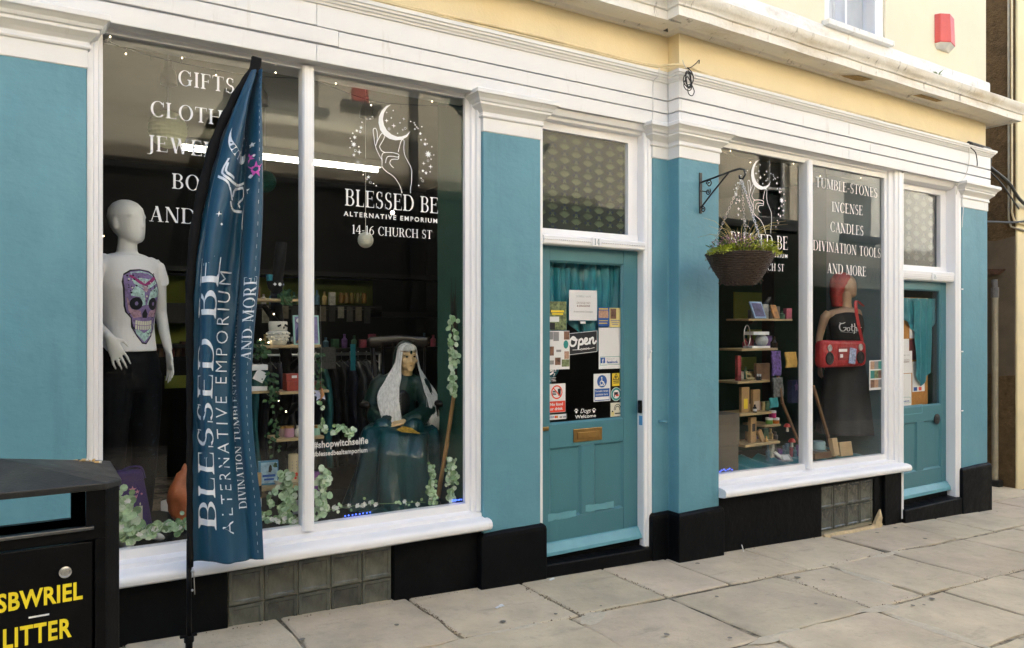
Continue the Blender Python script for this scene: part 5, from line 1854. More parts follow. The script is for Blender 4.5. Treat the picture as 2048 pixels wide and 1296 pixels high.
for i in range(260):
    a = rd.uniform(0, 6.28)
    rr_ = rd.uniform(0.03, 0.20)
    leaf_mesh(mb, (HB.x + rr_ * math.cos(a), HB.y + rr_ * math.sin(a), HB.z + rd.uniform(0, 0.08)), (math.cos(a), math.sin(a), rd.uniform(0.2, 1.5)), rd.uniform(0.02, 0.05), 0.006)
o = mb.build('green_foliage', M_LEAFD, hb)
o['kind'] = 'stuff'
mb = MB()
for i in range(46):
    a = rd.uniform(0, 6.28)
    l = rd.uniform(0.14, 0.32)
    s_ = rd.uniform(0.2, 1.0)
    c = Vector((HB.x + 0.05 * math.cos(a), HB.y + 0.05 * math.sin(a), HB.z + 0.02))
    pts = [c + Vector((math.cos(a) * s_ * l * t * (0.4 + 0.8 * t), math.sin(a) * s_ * l * t * (0.4 + 0.8 * t), l * (t - 0.55 * s_ * t * t * t))) for t in (0, 0.25, 0.5, 0.75, 1.0)]
    mb.tube(pts, [0.0016, 0.0015, 0.0013, 0.001, 0.0005], 4)
o = mb.build('dry_grass', M_STEM, hb)
o['kind'] = 'stuff'
# three chains
hook = Vector((BU, YB - 0.375, 2.585))
for k in range(3):
    a = 0.5 + 2.094 * k
    rim = HB + Vector((0.205 * math.cos(a), 0.205 * math.sin(a), 0.0))
    mb = MB()
    n = 30
    d = (rim - hook)
    for i in range(n):
        c = hook + d * ((i + 0.5) / n)
        ax = d.normalized()
        sd_ = ax.orthogonal().normalized()
        if i % 2:
            sd_ = ax.cross(sd_)
        l, w_ = d.length / n * 0.72, 0.0065
        mb.tube([c + ax * l * math.cos(q) + sd_ * w_ * math.sin(q) for q in [2 * math.pi * j / 10 for j in range(11)]], 0.0016, 4, caps=False)
    mb.build('chain', M_STEEL, hb)

# ------------------------------------------------------------------ vinyl on the shop windows
YI1 = 0.0888      # on the left panes
YI2 = -0.0212     # on the right panes


def line_fit(polys, w, u0, u1, zb, h, slope=0.0):
    return [[(u0 + a * (u1 - u0) / w, zb + b * h + slope * (a / w)) for a, b in p] for p in polys]


def vinyl(parent, y, text, u0, u1, zb0, zb1, h, kind='serif', m=None, bold=0.0, track=0.06):
    ps, w = serif_polys(text, 1.0, 1.0, track) if kind == 'serif' else sans_polys(text, 1.0, bold, 0, track)
    return print_obj('lettering', line_fit(ps, w, u0, u1, zb0, h, zb1 - zb0), lambda a, b: (a, y, b), m or M_PRINT, parent)


cl0, cl1 = 0.51, 1.033
mid = (cl0 + cl1) / 2
LC = 0.076


def half(u):
    return u, 2 * mid - u


vinyl(win1, YI1, 'GIFTS', *half(0.635), 2.793, 2.793, LC)
vinyl(win1, YI1, 'CLOTHING', cl0, cl1, 2.621, 2.621, LC)
vinyl(win1, YI1, 'JEWELLERY', 0.497, 1.057, 2.452, 2.452, LC)
vinyl(win1, YI1, 'BOOKS', *half(0.607), 2.277, 2.277, LC)
vinyl(win1, YI1, 'AND MORE', 0.506, 1.041, 2.108, 2.108, LC)

# moon in hand emblem, drawn once in the left window's own coordinates
LOGO = []
for ln in ([(1.674,2.629),(1.668,2.668),(1.663,2.707),(1.67,2.72),(1.68,2.719),(1.687,2.701),(1.688,2.67),(1.685,2.644),(1.679,2.623)],
           [(1.674,2.632),(1.682,2.606),(1.7,2.571),(1.717,2.542),(1.718,2.508),(1.744,2.483),(1.786,2.461),(1.817,2.426),(1.834,2.394),(1.841,2.369)],
           [(1.679,2.623),(1.691,2.655),(1.71,2.691),(1.725,2.701),(1.734,2.694),(1.727,2.668),(1.706,2.63),(1.703,2.618),(1.716,2.598),(1.738,2.591)],
           [(1.718,2.542),(1.716,2.57),(1.729,2.589),(1.776,2.596),(1.81,2.593),(1.822,2.586),(1.813,2.574),(1.784,2.575),(1.754,2.57),(1.743,2.555),(1.739,2.532)],
           [(1.821,2.582),(1.817,2.563),(1.789,2.559),(1.772,2.552),(1.765,2.535),(1.775,2.519),(1.788,2.51)],
           [(1.817,2.605),(1.825,2.636),(1.834,2.666),(1.844,2.679),(1.854,2.67),(1.852,2.627),(1.86,2.587),(1.883,2.548),(1.901,2.512),(1.902,2.446),(1.895,2.4),(1.895,2.374)]):
    LOGO += stroke_polys(spline(ln, 5), 0.0042)
co = [(1.772,2.871),(1.743,2.859),(1.715,2.828),(1.698,2.791),(1.695,2.755),(1.705,2.717),(1.729,2.689),(1.762,2.673),(1.8,2.669),(1.839,2.677),(1.873,2.699),(1.894,2.735)]
ci = [(1.772,2.871),(1.746,2.846),(1.729,2.816),(1.722,2.781),(1.729,2.747),(1.746,2.72),(1.775,2.7),(1.793,2.695),(1.813,2.691),(1.84,2.697),(1.868,2.71),(1.894,2.735)]
for i in range(len(co) - 1):
    LOGO.append([co[i], co[i + 1], ci[i + 1], ci[i]])
STARS = [(1.548,2.613),(1.58,2.574),(1.553,2.654),(1.591,2.714),(1.566,2.693),(1.626,2.765),(1.548,2.554),(1.573,2.518),(1.571,2.477),(1.635,2.44),(1.745,2.775),(1.789,2.752),(1.745,2.822),(1.852,2.8),(1.846,2.736),(1.958,2.729),(1.991,2.698),(1.963,2.693),(1.988,2.671),(2.009,2.614),(1.98,2.556),(2.025,2.542),(1.975,2.512),(1.995,2.501)]
SR_ = [(20, 8), (20, 4), (15, 6), (13, 5), (11, 5), (10, 4), (12, 5), (15, 5), (13, 5), (15, 5), (16, 4), (19, 4), (9, 4), (13, 4), (10, 4), (13, 5), (9, 5), (9, 5), (14, 6), (28, 8), (16, 4), (19, 4), (12, 5), (14, 5)]
SK = 0.00087
for (p, (r, n)) in zip(STARS, SR_):
    LOGO.append(star_poly(p[0], p[1], r * SK, n, 0.42 if n >= 5 else 0.24, 0.2 if n == 8 else 0))
for p in [(1.596,2.744),(1.526,2.593),(1.535,2.629),(1.578,2.604),(1.594,2.506),(1.658,2.785),(1.644,2.77),(1.665,2.406),(1.682,2.395),(1.774,2.795),(1.786,2.839),(1.828,2.774),(1.813,2.711),(1.923,2.751),(1.935,2.764),(1.896,2.791),(1.918,2.787),(2.033,2.661),(2.046,2.614),(2.021,2.511),(1.948,2.423),(1.626,2.426),(1.585,2.687),(1.542,2.675),(1.527,2.645),(1.603,2.45),(2.003,2.675),(2.028,2.587),(1.963,2.468),(1.968,2.771),(1.943,2.758),(1.925,2.776),(1.555,2.575)]:
    LOGO.append(disc_poly(p[0], p[1], 0.0042, 8))
for p in [(1.647,2.411),(1.76,2.729),(1.861,2.747),(2.008,2.575),(1.973,2.453),(1.557,2.581),(1.586,2.69)]:
    LOGO += ring_polys(p[0], p[1], 0.0075, 0.002, 10)
NAME = ((1.496, 2.077, 2.268), (1.489, 2.069, 2.21), (1.537, 2.035, 2.114))
print_obj('moon_and_hand_emblem', LOGO, lambda a, b: (a, YI1, b), M_PRINT, win1)
nh = (0.094, 0.026, 0.050)


def shop_name(parent, y, f):
    for k, tx in enumerate(('BLESSED BE', 'ALTERNATIVE EMPORIUM', '14-16 CHURCH ST')):
        u0, u1, zb = NAME[k]
        ps, w = serif_polys(tx, 1.0, 1.0, 0.05) if k != 1 else sans_polys(tx, 1.0, 0.02, 0, 1.35)
        print_obj('lettering', line_fit(ps, w, u0, u1, zb, nh[k]), lambda a, b: (f(a, b)[0], y, f(a, b)[1]), M_PRINT, parent)


shop_name(win1, YI1, lambda a, b: (a, b))
vinyl(win1, YI1, '#shopwitchselfie', 1.316, 1.633, 0.932, 0.934, 0.036, 'sans', M_PRINTF, 0.03, 1.05)
vinyl(win1, YI1, '#blessedbealtemporium', 1.313, 1.629, 0.888, 0.885, 0.026, 'sans', M_PRINTF, 0.03, 1.05)

# the same emblem, smaller, in the right window
ka = (5.141 - 4.475) / (NAME[0][1] - NAME[0][0])
zt1, zt2 = 2.871, 2.883
kb = (zt2 - 2.204) / (zt1 - NAME[0][2])


def to2(a, b):
    return (4.475 + (a - NAME[0][0]) * ka, zt2 + (b - zt1) * kb)


print_obj('moon_and_hand_emblem', LOGO, lambda a, b: (to2(a, b)[0], YI2, to2(a, b)[1]), M_PRINT, win2)
shop_name(win2, YI2, to2)
for tx, a, b, za, zb in (('TUMBLE-STONES', 5.491, 6.356, 2.743, 2.729), ('INCENSE', 5.705, 6.141, 2.557, 2.558),
                         ('CANDLES', 5.684, 6.15, 2.388, 2.381), ('DIVINATION TOOLS', 5.456, 6.407, 2.221, 2.2), ('AND MORE', 5.641, 6.191, 2.039, 2.028)):
    vinyl(win2, YI2, tx, a, b, za, zb, 0.083)

# ------------------------------------------------------------------ notices on the doors
PAPER = mat('white_paper', (0.72, 0.72, 0.72), 0.8, 0.02)
INK = mat('black_ink', (0.015, 0.015, 0.017), 0.7, 0.1)
P_BLUE = mat('blue_print', (0.015, 0.09, 0.33), 0.6, 0.05)
P_RED = mat('red_print', (0.72, 0.05, 0.02), 0.6, 0.05)
P_ORG = mat('orange_print', (0.55, 0.22, 0.03), 0.6, 0.1)
P_GRN = mat('teal_green_print', (0.02, 0.24, 0.22), 0.6, 0.1)
P_YEL = mat('yellow_print', (0.75, 0.55, 0.03), 0.6, 0.05)
P_LYEL = mat('pale_yellow_paper', (0.66, 0.55, 0.22), 0.7, 0.05)
P_GREY = mat('grey_print', (0.25, 0.25, 0.26), 0.7, 0.1)
P_BRN = mat('brown_photo_print', (0.20, 0.10, 0.06), 0.7, 0.6, 40)
P_LEAF = mat('leafy_photo_print', (0.16, 0.20, 0.09), 0.7, 0.8, 38)
P_SKIN = mat('portrait_print', (0.45, 0.27, 0.18), 0.7, 0.4, 60)


def sheet(name, box, y, m, label, cat='notice', skew=0.0, group=None):
    u0, z0, u1, z1 = box
    o = MB()
    o.plate([(u0, z0 + skew * 0), (u1, z0 + skew), (u1, z1 + skew), (u0, z1)], y, y + 0.0015)
    return tag(o.build(name, m, None), label, cat, group)


def ink(parent, polys, y, m, name='print'):
    return print_obj(name, polys, lambda a, b: (a, y - 0.0006, b), m, parent)


def typ(parent, box, text, y, m, bold=0.0, serif=False, shear=0.0, name='lettering', skew=0.0):
    u0, z0, u1, z1 = box
    ps, w = serif_polys(text, 1.0) if serif else sans_polys(text, 1.0, bold, shear)
    return print_obj(name, [[(u0 + a * (u1 - u0) / w, z0 + b * (z1 - z0) + skew * a / w) for a, b in p] for p in ps], lambda a, b: (a, y - 0.0006, b), m, parent)


def rc(box):
    u0, z0, u1, z1 = box
    return _rect(u0, u1, z0, z1)


YD = 0.1155
n = sheet('notice_sheet', (3.067, 1.635, 3.304, 1.839), YD, PAPER, 'white notice reading COMING SOON taped in the middle of door 14')
typ(n, (3.125, 1.791, 3.251, 1.803), 'COMING SOON', YD, P_GREY, 0, True)
typ(n, (3.13, 1.745, 3.246, 1.76), 'DUNGEONS', YD, P_BRN, 0.01, True)
typ(n, (3.132, 1.727, 3.243, 1.739), '& DRAGONS', YD, P_BRN, 0.02)
typ(n, (3.104, 1.689, 3.268, 1.7), 'Accessories & Campaigns', YD, P_GREY, 0.01)
ink(n, [rc((3.16, 1.613, 3.205, 1.629))], YD, PAPER)
n = sheet('poster', (2.9, 1.571, 3.044, 1.76), YD, P_LEAF, 'leafy green poster with yellow title at the left of door 14', 'poster')
for bx_ in ((2.917, 1.688, 3.024, 1.701), (2.926, 1.67, 3.016, 1.683)):
    ink(n, [rc(bx_)], YD, P_YEL)
ink(n, [rc((2.903, 1.624, 2.984, 1.659))], YD, PAPER)
ink(n, [rc((2.906, 1.574, 2.95, 1.618))], YD, INK)
n = sheet('poster', (2.889, 1.309, 3.07, 1.565), YD, PAPER, 'white collage poster with small portraits low at the left of door 14', 'poster')
for q, mm in (((2.897, 1.508, 2.935, 1.558), P_GREY), ((2.937, 1.498, 2.982, 1.558), P_GREY), ((3.023, 1.506, 3.068, 1.561), P_BRN), ((2.897, 1.402, 2.941, 1.462), P_BRN), ((2.95, 1.339, 2.996, 1.388), P_BRN), ((3.026, 1.377, 3.065, 1.428), P_SKIN), ((3.005, 1.326, 3.068, 1.374), P_LEAF), ((2.96, 1.425, 3.0, 1.44), P_GREY), ((2.897, 1.343, 2.941, 1.37), P_GREY)):
    ink(n, [rc(q)], YD, mm)
b = (3.019, 1.446, 3.059, 1.502)
ink(n, [[((b[0] + b[2]) / 2 + (b[2] - b[0]) / 2 * math.cos(k * .4), (b[1] + b[3]) / 2 + (b[3] - b[1]) / 2 * math.sin(k * .4)) for k in range(16)]], YD, P_GRN)
# Open sign
n = sheet('open_sign', (3.069, 1.401, 3.309, 1.549), YD + 0.004, INK, 'black Open sign hanging aslant inside door 14', 'sign', 0.018)
b = (3.069, 1.401, 3.309, 1.549)
bw, bh = b[2] - b[0], b[3] - b[1]


def osn(a, c):
    return (b[0] + a * bw, b[1] + c * bh + 0.018 * a)


ow = []
for ln in ([(0.16, 0.80), (0.06, 0.72), (0.03, 0.55), (0.08, 0.42), (0.18, 0.42), (0.24, 0.55), (0.22, 0.72), (0.14, 0.80), (0.10, 0.74), (0.20, 0.66), (0.28, 0.66)], [(0.36, 0.66), (0.34, 0.50), (0.32, 0.24)], [(0.35, 0.60), (0.42, 0.68), (0.48, 0.60), (0.46, 0.46), (0.37, 0.44), (0.46, 0.44), (0.54, 0.52)],
           [(0.54, 0.52), (0.62, 0.58), (0.63, 0.66), (0.57, 0.68), (0.54, 0.56), (0.57, 0.44), (0.66, 0.44), (0.72, 0.52)], [(0.73, 0.66), (0.73, 0.42)], [(0.73, 0.54), (0.79, 0.66), (0.85, 0.66), (0.85, 0.46), (0.90, 0.42), (0.96, 0.52)]):
    ow += stroke_polys([osn(*p) for p in spline(ln, 5)], 0.014)
for ln in ([(0.12, 0.22), (0.36, 0.20), (0.44, 0.24), (0.52, 0.18), (0.60, 0.24), (0.68, 0.18), (0.90, 0.22)], [(0.34, 0.22), (0.44, 0.17), (0.52, 0.24), (0.60, 0.17), (0.68, 0.24), (0.72, 0.20)], [(0.01, 0.02), (0.99, 0.02), (0.99, 0.98), (0.01, 0.98), (0.01, 0.02)]):
    ow += stroke_polys([osn(*p) for p in ln], 0.003)
print_obj('open_script', ow, lambda a, c: (a, YD + 0.0032, c), M_PRINT, n)
n = sheet('flyer', (3.314, 1.594, 3.412, 1.726), YD, P_BLUE, 'small dark blue flyer right of the notice on door 14', 'flyer')
ink(n, [rc((3.318, 1.652, 3.404, 1.704))], YD, P_SKIN)
for q in ((3.321, 1.711, 3.402, 1.719), (3.321, 1.631, 3.399, 1.636), (3.321, 1.613, 3.394, 1.619)):
    ink(n, [rc(q)], YD, P_YEL)
n = sheet('flyer', (3.416, 1.589, 3.515, 1.723), YD, P_LYEL, 'small yellow flyer with brown photo on door 14', 'flyer')
ink(n, [rc((3.422, 1.647, 3.474, 1.717))], YD, P_BRN)
for q in ((3.424, 1.631, 3.506, 1.638), (3.432, 1.617, 3.497, 1.623), (3.437, 1.604, 3.492, 1.61)):
    ink(n, [rc(q)], YD, P_GREY)
n = sheet('facebook_notice' if False else 'social_notice', (3.32, 1.3, 3.521, 1.585), YD, PAPER, 'tall white social media notice at the right of door 14')
ink(n, stroke_polys([(p[0], p[1]) for p in [(3.333,1.384),(3.51,1.384),(3.51,1.33),(3.333,1.327),(3.333,1.384)]], 0.0028), YD, P_GRN)
ink(n, [rc((3.335, 1.34, 3.375, 1.379))], YD, P_BLUE)
typ(n, (3.348, 1.343, 3.362, 1.37), 'f', YD - 0.0006, PAPER, 0.04)
typ(n, (3.39, 1.365, 3.459, 1.374), 'Find us on', YD, P_GREY)
typ(n, (3.39, 1.339, 3.492, 1.357), 'facebook.', YD, P_BLUE, 0.03)
n = empty('camera_sticker', (2.9, YD, 1.15), 'white smile you are on camera lettering on door 14', 'sticker')
for tx, q in (('SMILE', (2.899, 1.296, 2.96, 1.309)), ('YOU ARE ON', (2.903, 1.253, 2.957, 1.259)), ('CAMERA', (2.91, 1.243, 2.953, 1.249)), ('24 HRS', (2.903, 1.232, 2.957, 1.239))):
    typ(n, q, tx, YD, M_PRINT, 0.02)
q = (2.912, 1.267, 2.948, 1.29)
print_obj('camera_icon', stroke_polys([(q[0], q[1] + .012), (q[2] - .012, q[3])], 0.012) + stroke_polys([((q[0] + q[2]) / 2 + .01, q[1]), ((q[0] + q[2]) / 2 + .02, q[3] - .005)], 0.005), lambda a, c: (a, YD, c), M_PRINT, n)
n = sheet('no_food_sign', (2.894, 1.025, 3.036, 1.215), YD, PAPER, 'red and white No food or drink sign on door 14', 'sign')
ink(n, [rc((2.897, 1.027, 3.034, 1.1))], YD, P_RED)
typ(n, (2.91, 1.071, 3.014, 1.089), 'No food', YD - 0.0006, PAPER, 0.03)
typ(n, (2.91, 1.041, 3.014, 1.06), 'or drink', YD - 0.0006, PAPER, 0.03)
q = (2.915, 1.113, 3.014, 1.205)
c0, c1, rr_ = (q[0] + q[2]) / 2, (q[1] + q[3]) / 2, (q[3] - q[1]) / 2
ink(n, [_rect(c0 - 0.035, c0 - 0.004, c1 - 0.018, c1 - 0.012), _rect(c0 - 0.035, c0 - 0.004, c1 - 0.008, c1 - 0.002), _rect(c0 - 0.033, c0 - 0.006, c1 + 0.002, c1 + 0.01), [(c0 + 0.008, c1 + 0.022), (c0 + 0.034, c1 + 0.022), (c0 + 0.030, c1 - 0.024), (c0 + 0.012, c1 - 0.024)], _rect(c0 + 0.022, c0 + 0.026, c1 + 0.02, c1 + 0.036)], YD, INK)
ink(n, ring_polys(c0, c1, rr_, rr_ * 0.19, 28) + stroke_polys([(c0 - rr_ * 0.62, c1 + rr_ * 0.62), (c0 + rr_ * 0.62, c1 - rr_ * 0.62)], rr_ * 0.17), YD - 0.0006, P_RED)
n = sheet('card_strip', (2.898, 0.978, 3.044, 1.012), YD, PAPER, 'white strip of payment card logos at the bottom left of door 14', 'sticker')
typ(n, (2.906, 0.992, 2.941, 1.003), 'VISA', YD, P_BLUE, 0.02, False, 0.2)
q = (2.946, 0.988, 2.978, 1.003)
ink(n, [disc_poly(q[0] + 0.009, (q[1] + q[3]) / 2, 0.009)], YD, P_RED)
ink(n, [disc_poly(q[0] + 0.021, (q[1] + q[3]) / 2, 0.009)], YD - .0004, P_ORG)
ink(n, [rc((2.987, 0.987, 3.009, 0.998)), rc((3.016, 0.986, 3.039, 0.997))], YD, P_GREY)
n = sheet('ramp_sign', (3.275, 1.078, 3.422, 1.269), YD, PAPER, 'blue and white wheelchair ramp sign on door 14', 'sign')
q = (3.306, 1.173, 3.39, 1.259)
c0, c1, rr_ = (q[0] + q[2]) / 2, (q[1] + q[3]) / 2, (q[3] - q[1]) / 2
ink(n, [disc_poly(c0, c1, rr_, 24)], YD, P_BLUE)
wc = ring_polys(c0 - rr_ * .10, c1 - rr_ * .25, rr_ * .38, rr_ * .12, 16) + [disc_poly(c0 - rr_ * .08, c1 + rr_ * .58, rr_ * .13)] + stroke_polys([(c0 - rr_ * .06, c1 + rr_ * .4), (c0 - rr_ * .02, c1 - rr_ * .05), (c0 + rr_ * .32, c1 - rr_ * .08), (c0 + rr_ * .44, c1 - rr_ * .48), (c0 + rr_ * .6, c1 - rr_ * .44)], rr_ * .14) + stroke_polys([(c0 - .55 * rr_, c1 - .72 * rr_), (c0 + .6 * rr_, c1 - .62 * rr_)], rr_ * .1)
ink(n, wc, YD - 0.0006, PAPER)
ink(n, [rc((3.282, 1.083, 3.414, 1.166))], YD, P_BLUE)
typ(n, (3.289, 1.144, 3.402, 1.156), 'Portable ramps', YD - 0.0006, PAPER, 0.01)
typ(n, (3.292, 1.121, 3.399, 1.133), 'available here', YD - 0.0006, PAPER, 0.01)
ink(n, [rc((3.287, 1.089, 3.409, 1.11))], YD - 0.0003, PAPER)
n = sheet('warning_sticker', (3.439, 1.178, 3.506, 1.268), YD, P_YEL, 'small yellow warning triangle sticker on door 14', 'sticker')
q = (3.447, 1.224, 3.499, 1.265)
ink(n, stroke_polys([(q[0], q[1]), (q[2], q[1]), ((q[0] + q[2]) / 2, q[3])], 0.005, True) + [rc((3.447, 1.209, 3.499, 1.216)), rc((3.449, 1.197, 3.497, 1.203)), rc((3.465, 1.23, 3.479, 1.249))], YD, INK)
q = (3.424, 1.073, 3.525, 1.17)
c0, c1, rr_ = (q[0] + q[2]) / 2, (q[1] + q[3]) / 2, (q[3] - q[1]) / 2
mb = MB()
mb.plate(disc_poly(c0, c1, rr_, 24), YD, YD + 0.0015)
n = tag(mb.build('round_sticker', P_GRN, None), 'round green sticker with a black and red emblem on door 14', 'sticker')
ink(n, ring_polys(c0, c1, rr_ * 0.97, rr_ * 0.06, 24) + [disc_poly(c0, c1, rr_ * 0.62, 20)], YD, PAPER)
ink(n, [_rect(c0 - rr_ * .4, c0 + rr_ * .3, c1 - rr_ * .1, c1 + rr_ * .3), _rect(c0 - rr_ * .4, c0 - rr_ * .25, c1 - rr_ * .4, c1)], YD - 0.0006, INK)
ink(n, [_rect(c0 - rr_ * .1, c0 + rr_ * .45, c1 - rr_ * .3, c1 - rr_ * .05)], YD - 0.0006, P_RED)
n = sheet('arch_sticker', (3.424, 0.966, 3.521, 1.063), YD, mat('cream_sticker_paper', (0.66, 0.62, 0.5), 0.8), 'cream sticker with a dark arch low at the right of door 14', 'sticker')
q = (3.459, 1.001, 3.512, 1.055)
c0, c1 = (q[0] + q[2]) / 2, q[1] + 0.01
ink(n, [p for r in (0.030, 0.020) for p in stroke_polys([(c0 + r * math.cos(R(a)), c1 + r * 1.3 * math.sin(R(a))) for a in range(0, 181, 15)], 0.005)] + [disc_poly(c0 - 0.045, c1 - 0.008, 0.006), rc((3.462, 0.983, 3.515, 0.991))], YD, INK)
ink(n, [rc((3.429, 0.972, 3.457, 1.003))], YD, P_LYEL)
n = empty('dogs_welcome_sticker', (3.1, YD, 1.0), 'white Dogs Welcome lettering with paw prints low on door 14', 'sticker')
typ(n, (3.16, 1.008, 3.251, 1.038), 'Dogs', YD, M_PRINT, 0.0, False, 0.35)
typ(n, (3.116, 0.974, 3.294, 0.997), 'Welcome', YD, M_PRINT, 0.01)
for q in ((3.127, 1.022), (3.278, 1.017)):
    print_obj('paw_print', [disc_poly(q[0], q[1] - 0.004, 0.009)] + [disc_poly(q[0] + dx, q[1] + dz, 0.0042) for dx, dz in ((-0.013, 0.006), (-0.005, 0.014), (0.005, 0.014), (0.013, 0.006))], lambda a, c: (a, YD, c), M_PRINT, n)

# curtains behind the doors
M_TEALC = mat('teal_satin', (0.012, 0.17, 0.22), 0.35, 0.12, 6, sheen=0.2)


def drape(mb, u0, u1, z0, z1, y, folds, amp, lo=lambda s: 0.0, taper=0.0, seed=0):
    def fn(s, t):
        zz0 = z0 + lo(s)
        z = zz0 + (z1 - zz0) * t
        k = 1 - taper * (1 - t)
        x = (u0 + u1) / 2 + (s - 0.5) * (u1 - u0) * k
        d = amp * math.sin(folds * 2 * math.pi * s + 1.4 * noise.noise(Vector((s * 2, t * 2, seed)))) + amp * 0.8 * noise.noise(Vector((s * 5, t * 3, seed + 3)))
        return (x, y + d, z)
    mb.grid(56, 22, fn)
    return mb


cu = empty('door_curtain', (3.15, 0.18, 1.5), 'teal satin curtain swag behind the glass of door 14', 'curtain')
a0, a1 = G14[0] - 0.01, G14[1] + 0.01
zt = G14[3] + 0.01
mb = MB()
drape(mb, a0, a1, zt - 0.42, zt, 0.19, 6, 0.018, lambda s: 0.10 * math.sin(s * 9) + 0.06 * s, 0, 1)
mb.build('valance', M_TEALC, cu, smooth=True)
mb = MB()
drape(mb, a0 - 0.02, a0 + 0.24, zt - 0.95, zt - 0.05, 0.175, 3, 0.02, lambda s: 0.35 * s, 0.3, 2)
mb.build('tail', M_TEALC, cu, smooth=True)
mb = MB()
drape(mb, a0 + 0.36, a1 + 0.02, zt - 0.62, zt - 0.02, 0.17, 3, 0.022, lambda s: 0.15 * abs(s - 0.4), -0.1, 3)
mb.build('tail', M_TEALC, cu, smooth=True)
# bright room edge seen deep behind door 14
mb = MB()
mb.box(3.05, 3.25, 1.2, 1.3, 0.1, 1.75)
mb.box(3.25, 3.9, 1.25, 1.3, 0.1, 0.95)
mb.build('inner_partition', mat('grey_green_partition', (0.10, 0.12, 0.085), 0.7, 0.1, 4), shop)

# door 16: notice board with papers and a curtain
YD2 = 0.026
M_CORK = mat('orange_cork', (0.42, 0.19, 0.04), 0.9, 0.2, 30)
b16 = (6.908, 0.841, 7.358, 1.864)
mb = MB()
mb.box(6.62, b16[2], 0.090, 0.10, b16[1], b16[3])
board = tag(mb.build('notice_board', M_CORK, None), 'orange brown notice board behind the glass of door 16', 'notice board')
n = sheet('notice_sheet', (6.742, 1.159, 6.981, 1.364), YD2, PAPER, 'white notice reading COMING SOON taped on door 16')
typ(n, (6.816, 1.319, 6.939, 1.332), 'COMING SOON', YD2, P_GREY, 0, True)
typ(n, (6.809, 1.275, 6.939, 1.289), 'DUNGEONS', YD2, P_BRN, 0, True)
typ(n, (6.813, 1.257, 6.933, 1.27), '& DRAGONS', YD2, P_BRN, 0.02)
n = sheet('social_notice', (6.742, 0.856, 6.968, 1.153), YD2, PAPER, 'tall white social media notice low on door 16')
typ(n, (6.824, 0.894, 6.941, 0.909), 'facebook.', YD2, P_BLUE, 0.03)
ink(n, stroke_polys([(p[0], p[1]) for p in [(6.813,0.939),(6.952,0.934),(6.952,0.882),(6.813,0.885),(6.813,0.939)]], 0.003), YD2, P_GRN)
for q, mm, lb_ in (((7.041, 1.479, 7.187, 1.699), PAPER, 'white sheet high on the notice board in door 16'), ((7.041, 1.275, 7.297, 1.468), mat('maroon_poster', (0.10, 0.015, 0.02), 0.6), 'maroon poster on the notice board in door 16'), ((7.089, 0.97, 7.297, 1.257), PAPER, 'white sheet with two coloured squares on the notice board in door 16'), ((6.909, 1.361, 7.031, 1.475), PAPER, 'white sheet at the left of the maroon poster in door 16')):
    n = sheet('pinned_paper', q, 0.085, mm, lb_, 'paper')
    if 'squares' in lb_:
        ink(n, [rc((7.109, 0.979, 7.168, 1.014))], 0.085, P_BLUE)
        ink(n, [rc((7.193, 0.98, 7.243, 1.013))], 0.085, P_RED)
cu = empty('door_curtain', (7.0, 0.06, 1.5), 'sheer turquoise curtain swag behind the glass of door 16', 'curtain')
zt = G16[3]
a0, a1 = 6.70, G16[1] + 0.02
mb = MB()
drape(mb, a0, a1, zt - 0.36, zt - 0.08, 0.066, 5, 0.010, lambda s: 0.08 * math.sin(s * 7), 0, 5)
mb.build('valance', mat('turquoise_sheer', (0.02, 0.17, 0.21), 0.4, 0.15, 8), cu, smooth=True)
mb = MB()
drape(mb, a0 + 0.36, a1 - 0.06, zt - 0.92, zt - 0.1, 0.058, 3, 0.010, lambda s: 0.25 * abs(s - 0.4), 0.25, 6)
mb.build('tail', MATS['turquoise_sheer'], cu, smooth=True)
mb = MB()
drape(mb, a0 - 0.05, a0 + 0.16, zt - 0.66, zt - 0.1, 0.058, 2, 0.010, lambda s: 0.2 * s, 0.2, 7)
mb.build('tail', MATS['turquoise_sheer'], cu, smooth=True)
# collage poster in the right window
q = (6.249, 1.031, 6.434, 1.293)
n = sheet('poster', q, -0.012, PAPER, 'white collage poster at the right edge of the right window', 'poster')
for t_ in range(9):
    a = q[0] + (q[2] - q[0]) * (0.08 + 0.32 * (t_ % 3))
    c = q[1] + (q[3] - q[1]) * (0.08 + 0.31 * (t_ // 3))
    ink(n, [_rect(a, a + 0.06, c, c + 0.07)], -0.012, (P_BRN, P_GREY, P_LEAF, P_SKIN, P_GRN)[(t_ * 3) % 5])

# ------------------------------------------------------------------ figures in the windows
def remeshed(mb, name, m, parent, voxel, xf, smooth=4):
    o = mb.build(name, m, parent, smooth=True, xf=xf)
    r = o.modifiers.new('skin', 'REMESH')
    r.mode = 'VOXEL'
    r.voxel_size = voxel
    r.use_smooth_shade = True
    if smooth:
        s_ = o.modifiers.new('soft', 'SMOOTH')
        s_.iterations = smooth
        s_.factor = 0.5
    return o


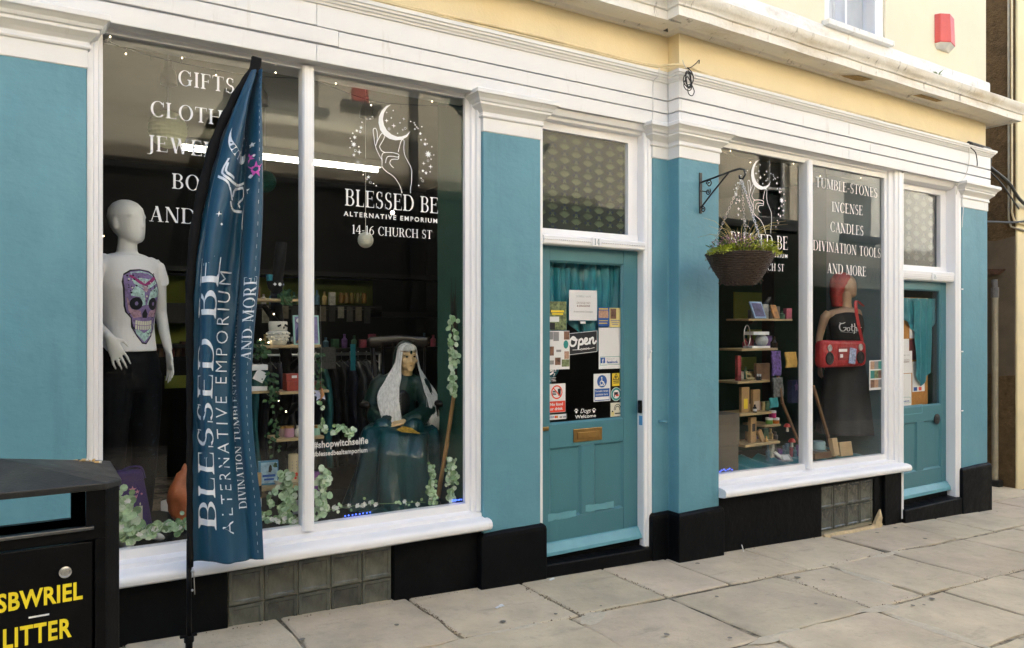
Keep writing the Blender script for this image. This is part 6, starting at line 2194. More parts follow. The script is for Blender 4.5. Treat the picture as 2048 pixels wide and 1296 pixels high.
def hand(mb, w, d, n, side, l=0.17, r=0.0085, curl=0.25):
    """wrist point, pointing direction, back-of-hand normal; thumb on the given side"""
    w, d, n = Vector(w), Vector(d).normalized(), Vector(n).normalized()
    s_ = d.cross(n).normalized()
    mb.loft([(w, s_ * 0.023, n * 0.018), (w + d * l * 0.18, s_ * 0.033, n * 0.016), (w + d * l * 0.45, s_ * 0.040, n * 0.013), (w + d * l * 0.54, s_ * 0.036, n * 0.009)], 14)
    for k, ln in enumerate((0.42, 0.50, 0.46, 0.36)):
        off_ = (k - 1.5) * 0.0205
        b = w + d * l * 0.48 + s_ * off_
        p1 = b + d * l * ln * 0.5 + s_ * off_ * 0.25 - n * curl * 0.01
        p2 = p1 + (d - n * curl).normalized() * l * ln * 0.30
        p3 = p2 + (d - n * curl * 2).normalized() * l * ln * 0.24
        mb.tube([b, p1, p2, p3], [r, r * 0.95, r * 0.85, r * 0.6], 8)
    b = w + d * l * 0.16 + s_ * side * 0.024
    p1 = b + (d * 0.6 + s_ * side * 0.75 - n * 0.25).normalized() * l * 0.22
    p2 = p1 + (d * 0.9 + s_ * side * 0.3 - n * 0.3).normalized() * l * 0.22
    mb.tube([b, p1, p2], [r * 1.25, r * 1.1, r * 0.7], 8)


X, Yv = Vector((1, 0, 0)), Vector((0, 1, 0))


def ring(z, cy, rx, ry, cx=0.0):
    return (Vector((cx, cy, z)), X * rx, Yv * ry)


def head(mb, c, turn=0.0, k=1.0, face=True):
    """egg-shaped display head about the point between the ears"""
    T_ = Matrix.Translation(Vector(c)) @ Matrix.Rotation(turn, 4, 'Z') @ Matrix.Scale(k, 4)
    h = MB()
    h.loft([ring(-0.118, -0.052, 0.018, 0.018), ring(-0.110, -0.048, 0.038, 0.040), ring(-0.092, -0.036, 0.053, 0.062), ring(-0.06, -0.018, 0.064, 0.083), ring(-0.02, -0.004, 0.071, 0.097), ring(0.025, 0.003, 0.075, 0.102), ring(0.065, 0.006, 0.068, 0.092), ring(0.093, 0.008, 0.049, 0.066), ring(0.108, 0.009, 0.024, 0.032), ring(0.111, 0.009, 0.006, 0.008)], 26)
    h.loft([(Vector((0, -0.092, 0.010)), X * 0.006, Vector((0, 0.008, 0))), (Vector((0, -0.096, -0.018)), X * 0.009, Vector((0, 0.012, 0))), (Vector((0, -0.100, -0.036)), X * 0.012, Vector((0, 0.014, 0))), (Vector((0, -0.094, -0.045)), X * 0.010, Vector((0, 0.010, 0)))], 10)
    h.ball((0, -0.090, -0.068), 0.018, 10, 6, 1.0, 0.65, 0.28)
    h.ball((0, -0.088, -0.077), 0.017, 10, 6, 0.9, 0.65, 0.32)
    for sx in (-1, 1):
        h.ball((sx * 0.073, 0.008, -0.022), 0.030, 10, 7, 0.28, 0.62, 1.0)
        h.ball((sx * 0.032, -0.068, 0.022), 0.030, 8, 6, 1.0, 0.6, 0.35)
    mb.add([tuple(T_ @ Vector(p)) for p in h.v], h.f)


def raycast_print(name, layers, T_, bvh, mats, parent, cuts=2):
    """lay 2D polygons (x, z) on a body seen from its front (-y in its own frame)"""
    out = MB()
    inv = T_.inverted()
    for lay, mi, poly in layers:
        bm = bmesh.new()
        f = bm.faces.new([bm.verts.new((a, 0, b)) for a, b in poly])
        bmesh.ops.triangulate(bm, faces=[f])
        for _ in range(cuts):
            el = [e for e in bm.edges if e.calc_length() > 0.012]
            if el:
                bmesh.ops.subdivide_edges(bm, edges=el, cuts=1, use_grid_fill=True)
                bmesh.ops.triangulate(bm, faces=bm.faces)
        bm.verts.ensure_lookup_table()
        vs = []
        ok = True
        for v in bm.verts:
            o_ = T_ @ Vector((v.co.x, -1.0, v.co.z))
            d_ = (T_.to_3x3() @ Vector((0, 1, 0))).normalized()
            hit = bvh.ray_cast(o_, d_)
            if hit[0] is None:
                ok = False
                vs.append(T_ @ Vector((v.co.x, -0.05, v.co.z)))
            else:
                vs.append(hit[0] - d_ * (0.0022 + 0.0011 * lay))
        bm.verts.index_update()
        out.mi = mi
        out.add(vs, [tuple(q.index for q in fc.verts) for fc in bm.faces])
        bm.free()
    return out.build(name, mats, parent)


def eval_bvh(o):
    bpy.context.view_layer.update()
    dg = bpy.context.evaluated_depsgraph_get()
    ev = o.evaluated_get(dg)
    me = ev.to_mesh()
    b = BVHTree.FromPolygons([ev.matrix_world @ v.co for v in me.vertices], [tuple(p.vertices) for p in me.polygons])
    ev.to_mesh_clear()
    return b


TOR = [(1.452, 0.0, 0.060, 0.055), (1.445, 0.0, 0.105, 0.065), (1.425, 0.0, 0.165, 0.072), (1.39, 0.0, 0.178, 0.085), (1.33, -0.005, 0.165, 0.10), (1.27, -0.018, 0.157, 0.118), (1.21, -0.012, 0.143, 0.106), (1.10, 0.0, 0.117, 0.088), (1.04, 0.0, 0.122, 0.092), (0.94, 0.004, 0.160, 0.110), (0.86, 0.006, 0.168, 0.112), (0.80, 0.004, 0.150, 0.10)]

# ---- white mannequin with skull T-shirt
M_MANQ = mat('white_mannequin_lacquer', (0.80, 0.805, 0.80), 0.38, 0.02, 4)
M_TEE = mat('white_jersey', (0.88, 0.88, 0.90), 0.85, 0.02, 5, 0.15, 25, 0.5, 7, stretch=(1, 1, 0.6))
M_TROU = mat('black_printed_leggings', (0.0015, 0.002, 0.003), 0.7, 0.3, 5, spec=0.2, stain=((0.016, 0.028, 0.045), 9, 0.60, 0.66, 0.8, (1, 1, 1)))
mu = 0.462
MT = Matrix.Translation((mu, 0.58, 0.445)) @ Matrix.Rotation(R(26), 4, 'Z') @ Matrix.Scale(1.028, 4)
mq = empty('mannequin', (mu, 0.58, 0.44), 'white display mannequin in skull T-shirt behind the left window', 'mannequin')
mb = MB()
mb.loft([ring(1.40, 0.01, 0.085, 0.06), ring(1.45, 0.008, 0.060, 0.056), ring(1.50, 0.004, 0.052, 0.052), ring(1.60, -0.006, 0.050, 0.054)], 18)
mb.loft([ring(*t) for t in TOR], 26)
mb.tube([(0.16, 0.0, 1.405), (0.20, 0.0, 1.36), (0.225, 0.02, 1.26), (0.243, 0.032, 1.17), (0.248, 0.01, 1.08), (0.252, -0.028, 0.985)], [0.045, 0.047, 0.040, 0.034, 0.032, 0.024], 14)
hand(mb, (0.252, -0.028, 0.99), (0.03, -0.12, -1), (1, -0.2, 0.02), 1, 0.185)
mb.tube([(-0.16, 0.0, 1.405), (-0.20, 0.0, 1.36), (-0.245, 0.03, 1.27), (-0.275, 0.045, 1.19), (-0.245, -0.04, 1.12), (-0.205, -0.13, 1.055)], [0.045, 0.047, 0.040, 0.034, 0.032, 0.024], 14)
hand(mb, (-0.205, -0.13, 1.058), (0.42, -0.18, -0.85), (-0.5, -0.85, 0.0), -1, 0.185)
for sx in (-1, 1):
    mb.tube([(sx * 0.08, 0.0, 0.86), (sx * 0.088, -0.005, 0.70), (sx * 0.09, -0.012, 0.48), (sx * 0.092, 0.012, 0.32), (sx * 0.092, 0.012, 0.10), (sx * 0.092, -0.01, 0.04)], [0.088, 0.076, 0.053, 0.052, 0.032, 0.034], 16)
    mb.loft([(Vector((sx * 0.092, 0.03, 0.03)), X * 0.03, Vector((0, 0, 0.028))), (Vector((sx * 0.095, -0.06, 0.03)), X * 0.038, Vector((0, 0, 0.026))), (Vector((sx * 0.10, -0.15, 0.015)), X * 0.034, Vector((0, 0, 0.014))), (Vector((sx * 0.10, -0.18, 0.012)), X * 0.018, Vector((0, 0, 0.009)))], 14)
mb.v = [(p[0] * 0.86, p[1] * 0.95, p[2] + 0.05 * max(0, min(1, (p[2] - 0.95) / 0.4))) for p in mb.v]
head(mb, (0.0, 0.012, 1.672), R(17))
body = remeshed(mb, 'body', M_MANQ, mq, 0.0062, MT, 3)
mb = MB()
g = 0.009
mb.loft([ring(1.438, 0.0, 0.125, 0.075)] + [ring(z, cy, rx + g, ry + g) for z, cy, rx, ry in TOR[2:6]] + [ring(1.21, -0.014, 0.158, 0.128), ring(1.10, -0.008, 0.146, 0.118), ring(1.03, -0.006, 0.156, 0.124), ring(0.985, -0.004, 0.166, 0.128)], 30)
for sx in (-1, 1):
    mb.tube([(sx * 0.13, 0.0, 1.40), (sx * 0.195, 0.0, 1.375), (sx * 0.222, 0.006, 1.32), (sx * 0.228, 0.010, 1.30)], [0.048, 0.050, 0.047, 0.046], 16)
mb.v = [(p[0] * 0.86, p[1] * 0.95, p[2] + 0.05 * max(0, min(1, (p[2] - 0.95) / 0.4))) for p in mb.v]
tee = remeshed(mb, 'tshirt', M_TEE, mq, 0.008, MT, 2)
mb = MB()
mb.loft([ring(z, cy, rx + 0.008, ry + 0.008) for z, cy, rx, ry in TOR[8:]] + [ring(0.78, 0, 0.14, 0.095)], 24)
for sx in (-1, 1):
    mb.tube([(sx * 0.08, 0.0, 0.86), (sx * 0.088, -0.005, 0.70), (sx * 0.09, -0.012, 0.48), (sx * 0.092, 0.012, 0.32), (sx * 0.092, 0.012, 0.12)], [0.10, 0.088, 0.066, 0.064, 0.045], 16)
remeshed(mb, 'leggings', M_TROU, mq, 0.010, MT, 2)
# skull print
K = {n: i for i, n in enumerate(('ink', 'teal', 'violet', 'pink', 'magenta', 'cream'))}
SKM = [mat('skull_ink', (0.008, 0.008, 0.014), 0.8), mat('skull_teal', (0.42, 0.62, 0.60), 0.8, 0.5, 60), mat('skull_violet', (0.22, 0.16, 0.36), 0.8, 0.4, 50), mat('skull_pink', (0.42, 0.26, 0.34), 0.8, 0.5, 60), mat('skull_magenta', (0.33, 0.03, 0.17), 0.8, 0.3, 40), mat('skull_cream', (0.72, 0.72, 0.60), 0.8, 0.1)]
sk = []
SX, SZ, SH = 0.20, 1.03, 0.385


def sp_(pts):
    return [(0.012 + a * SX, SZ + b * SH) for a, b in pts]


sk.append((0, K['ink'], sp_([(-.46, .93), (-.30, .985), (-.05, 1.0), (.22, .985), (.40, .93), (.50, .82), (.52, .68), (.46, .54), (.47, .46), (.38, .36), (.36, .22), (.24, .10), (.06, -.01), (-.06, .0), (-.20, .10), (-.32, .22), (-.34, .34), (-.46, .42), (-.50, .50), (-.48, .58), (-.53, .70), (-.53, .82)])))
sk.append((0.5, K['violet'], [(0.012 + (a - 0.012) * 0.93, 1.222 + (b - 1.222) * 0.965) for a, b in sk[0][2]]))
sk.append((1, K['teal'], sp_([(-.30, .95), (-.02, .975), (.30, .94), (.44, .82), (.10, .74), (-.10, .74), (-.28, .80)])))
sk.append((1, K['violet'], sp_([(-.48, .90), (-.34, .945), (-.30, .80), (-.40, .70), (-.49, .74)])))
sk.append((1, K['teal'], sp_([(-.38, .68), (-.24, .78), (-.04, .70), (.0, .52), (-.10, .50), (-.14, .62), (-.36, .64)])))
sk.append((1, K['teal'], sp_([(.44, .78), (.14, .70), (.04, .52), (.12, .52), (.18, .60), (.46, .64)])))
sk.append((1, K['pink'], sp_([(-.46, .62), (-.40, .44), (-.28, .34), (-.08, .36), (-.12, .44), (-.34, .46), (-.42, .60)])))
sk.append((1, K['pink'], sp_([(.44, .60), (.44, .48), (.34, .36), (.10, .36), (.14, .44), (.32, .46), (.40, .58)])))
sk.append((1, K['pink'], sp_([(-.12, .84), (.12, .84), (.06, .70), (-.06, .70)])))
sk.append((1, K['teal'], sp_([(-.28, .30), (-.20, .13), (.0, .02), (.20, .12), (.32, .28), (.20, .20), (.0, .14), (-.18, .20)])))
sk.append((2, K['magenta'], sp_([(-.36, .90), (-.30, .92), (.0, .80), (.0, .77), (-.14, .80)])))
sk.append((2, K['magenta'], sp_([(.42, .88), (.36, .91), (.0, .80), (.0, .77), (.18, .80)])))
for sx in (-1, 1):
    sk.append((2, K['ink'], sp_([(sx * .24 + .155 * math.cos(a * .42), .535 + .085 * math.sin(a * .42)) for a in range(15)])))
    sk.append((3, K['violet'], sp_([(sx * .24 + .04 * math.cos(a * .63), .535 + .028 * math.sin(a * .63)) for a in range(10)])))
sk.append((2, K['ink'], sp_([(.0, .47), (.08, .40), (.06, .345), (.0, .36), (-.06, .345), (-.08, .40)])))
for i in range(8):
    x = -.235 + i * .06
    dz = .012 * ((i - 3.5) / 3.5) ** 2
    sk.append((2, K['cream'], sp_([(x, .245 + dz), (x + .05, .245 + dz), (x + .05, .30 + dz), (x, .30 + dz)])))
    sk.append((2, K['cream'], sp_([(x + .004, .185 + dz), (x + .046, .185 + dz), (x + .046, .238 + dz), (x + .004, .238 + dz)])))
rd = random.Random(9)
for i in range(64):
    a, b = rd.uniform(-.42, .42), rd.uniform(.05, .96)
    if abs(abs(a) - .24) < .19 and abs(b - .535) < .11 or (.17 < b < .33) or (abs(a) < .1 and .33 < b < .5):
        continue
    r = rd.uniform(.012, .03)
    sk.append((3, rd.choice((K['ink'], K['ink'], K['cream'])), sp_([(a + r * math.cos(q), b + .5 * r * math.sin(q)) for q in (0, 1.05, 2.1, 3.14, 4.2, 5.2)])))
raycast_print('skull_print', sk, MT, eval_bvh(tee), SKM, tee, 3)

# ---- mannequin in the right window
M_SKIN = mat('tan_mannequin_skin', (0.42, 0.27, 0.17), 0.45, 0.04, 6)
M_HAIRR = mat('red_wig', (0.30, 0.02, 0.02), 0.45, 0.4, 40)
M_VEST = mat('black_vest', (0.012, 0.012, 0.013), 0.85, 0.2, 8)
M_SKIRT = mat('charcoal_skirt', (0.035, 0.036, 0.037), 0.8, 0.2, 6, 0.2, 30)
gu = 6.377
GT = Matrix.Translation((gu, 0.30, 0.405)) @ Matrix.Rotation(R(-40), 4, 'Z') @ Matrix.Scale(0.935, 4)
gm = empty('mannequin', (gu, 0.30, 0.40), 'mannequin with red wig in a black vest behind the right window', 'mannequin')
mb = MB()
head(mb, (0.0, 0.012, 1.672), R(86))
mb.loft([ring(1.40, 0.01, 0.085, 0.06), ring(1.45, 0.008, 0.060, 0.056), ring(1.50, 0.004, 0.050, 0.050), ring(1.60, -0.006, 0.048, 0.052)], 18)
mb.loft([ring(*t) for t in TOR], 26)
for sx in (-1, 1):
    mb.tube([(sx * 0.16, 0.0, 1.405), (sx * 0.20, 0.0, 1.36), (sx * 0.225, 0.02, 1.26), (sx * 0.245, 0.035, 1.15), (sx * 0.25, 0.01, 1.02), (sx * 0.252, -0.02, 0.92)], [0.043, 0.045, 0.038, 0.033, 0.031, 0.024], 14)
    hand(mb, (sx * 0.252, -0.02, 0.925), (sx * 0.03, -0.1, -1), (sx, -0.2, 0.02), 1 if sx > 0 else -1, 0.18)
remeshed(mb, 'body', M_SKIN, gm, 0.0075, GT, 2)
mb = MB()
mb.loft([ring(1.415, 0.0, 0.11, 0.072)] + [ring(z, cy, rx + 0.011 - (0.03 if z > 1.38 else 0), ry + 0.011) for z, cy, rx, ry in TOR[3:6]] + [ring(1.21, -0.014, 0.155, 0.122), ring(1.10, -0.004, 0.135, 0.108), ring(1.02, -0.004, 0.145, 0.112), ring(0.97, 0, 0.16, 0.118)], 28)
vest = remeshed(mb, 'vest', M_VEST, gm, 0.009, GT, 2)
mb = MB()


def skirt_ring(z, r, wv_):
    return [(r * (1 + wv_ * math.cos(9 * a)) * math.cos(a), 0.82 * r * (1 + wv_ * math.cos(9 * a)) * math.sin(a), z) for a in [2 * math.pi * k / 72 for k in range(72)]]


rows_ = [skirt_ring(1.0, 0.145, 0.0), skirt_ring(0.92, 0.18, 0.01), skirt_ring(0.7, 0.215, 0.03), skirt_ring(0.4, 0.25, 0.05), skirt_ring(0.22, 0.27, 0.06)]
vv = [p for r in rows_ for p in r]
mb.add(vv, [(i * 72 + k, i * 72 + (k + 1) % 72, (i + 1) * 72 + (k + 1) % 72, (i + 1) * 72 + k) for i in range(4) for k in range(72)])
mb.build('skirt', M_SKIRT, gm, smooth=True, xf=GT)
mb = MB()
mb.loft([ring(-0.05, 0.03, 0.075, 0.085), ring(0.0, 0.02, 0.084, 0.104), ring(0.06, 0.012, 0.082, 0.104), ring(0.10, 0.012, 0.060, 0.075), ring(0.125, 0.012, 0.02, 0.025)], 20)
mb.loft([ring(-0.22, 0.05, 0.07, 0.05), ring(-0.10, 0.06, 0.085, 0.06), ring(0.0, 0.04, 0.08, 0.08)], 18)
remeshed(mb, 'wig', M_HAIRR, gm, 0.009, GT @ Matrix.Translation((0, 0.012, 1.672)) @ Matrix.Rotation(R(86), 4, 'Z') @ Matrix.Translation((0, 0.028, 0.01)), 2)
bvh = eval_bvh(vest)
gl = []
for ln, w_ in (([(-.30, .86), (-.42, .80), (-.46, .55), (-.40, .28), (-.28, .22), (-.20, .40), (-.21, .52), (-.30, .50)], .05), ([(-.44, .90), (-.32, .86), (-.22, .94)], .05), ([(-.12, .22), (-.15, .36), (-.12, .50), (-.05, .50), (-.03, .36), (-.06, .22), (-.12, .22)], .045), ([(.07, .80), (.05, .40), (.09, .22), (.14, .24)], .045), ([(-.0, .58), (.16, .62)], .035), ([(.19, .85), (.19, .10), (.15, .0)], .045), ([(.19, .44), (.25, .54), (.28, .44), (.28, .20)], .045), ([(.35, .52), (.35, .22)], .045), ([(.35, .66), (.36, .70)], .05), ([(.52, .50), (.46, .54), (.41, .38), (.44, .24), (.52, .24)], .045), ([(-.40, .16), (-.10, .10), (.30, .08)], .02)):
    for q in stroke_polys(spline(ln, 3), w_):
        gl.append((0, 0, [(a * 0.21, 1.20 + b * 0.115) for a, b in q]))
raycast_print('gothic_lettering', gl, GT, bvh, [M_PRINT], vest, 1)
# red boombox bag, slung in front
bag = empty('shoulder_bag', (gu, 0.12, 1.2), 'red shoulder bag with loudspeaker pattern hanging on the right mannequin', 'bag')
M_RBAG = mat('red_vinyl_bag', (0.34, 0.012, 0.016), 0.4, 0.25, 6, 0.2, 20, 0.9, 9)
bq = (5.713, 1.235, 6.362, 1.469)
cu_, cz_ = (bq[0] + bq[2]) / 2, (bq[1] + bq[3]) / 2
hw, hh = (bq[2] - bq[0]) / 2, (bq[3] - bq[1]) / 2
mb = MB()
mb.plate([(cu_ + sx * (hw - 0.05 * (1 - math.cos(a))) if False else cu_ + (hw - 0.05) * sx + 0.05 * math.cos(a), cz_ + (hh - 0.05) * sz + 0.05 * math.sin(a)) for sx, sz, a0_ in ((1, 1, 0), (-1, 1, 90), (-1, -1, 180), (1, -1, 270)) for a in [R(a0_ + q) for q in (0, 30, 60, 90)]], 0.08, 0.155)
mb.build('body', M_RBAG, bag, bevel=0.028, segs=4, wob=0.02)
for sx in (-1, 1):
    for (dz, r) in ((-0.035, 0.055), (0.055, 0.030)):
        o = MB()
        o.lathe([(r, 0), (r, 0.006), (r * 0.85, 0.008), (r * 0.75, 0.003), (r * 0.25, 0.002), (0.0, 0.006)], (0, 0, 0), 20)
        o.build('speaker_motif', [M_IRON][0] if dz < 0 else M_STEEL, bag, smooth='auto', xf=Matrix.Translation((cu_ + sx * hw * 0.68, 0.0795, cz_ + dz)) @ Matrix.Rotation(R(90), 4, 'X'))
mb = MB()
mb.box(cu_ - hw * 0.32, cu_ + hw * 0.30, 0.074, 0.0795, cz_ - 0.05, cz_ + 0.06)
pn = mb.build('front_panel', mat('dark_red_panel', (0.22, 0.01, 0.012), 0.4), bag, bevel=0.004)
print_obj('panel_print', [_rect(cu_ - 0.10, cu_ + 0.02, cz_ + 0.02, cz_ + 0.045), _rect(cu_ - 0.08, cu_ - 0.04, cz_ - 0.03, cz_ + 0.0)], lambda a, b: (a, 0.0735, b), M_PRINT, pn)
mb = MB()
mb.rbox((cu_ + hw * 0.28, 0.07, cz_ - 0.02), 0.045, 0.006, 0.07, 0, 0, 0.15)
mb.build('keyring_charm', mat('blue_white_charm', (0.30, 0.34, 0.50), 0.6, 0.8, 60), bag, bevel=0.01)
sh = GT @ Vector((0.12, -0.02, 1.43))
mb = MB()
for pts in ([(cu_ + hw * 0.9, 0.11, cz_ + hh * 0.9), (cu_ + hw * 0.55, 0.10, cz_ + 0.45), tuple(sh + Vector((0.0, -0.05, 0.03)))],):
    sp2 = spline(pts, 6)
    for i in range(len(sp2) - 1):
        a, b = Vector(sp2[i]), Vector(sp2[i + 1])
        d = Vector((0.022, 0, 0))
        mb.add([a - d, a + d, b + d, b - d], [(0, 1, 2, 3)])
st_ = mb.build('strap', M_RBAG, bag)
so = st_.modifiers.new('thick', 'SOLIDIFY')
so.thickness = 0.003

# ---- seated witch figure
M_VELV = mat('bottle_green_velvet', (0.0015, 0.026, 0.019), 0.5, 0.5, 5, 0.2, 30, 1.0, 7, sheen=0.06, stretch=(1, 1, 0.35))
M_VELT = mat('teal_velvet_skirt', (0.002, 0.042, 0.05), 0.28, 0.6, 4, 0.2, 30, 1.0, 6, sheen=0.07, stretch=(1.4, 1.4, 0.25))
M_FACE = mat('carved_tan_face', (0.72, 0.51, 0.27), 0.5, 0.22, 16, 0.5, 55)
M_WHAIR = mat('long_white_hair', (0.80, 0.80, 0.79), 0.32, 0.3, 1.0, stretch=(90, 90, 4))
M_WOOD = mat('dark_turned_wood', (0.012, 0.0065, 0.004), 0.3, 0.35, 12, stretch=(4, 4, 0.6))
M_WOODL = mat('tan_turned_wood', (0.30, 0.16, 0.06), 0.4, 0.25, 14, stretch=(5, 5, 0.6))
wu, wy, wz = 2.137, 0.78, 0.44
WT = Matrix.Translation((wu, wy, wz + 0.175)) @ Matrix.Rotation(R(-27), 4, 'Z') @ Matrix.Scale(0.77, 4)
wf = empty('witch_figure', (wu, wy, wz), 'life-size witch figure with long white hair and green velvet gown', 'figure')
mb = MB()
mb.loft([ring(0.36, 0.02, 0.17, 0.14), ring(0.48, 0.02, 0.15, 0.12), ring(0.60, 0.01, 0.135, 0.105), ring(0.72, 0.0, 0.155, 0.115), ring(0.80, 0.005, 0.165, 0.10), ring(0.85, 0.01, 0.13, 0.08), ring(0.88, 0.01, 0.07, 0.06), ring(0.93, 0.0, 0.055, 0.055)], 24)
for sx in (-1, 1):
    mb.tube([(sx * 0.13, 0.01, 0.82), (sx * 0.19, 0.0, 0.76), (sx * 0.235, -0.03, 0.62), (sx * 0.245, -0.08, 0.53), (sx * 0.15, -0.21, 0.475), (sx * 0.05, -0.27, 0.46)], [0.06, 0.075, 0.078, 0.085, 0.085, 0.06], 16)
gown = remeshed(mb, 'bodice', M_VELV, wf, 0.012, WT, 3)
mb = MB()


def skirt_fn(s, t):
    a = math.pi * 2 * s
    # from lap (t = 0) down to the floor (t = 1)
    cy = -0.06 - 0.30 * min(1, t * 2.2)
    z = 0.44 - 0.08 * min(1, t * 2.2) ** 2 - 0.575 * max(0, (t - 0.30) / 0.70)
    rx = 0.19 + 0.12 * min(1, t * 3) + 0.16 * max(0, t - 0.5)
    ry = 0.16 + 0.06 * t + 0.08 * max(0, t - 0.5)
    f = 1 + (0.04 + 0.15 * t) * math.sin(7 * a + 1.4 * math.sin(3 * t)) + 0.05 * t * math.sin(13 * a + 2)
    return (rx * f * math.cos(a), cy + ry * f * math.sin(a), max(-0.215, z + 0.04 * (1 - t) * math.sin(a * 2)))


mb.grid(150, 40, skirt_fn)
mb.loft([ring(0.38, -0.05, 0.19, 0.17), ring(0.43, -0.06, 0.20, 0.18), ring(0.46, -0.05, 0.15, 0.14)], 24)
for sx in (-1, 1):
    mb.tube([(sx * 0.10, 0.0, 0.42), (sx * 0.12, -0.20, 0.425), (sx * 0.13, -0.36, 0.40)], [0.11, 0.10, 0.085], 14)
sk_o = mb.build('skirt', M_VELT, wf, smooth=True, xf=WT)
mb = MB()   # hem spread on the bed
mb.grid(60, 6, lambda s, t: ((0.40 + 0.10 * t + 0.03 * math.sin(s * 50)) * math.cos(2 * math.pi * s) + 0.05, -0.34 + (0.28 + 0.06 * t) * math.sin(2 * math.pi * s), -0.21 + 0.02 * (1 - t) * (1 + math.sin(s * 57))))
mb.build('hem', M_VELT, wf, smooth=True, xf=WT)
# lace-up corset panel
mb = MB()
mb.loft([ring(0.45, -0.028, 0.10, 0.10), ring(0.55, -0.03, 0.095, 0.092), ring(0.68, -0.03, 0.105, 0.098), ring(0.72, -0.03, 0.09, 0.09)], 20)
mb.build('corset', mat('black_corset', (0.006, 0.008, 0.009), 0.4, 0.3, 20), wf, smooth=True, xf=WT)
mb = MB()
for k in range(9):
    z = 0.47 + k * 0.026
    mb.tube([(-0.02, -0.133, z), (0.02, -0.133, z + 0.02)], 0.0022, 5)
    mb.tube([(0.02, -0.133, z), (-0.02, -0.133, z + 0.02)], 0.0022, 5)
mb.build('lacing', M_IRON if False else mat('grey_lace_cord', (0.18, 0.18, 0.18), 0.6), wf, xf=WT)
HT = WT @ Matrix.Translation((0.065, -0.04, 1.005)) @ Matrix.Rotation(R(22), 4, 'Z')
mb = MB()
head(mb, (0, 0, 0), 0, 0.98)
mb.loft([(Vector((0, -0.090, 0.012)), X * 0.010, Vector((0, 0.012, 0))), (Vector((0, -0.100, -0.018)), X * 0.013, Vector((0, 0.016, 0))), (Vector((0.002, -0.110, -0.040)), X * 0.020, Vector((0, 0.018, 0))), (Vector((0, -0.098, -0.050)), X * 0.015, Vector((0, 0.012, 0)))], 10)
for sx in (-1, 1):
    mb.ball((sx * 0.045, -0.076, -0.032), 0.026, 8, 6, 1, 0.6, 0.8)
    mb.tube([(sx * 0.014, -0.094, 0.020), (sx * 0.034, -0.092, 0.030), (sx * 0.056, -0.074, 0.020)], [0.006, 0.008, 0.005], 8)
    mb.tube([(sx * 0.020, -0.098, -0.042), (sx * 0.034, -0.088, -0.060), (sx * 0.036, -0.078, -0.085)], [0.005, 0.006, 0.004], 6)
mb.ball((0, -0.080, -0.108), 0.028, 8, 6, 1, 0.7, 0.7)
mb.tube([(0, 0.0, -0.08), (0, 0.01, -0.16)], [0.05, 0.05], 14)
face = remeshed(mb, 'face', M_FACE, wf, 0.0048, HT, 1)
for sx in (-1, 1):
    mb = MB()
    mb.ball((sx * 0.032, -0.087, 0.004), 0.0125, 10, 7, 1.1, 0.6, 0.62)
    e = mb.build('eye', mat('dark_glass_eye', (0.02, 0.014, 0.010), 0.1), face, smooth=True, xf=HT)
mb = MB()
mb.tube([(0.024 * (k - 2) / 2, -0.0985 + 0.012 * abs((k - 2) / 2), -0.0735) for k in range(5)], 0.003, 6)
mb.build('mouth_line', mat('dark_lip_line', (0.12, 0.05, 0.03), 0.6), face, xf=HT)
mb = MB()   # hood
mb.loft([ring(-0.20, 0.09, 0.15, 0.08), ring(-0.10, 0.075, 0.115, 0.085), ring(0.0, 0.062, 0.105, 0.098), ring(0.06, 0.055, 0.10, 0.105), ring(0.11, 0.05, 0.085, 0.10), ring(0.15, 0.05, 0.055, 0.07), ring(0.168, 0.055, 0.02, 0.03)], 26)
mb.build('hood', M_VELV, wf, smooth=True, xf=HT @ Matrix.Translation((0.01, 0.032, -0.028)))
mb = MB()
rd = random.Random(12)
for side in (-1, 1):
    for i in range(230):
        q = rd.random()
        a = side * (0.62 + 0.95 * q)
        z_ = 0.075 - 0.03 * q
        st_ = Vector((0.082 * math.sin(a) * 0.98 + 0.0, -0.088 * math.cos(a) + 0.012, z_ + 0.02))
        top_ = Vector((side * 0.006, -0.062 + 0.03 * q, 0.108))
        jx = lambda k: rd.gauss(0, 0.0045) * k
        ou = 1.25 if side < 0 else 0.95
        w1 = Vector((side * (0.080 + 0.020 * q) + jx(.5), -0.062 + 0.085 * q, -0.05))
        w2 = Vector((side * (0.098 + 0.065 * q * ou) + jx(1), -0.085 + 0.085 * q, -0.18))
        w3 = Vector((side * (0.122 + 0.12 * q * ou) + jx(1.3), -0.125 + 0.075 * q, -0.30))
        w4 = Vector((side * (0.135 + 0.12 * q * ou) + jx(1.6), -0.180 + 0.06 * q, -0.42))
        w5 = Vector((side * (0.125 + 0.09 * q * ou) + jx(2.2), -0.225 + 0.04 * q, -0.54 - 0.10 * rd.random()))
        mb.tube(spline([top_, st_, w1, w2, w3, w4, w5], 3), [0.0022] * 3 + [rd.uniform(0.0018, 0.004)] * 12 + [0.002] * 3 + [0.0008], 4)
hr = mb.build('hair', M_WHAIR, wf, smooth=True, xf=HT)
hr['kind'] = 'stuff'
mb = MB()
mb.loft([ring(0.045, 0.01, 0.079, 0.104), ring(0.08, 0.01, 0.071, 0.094), ring(0.105, 0.012, 0.045, 0.06), ring(0.118, 0.014, 0.012, 0.015)], 24)
mb.build('crown_hair', mat('grey_crown_hair', (0.58, 0.58, 0.57), 0.4, 0.4, 1.0, stretch=(90, 8, 8)), wf, smooth=True, xf=HT @ Matrix.Scale(1.06, 4))
mb = MB()
mb.tube([(0.083 * math.sin(R(a)), -0.105 * math.cos(R(a)) + 0.010, 0.052) for a in range(-110, 111, 10)], 0.0035, 6)
circ = mb.build('circlet', M_BRASS, wf, smooth=True, xf=HT)
mb = MB()
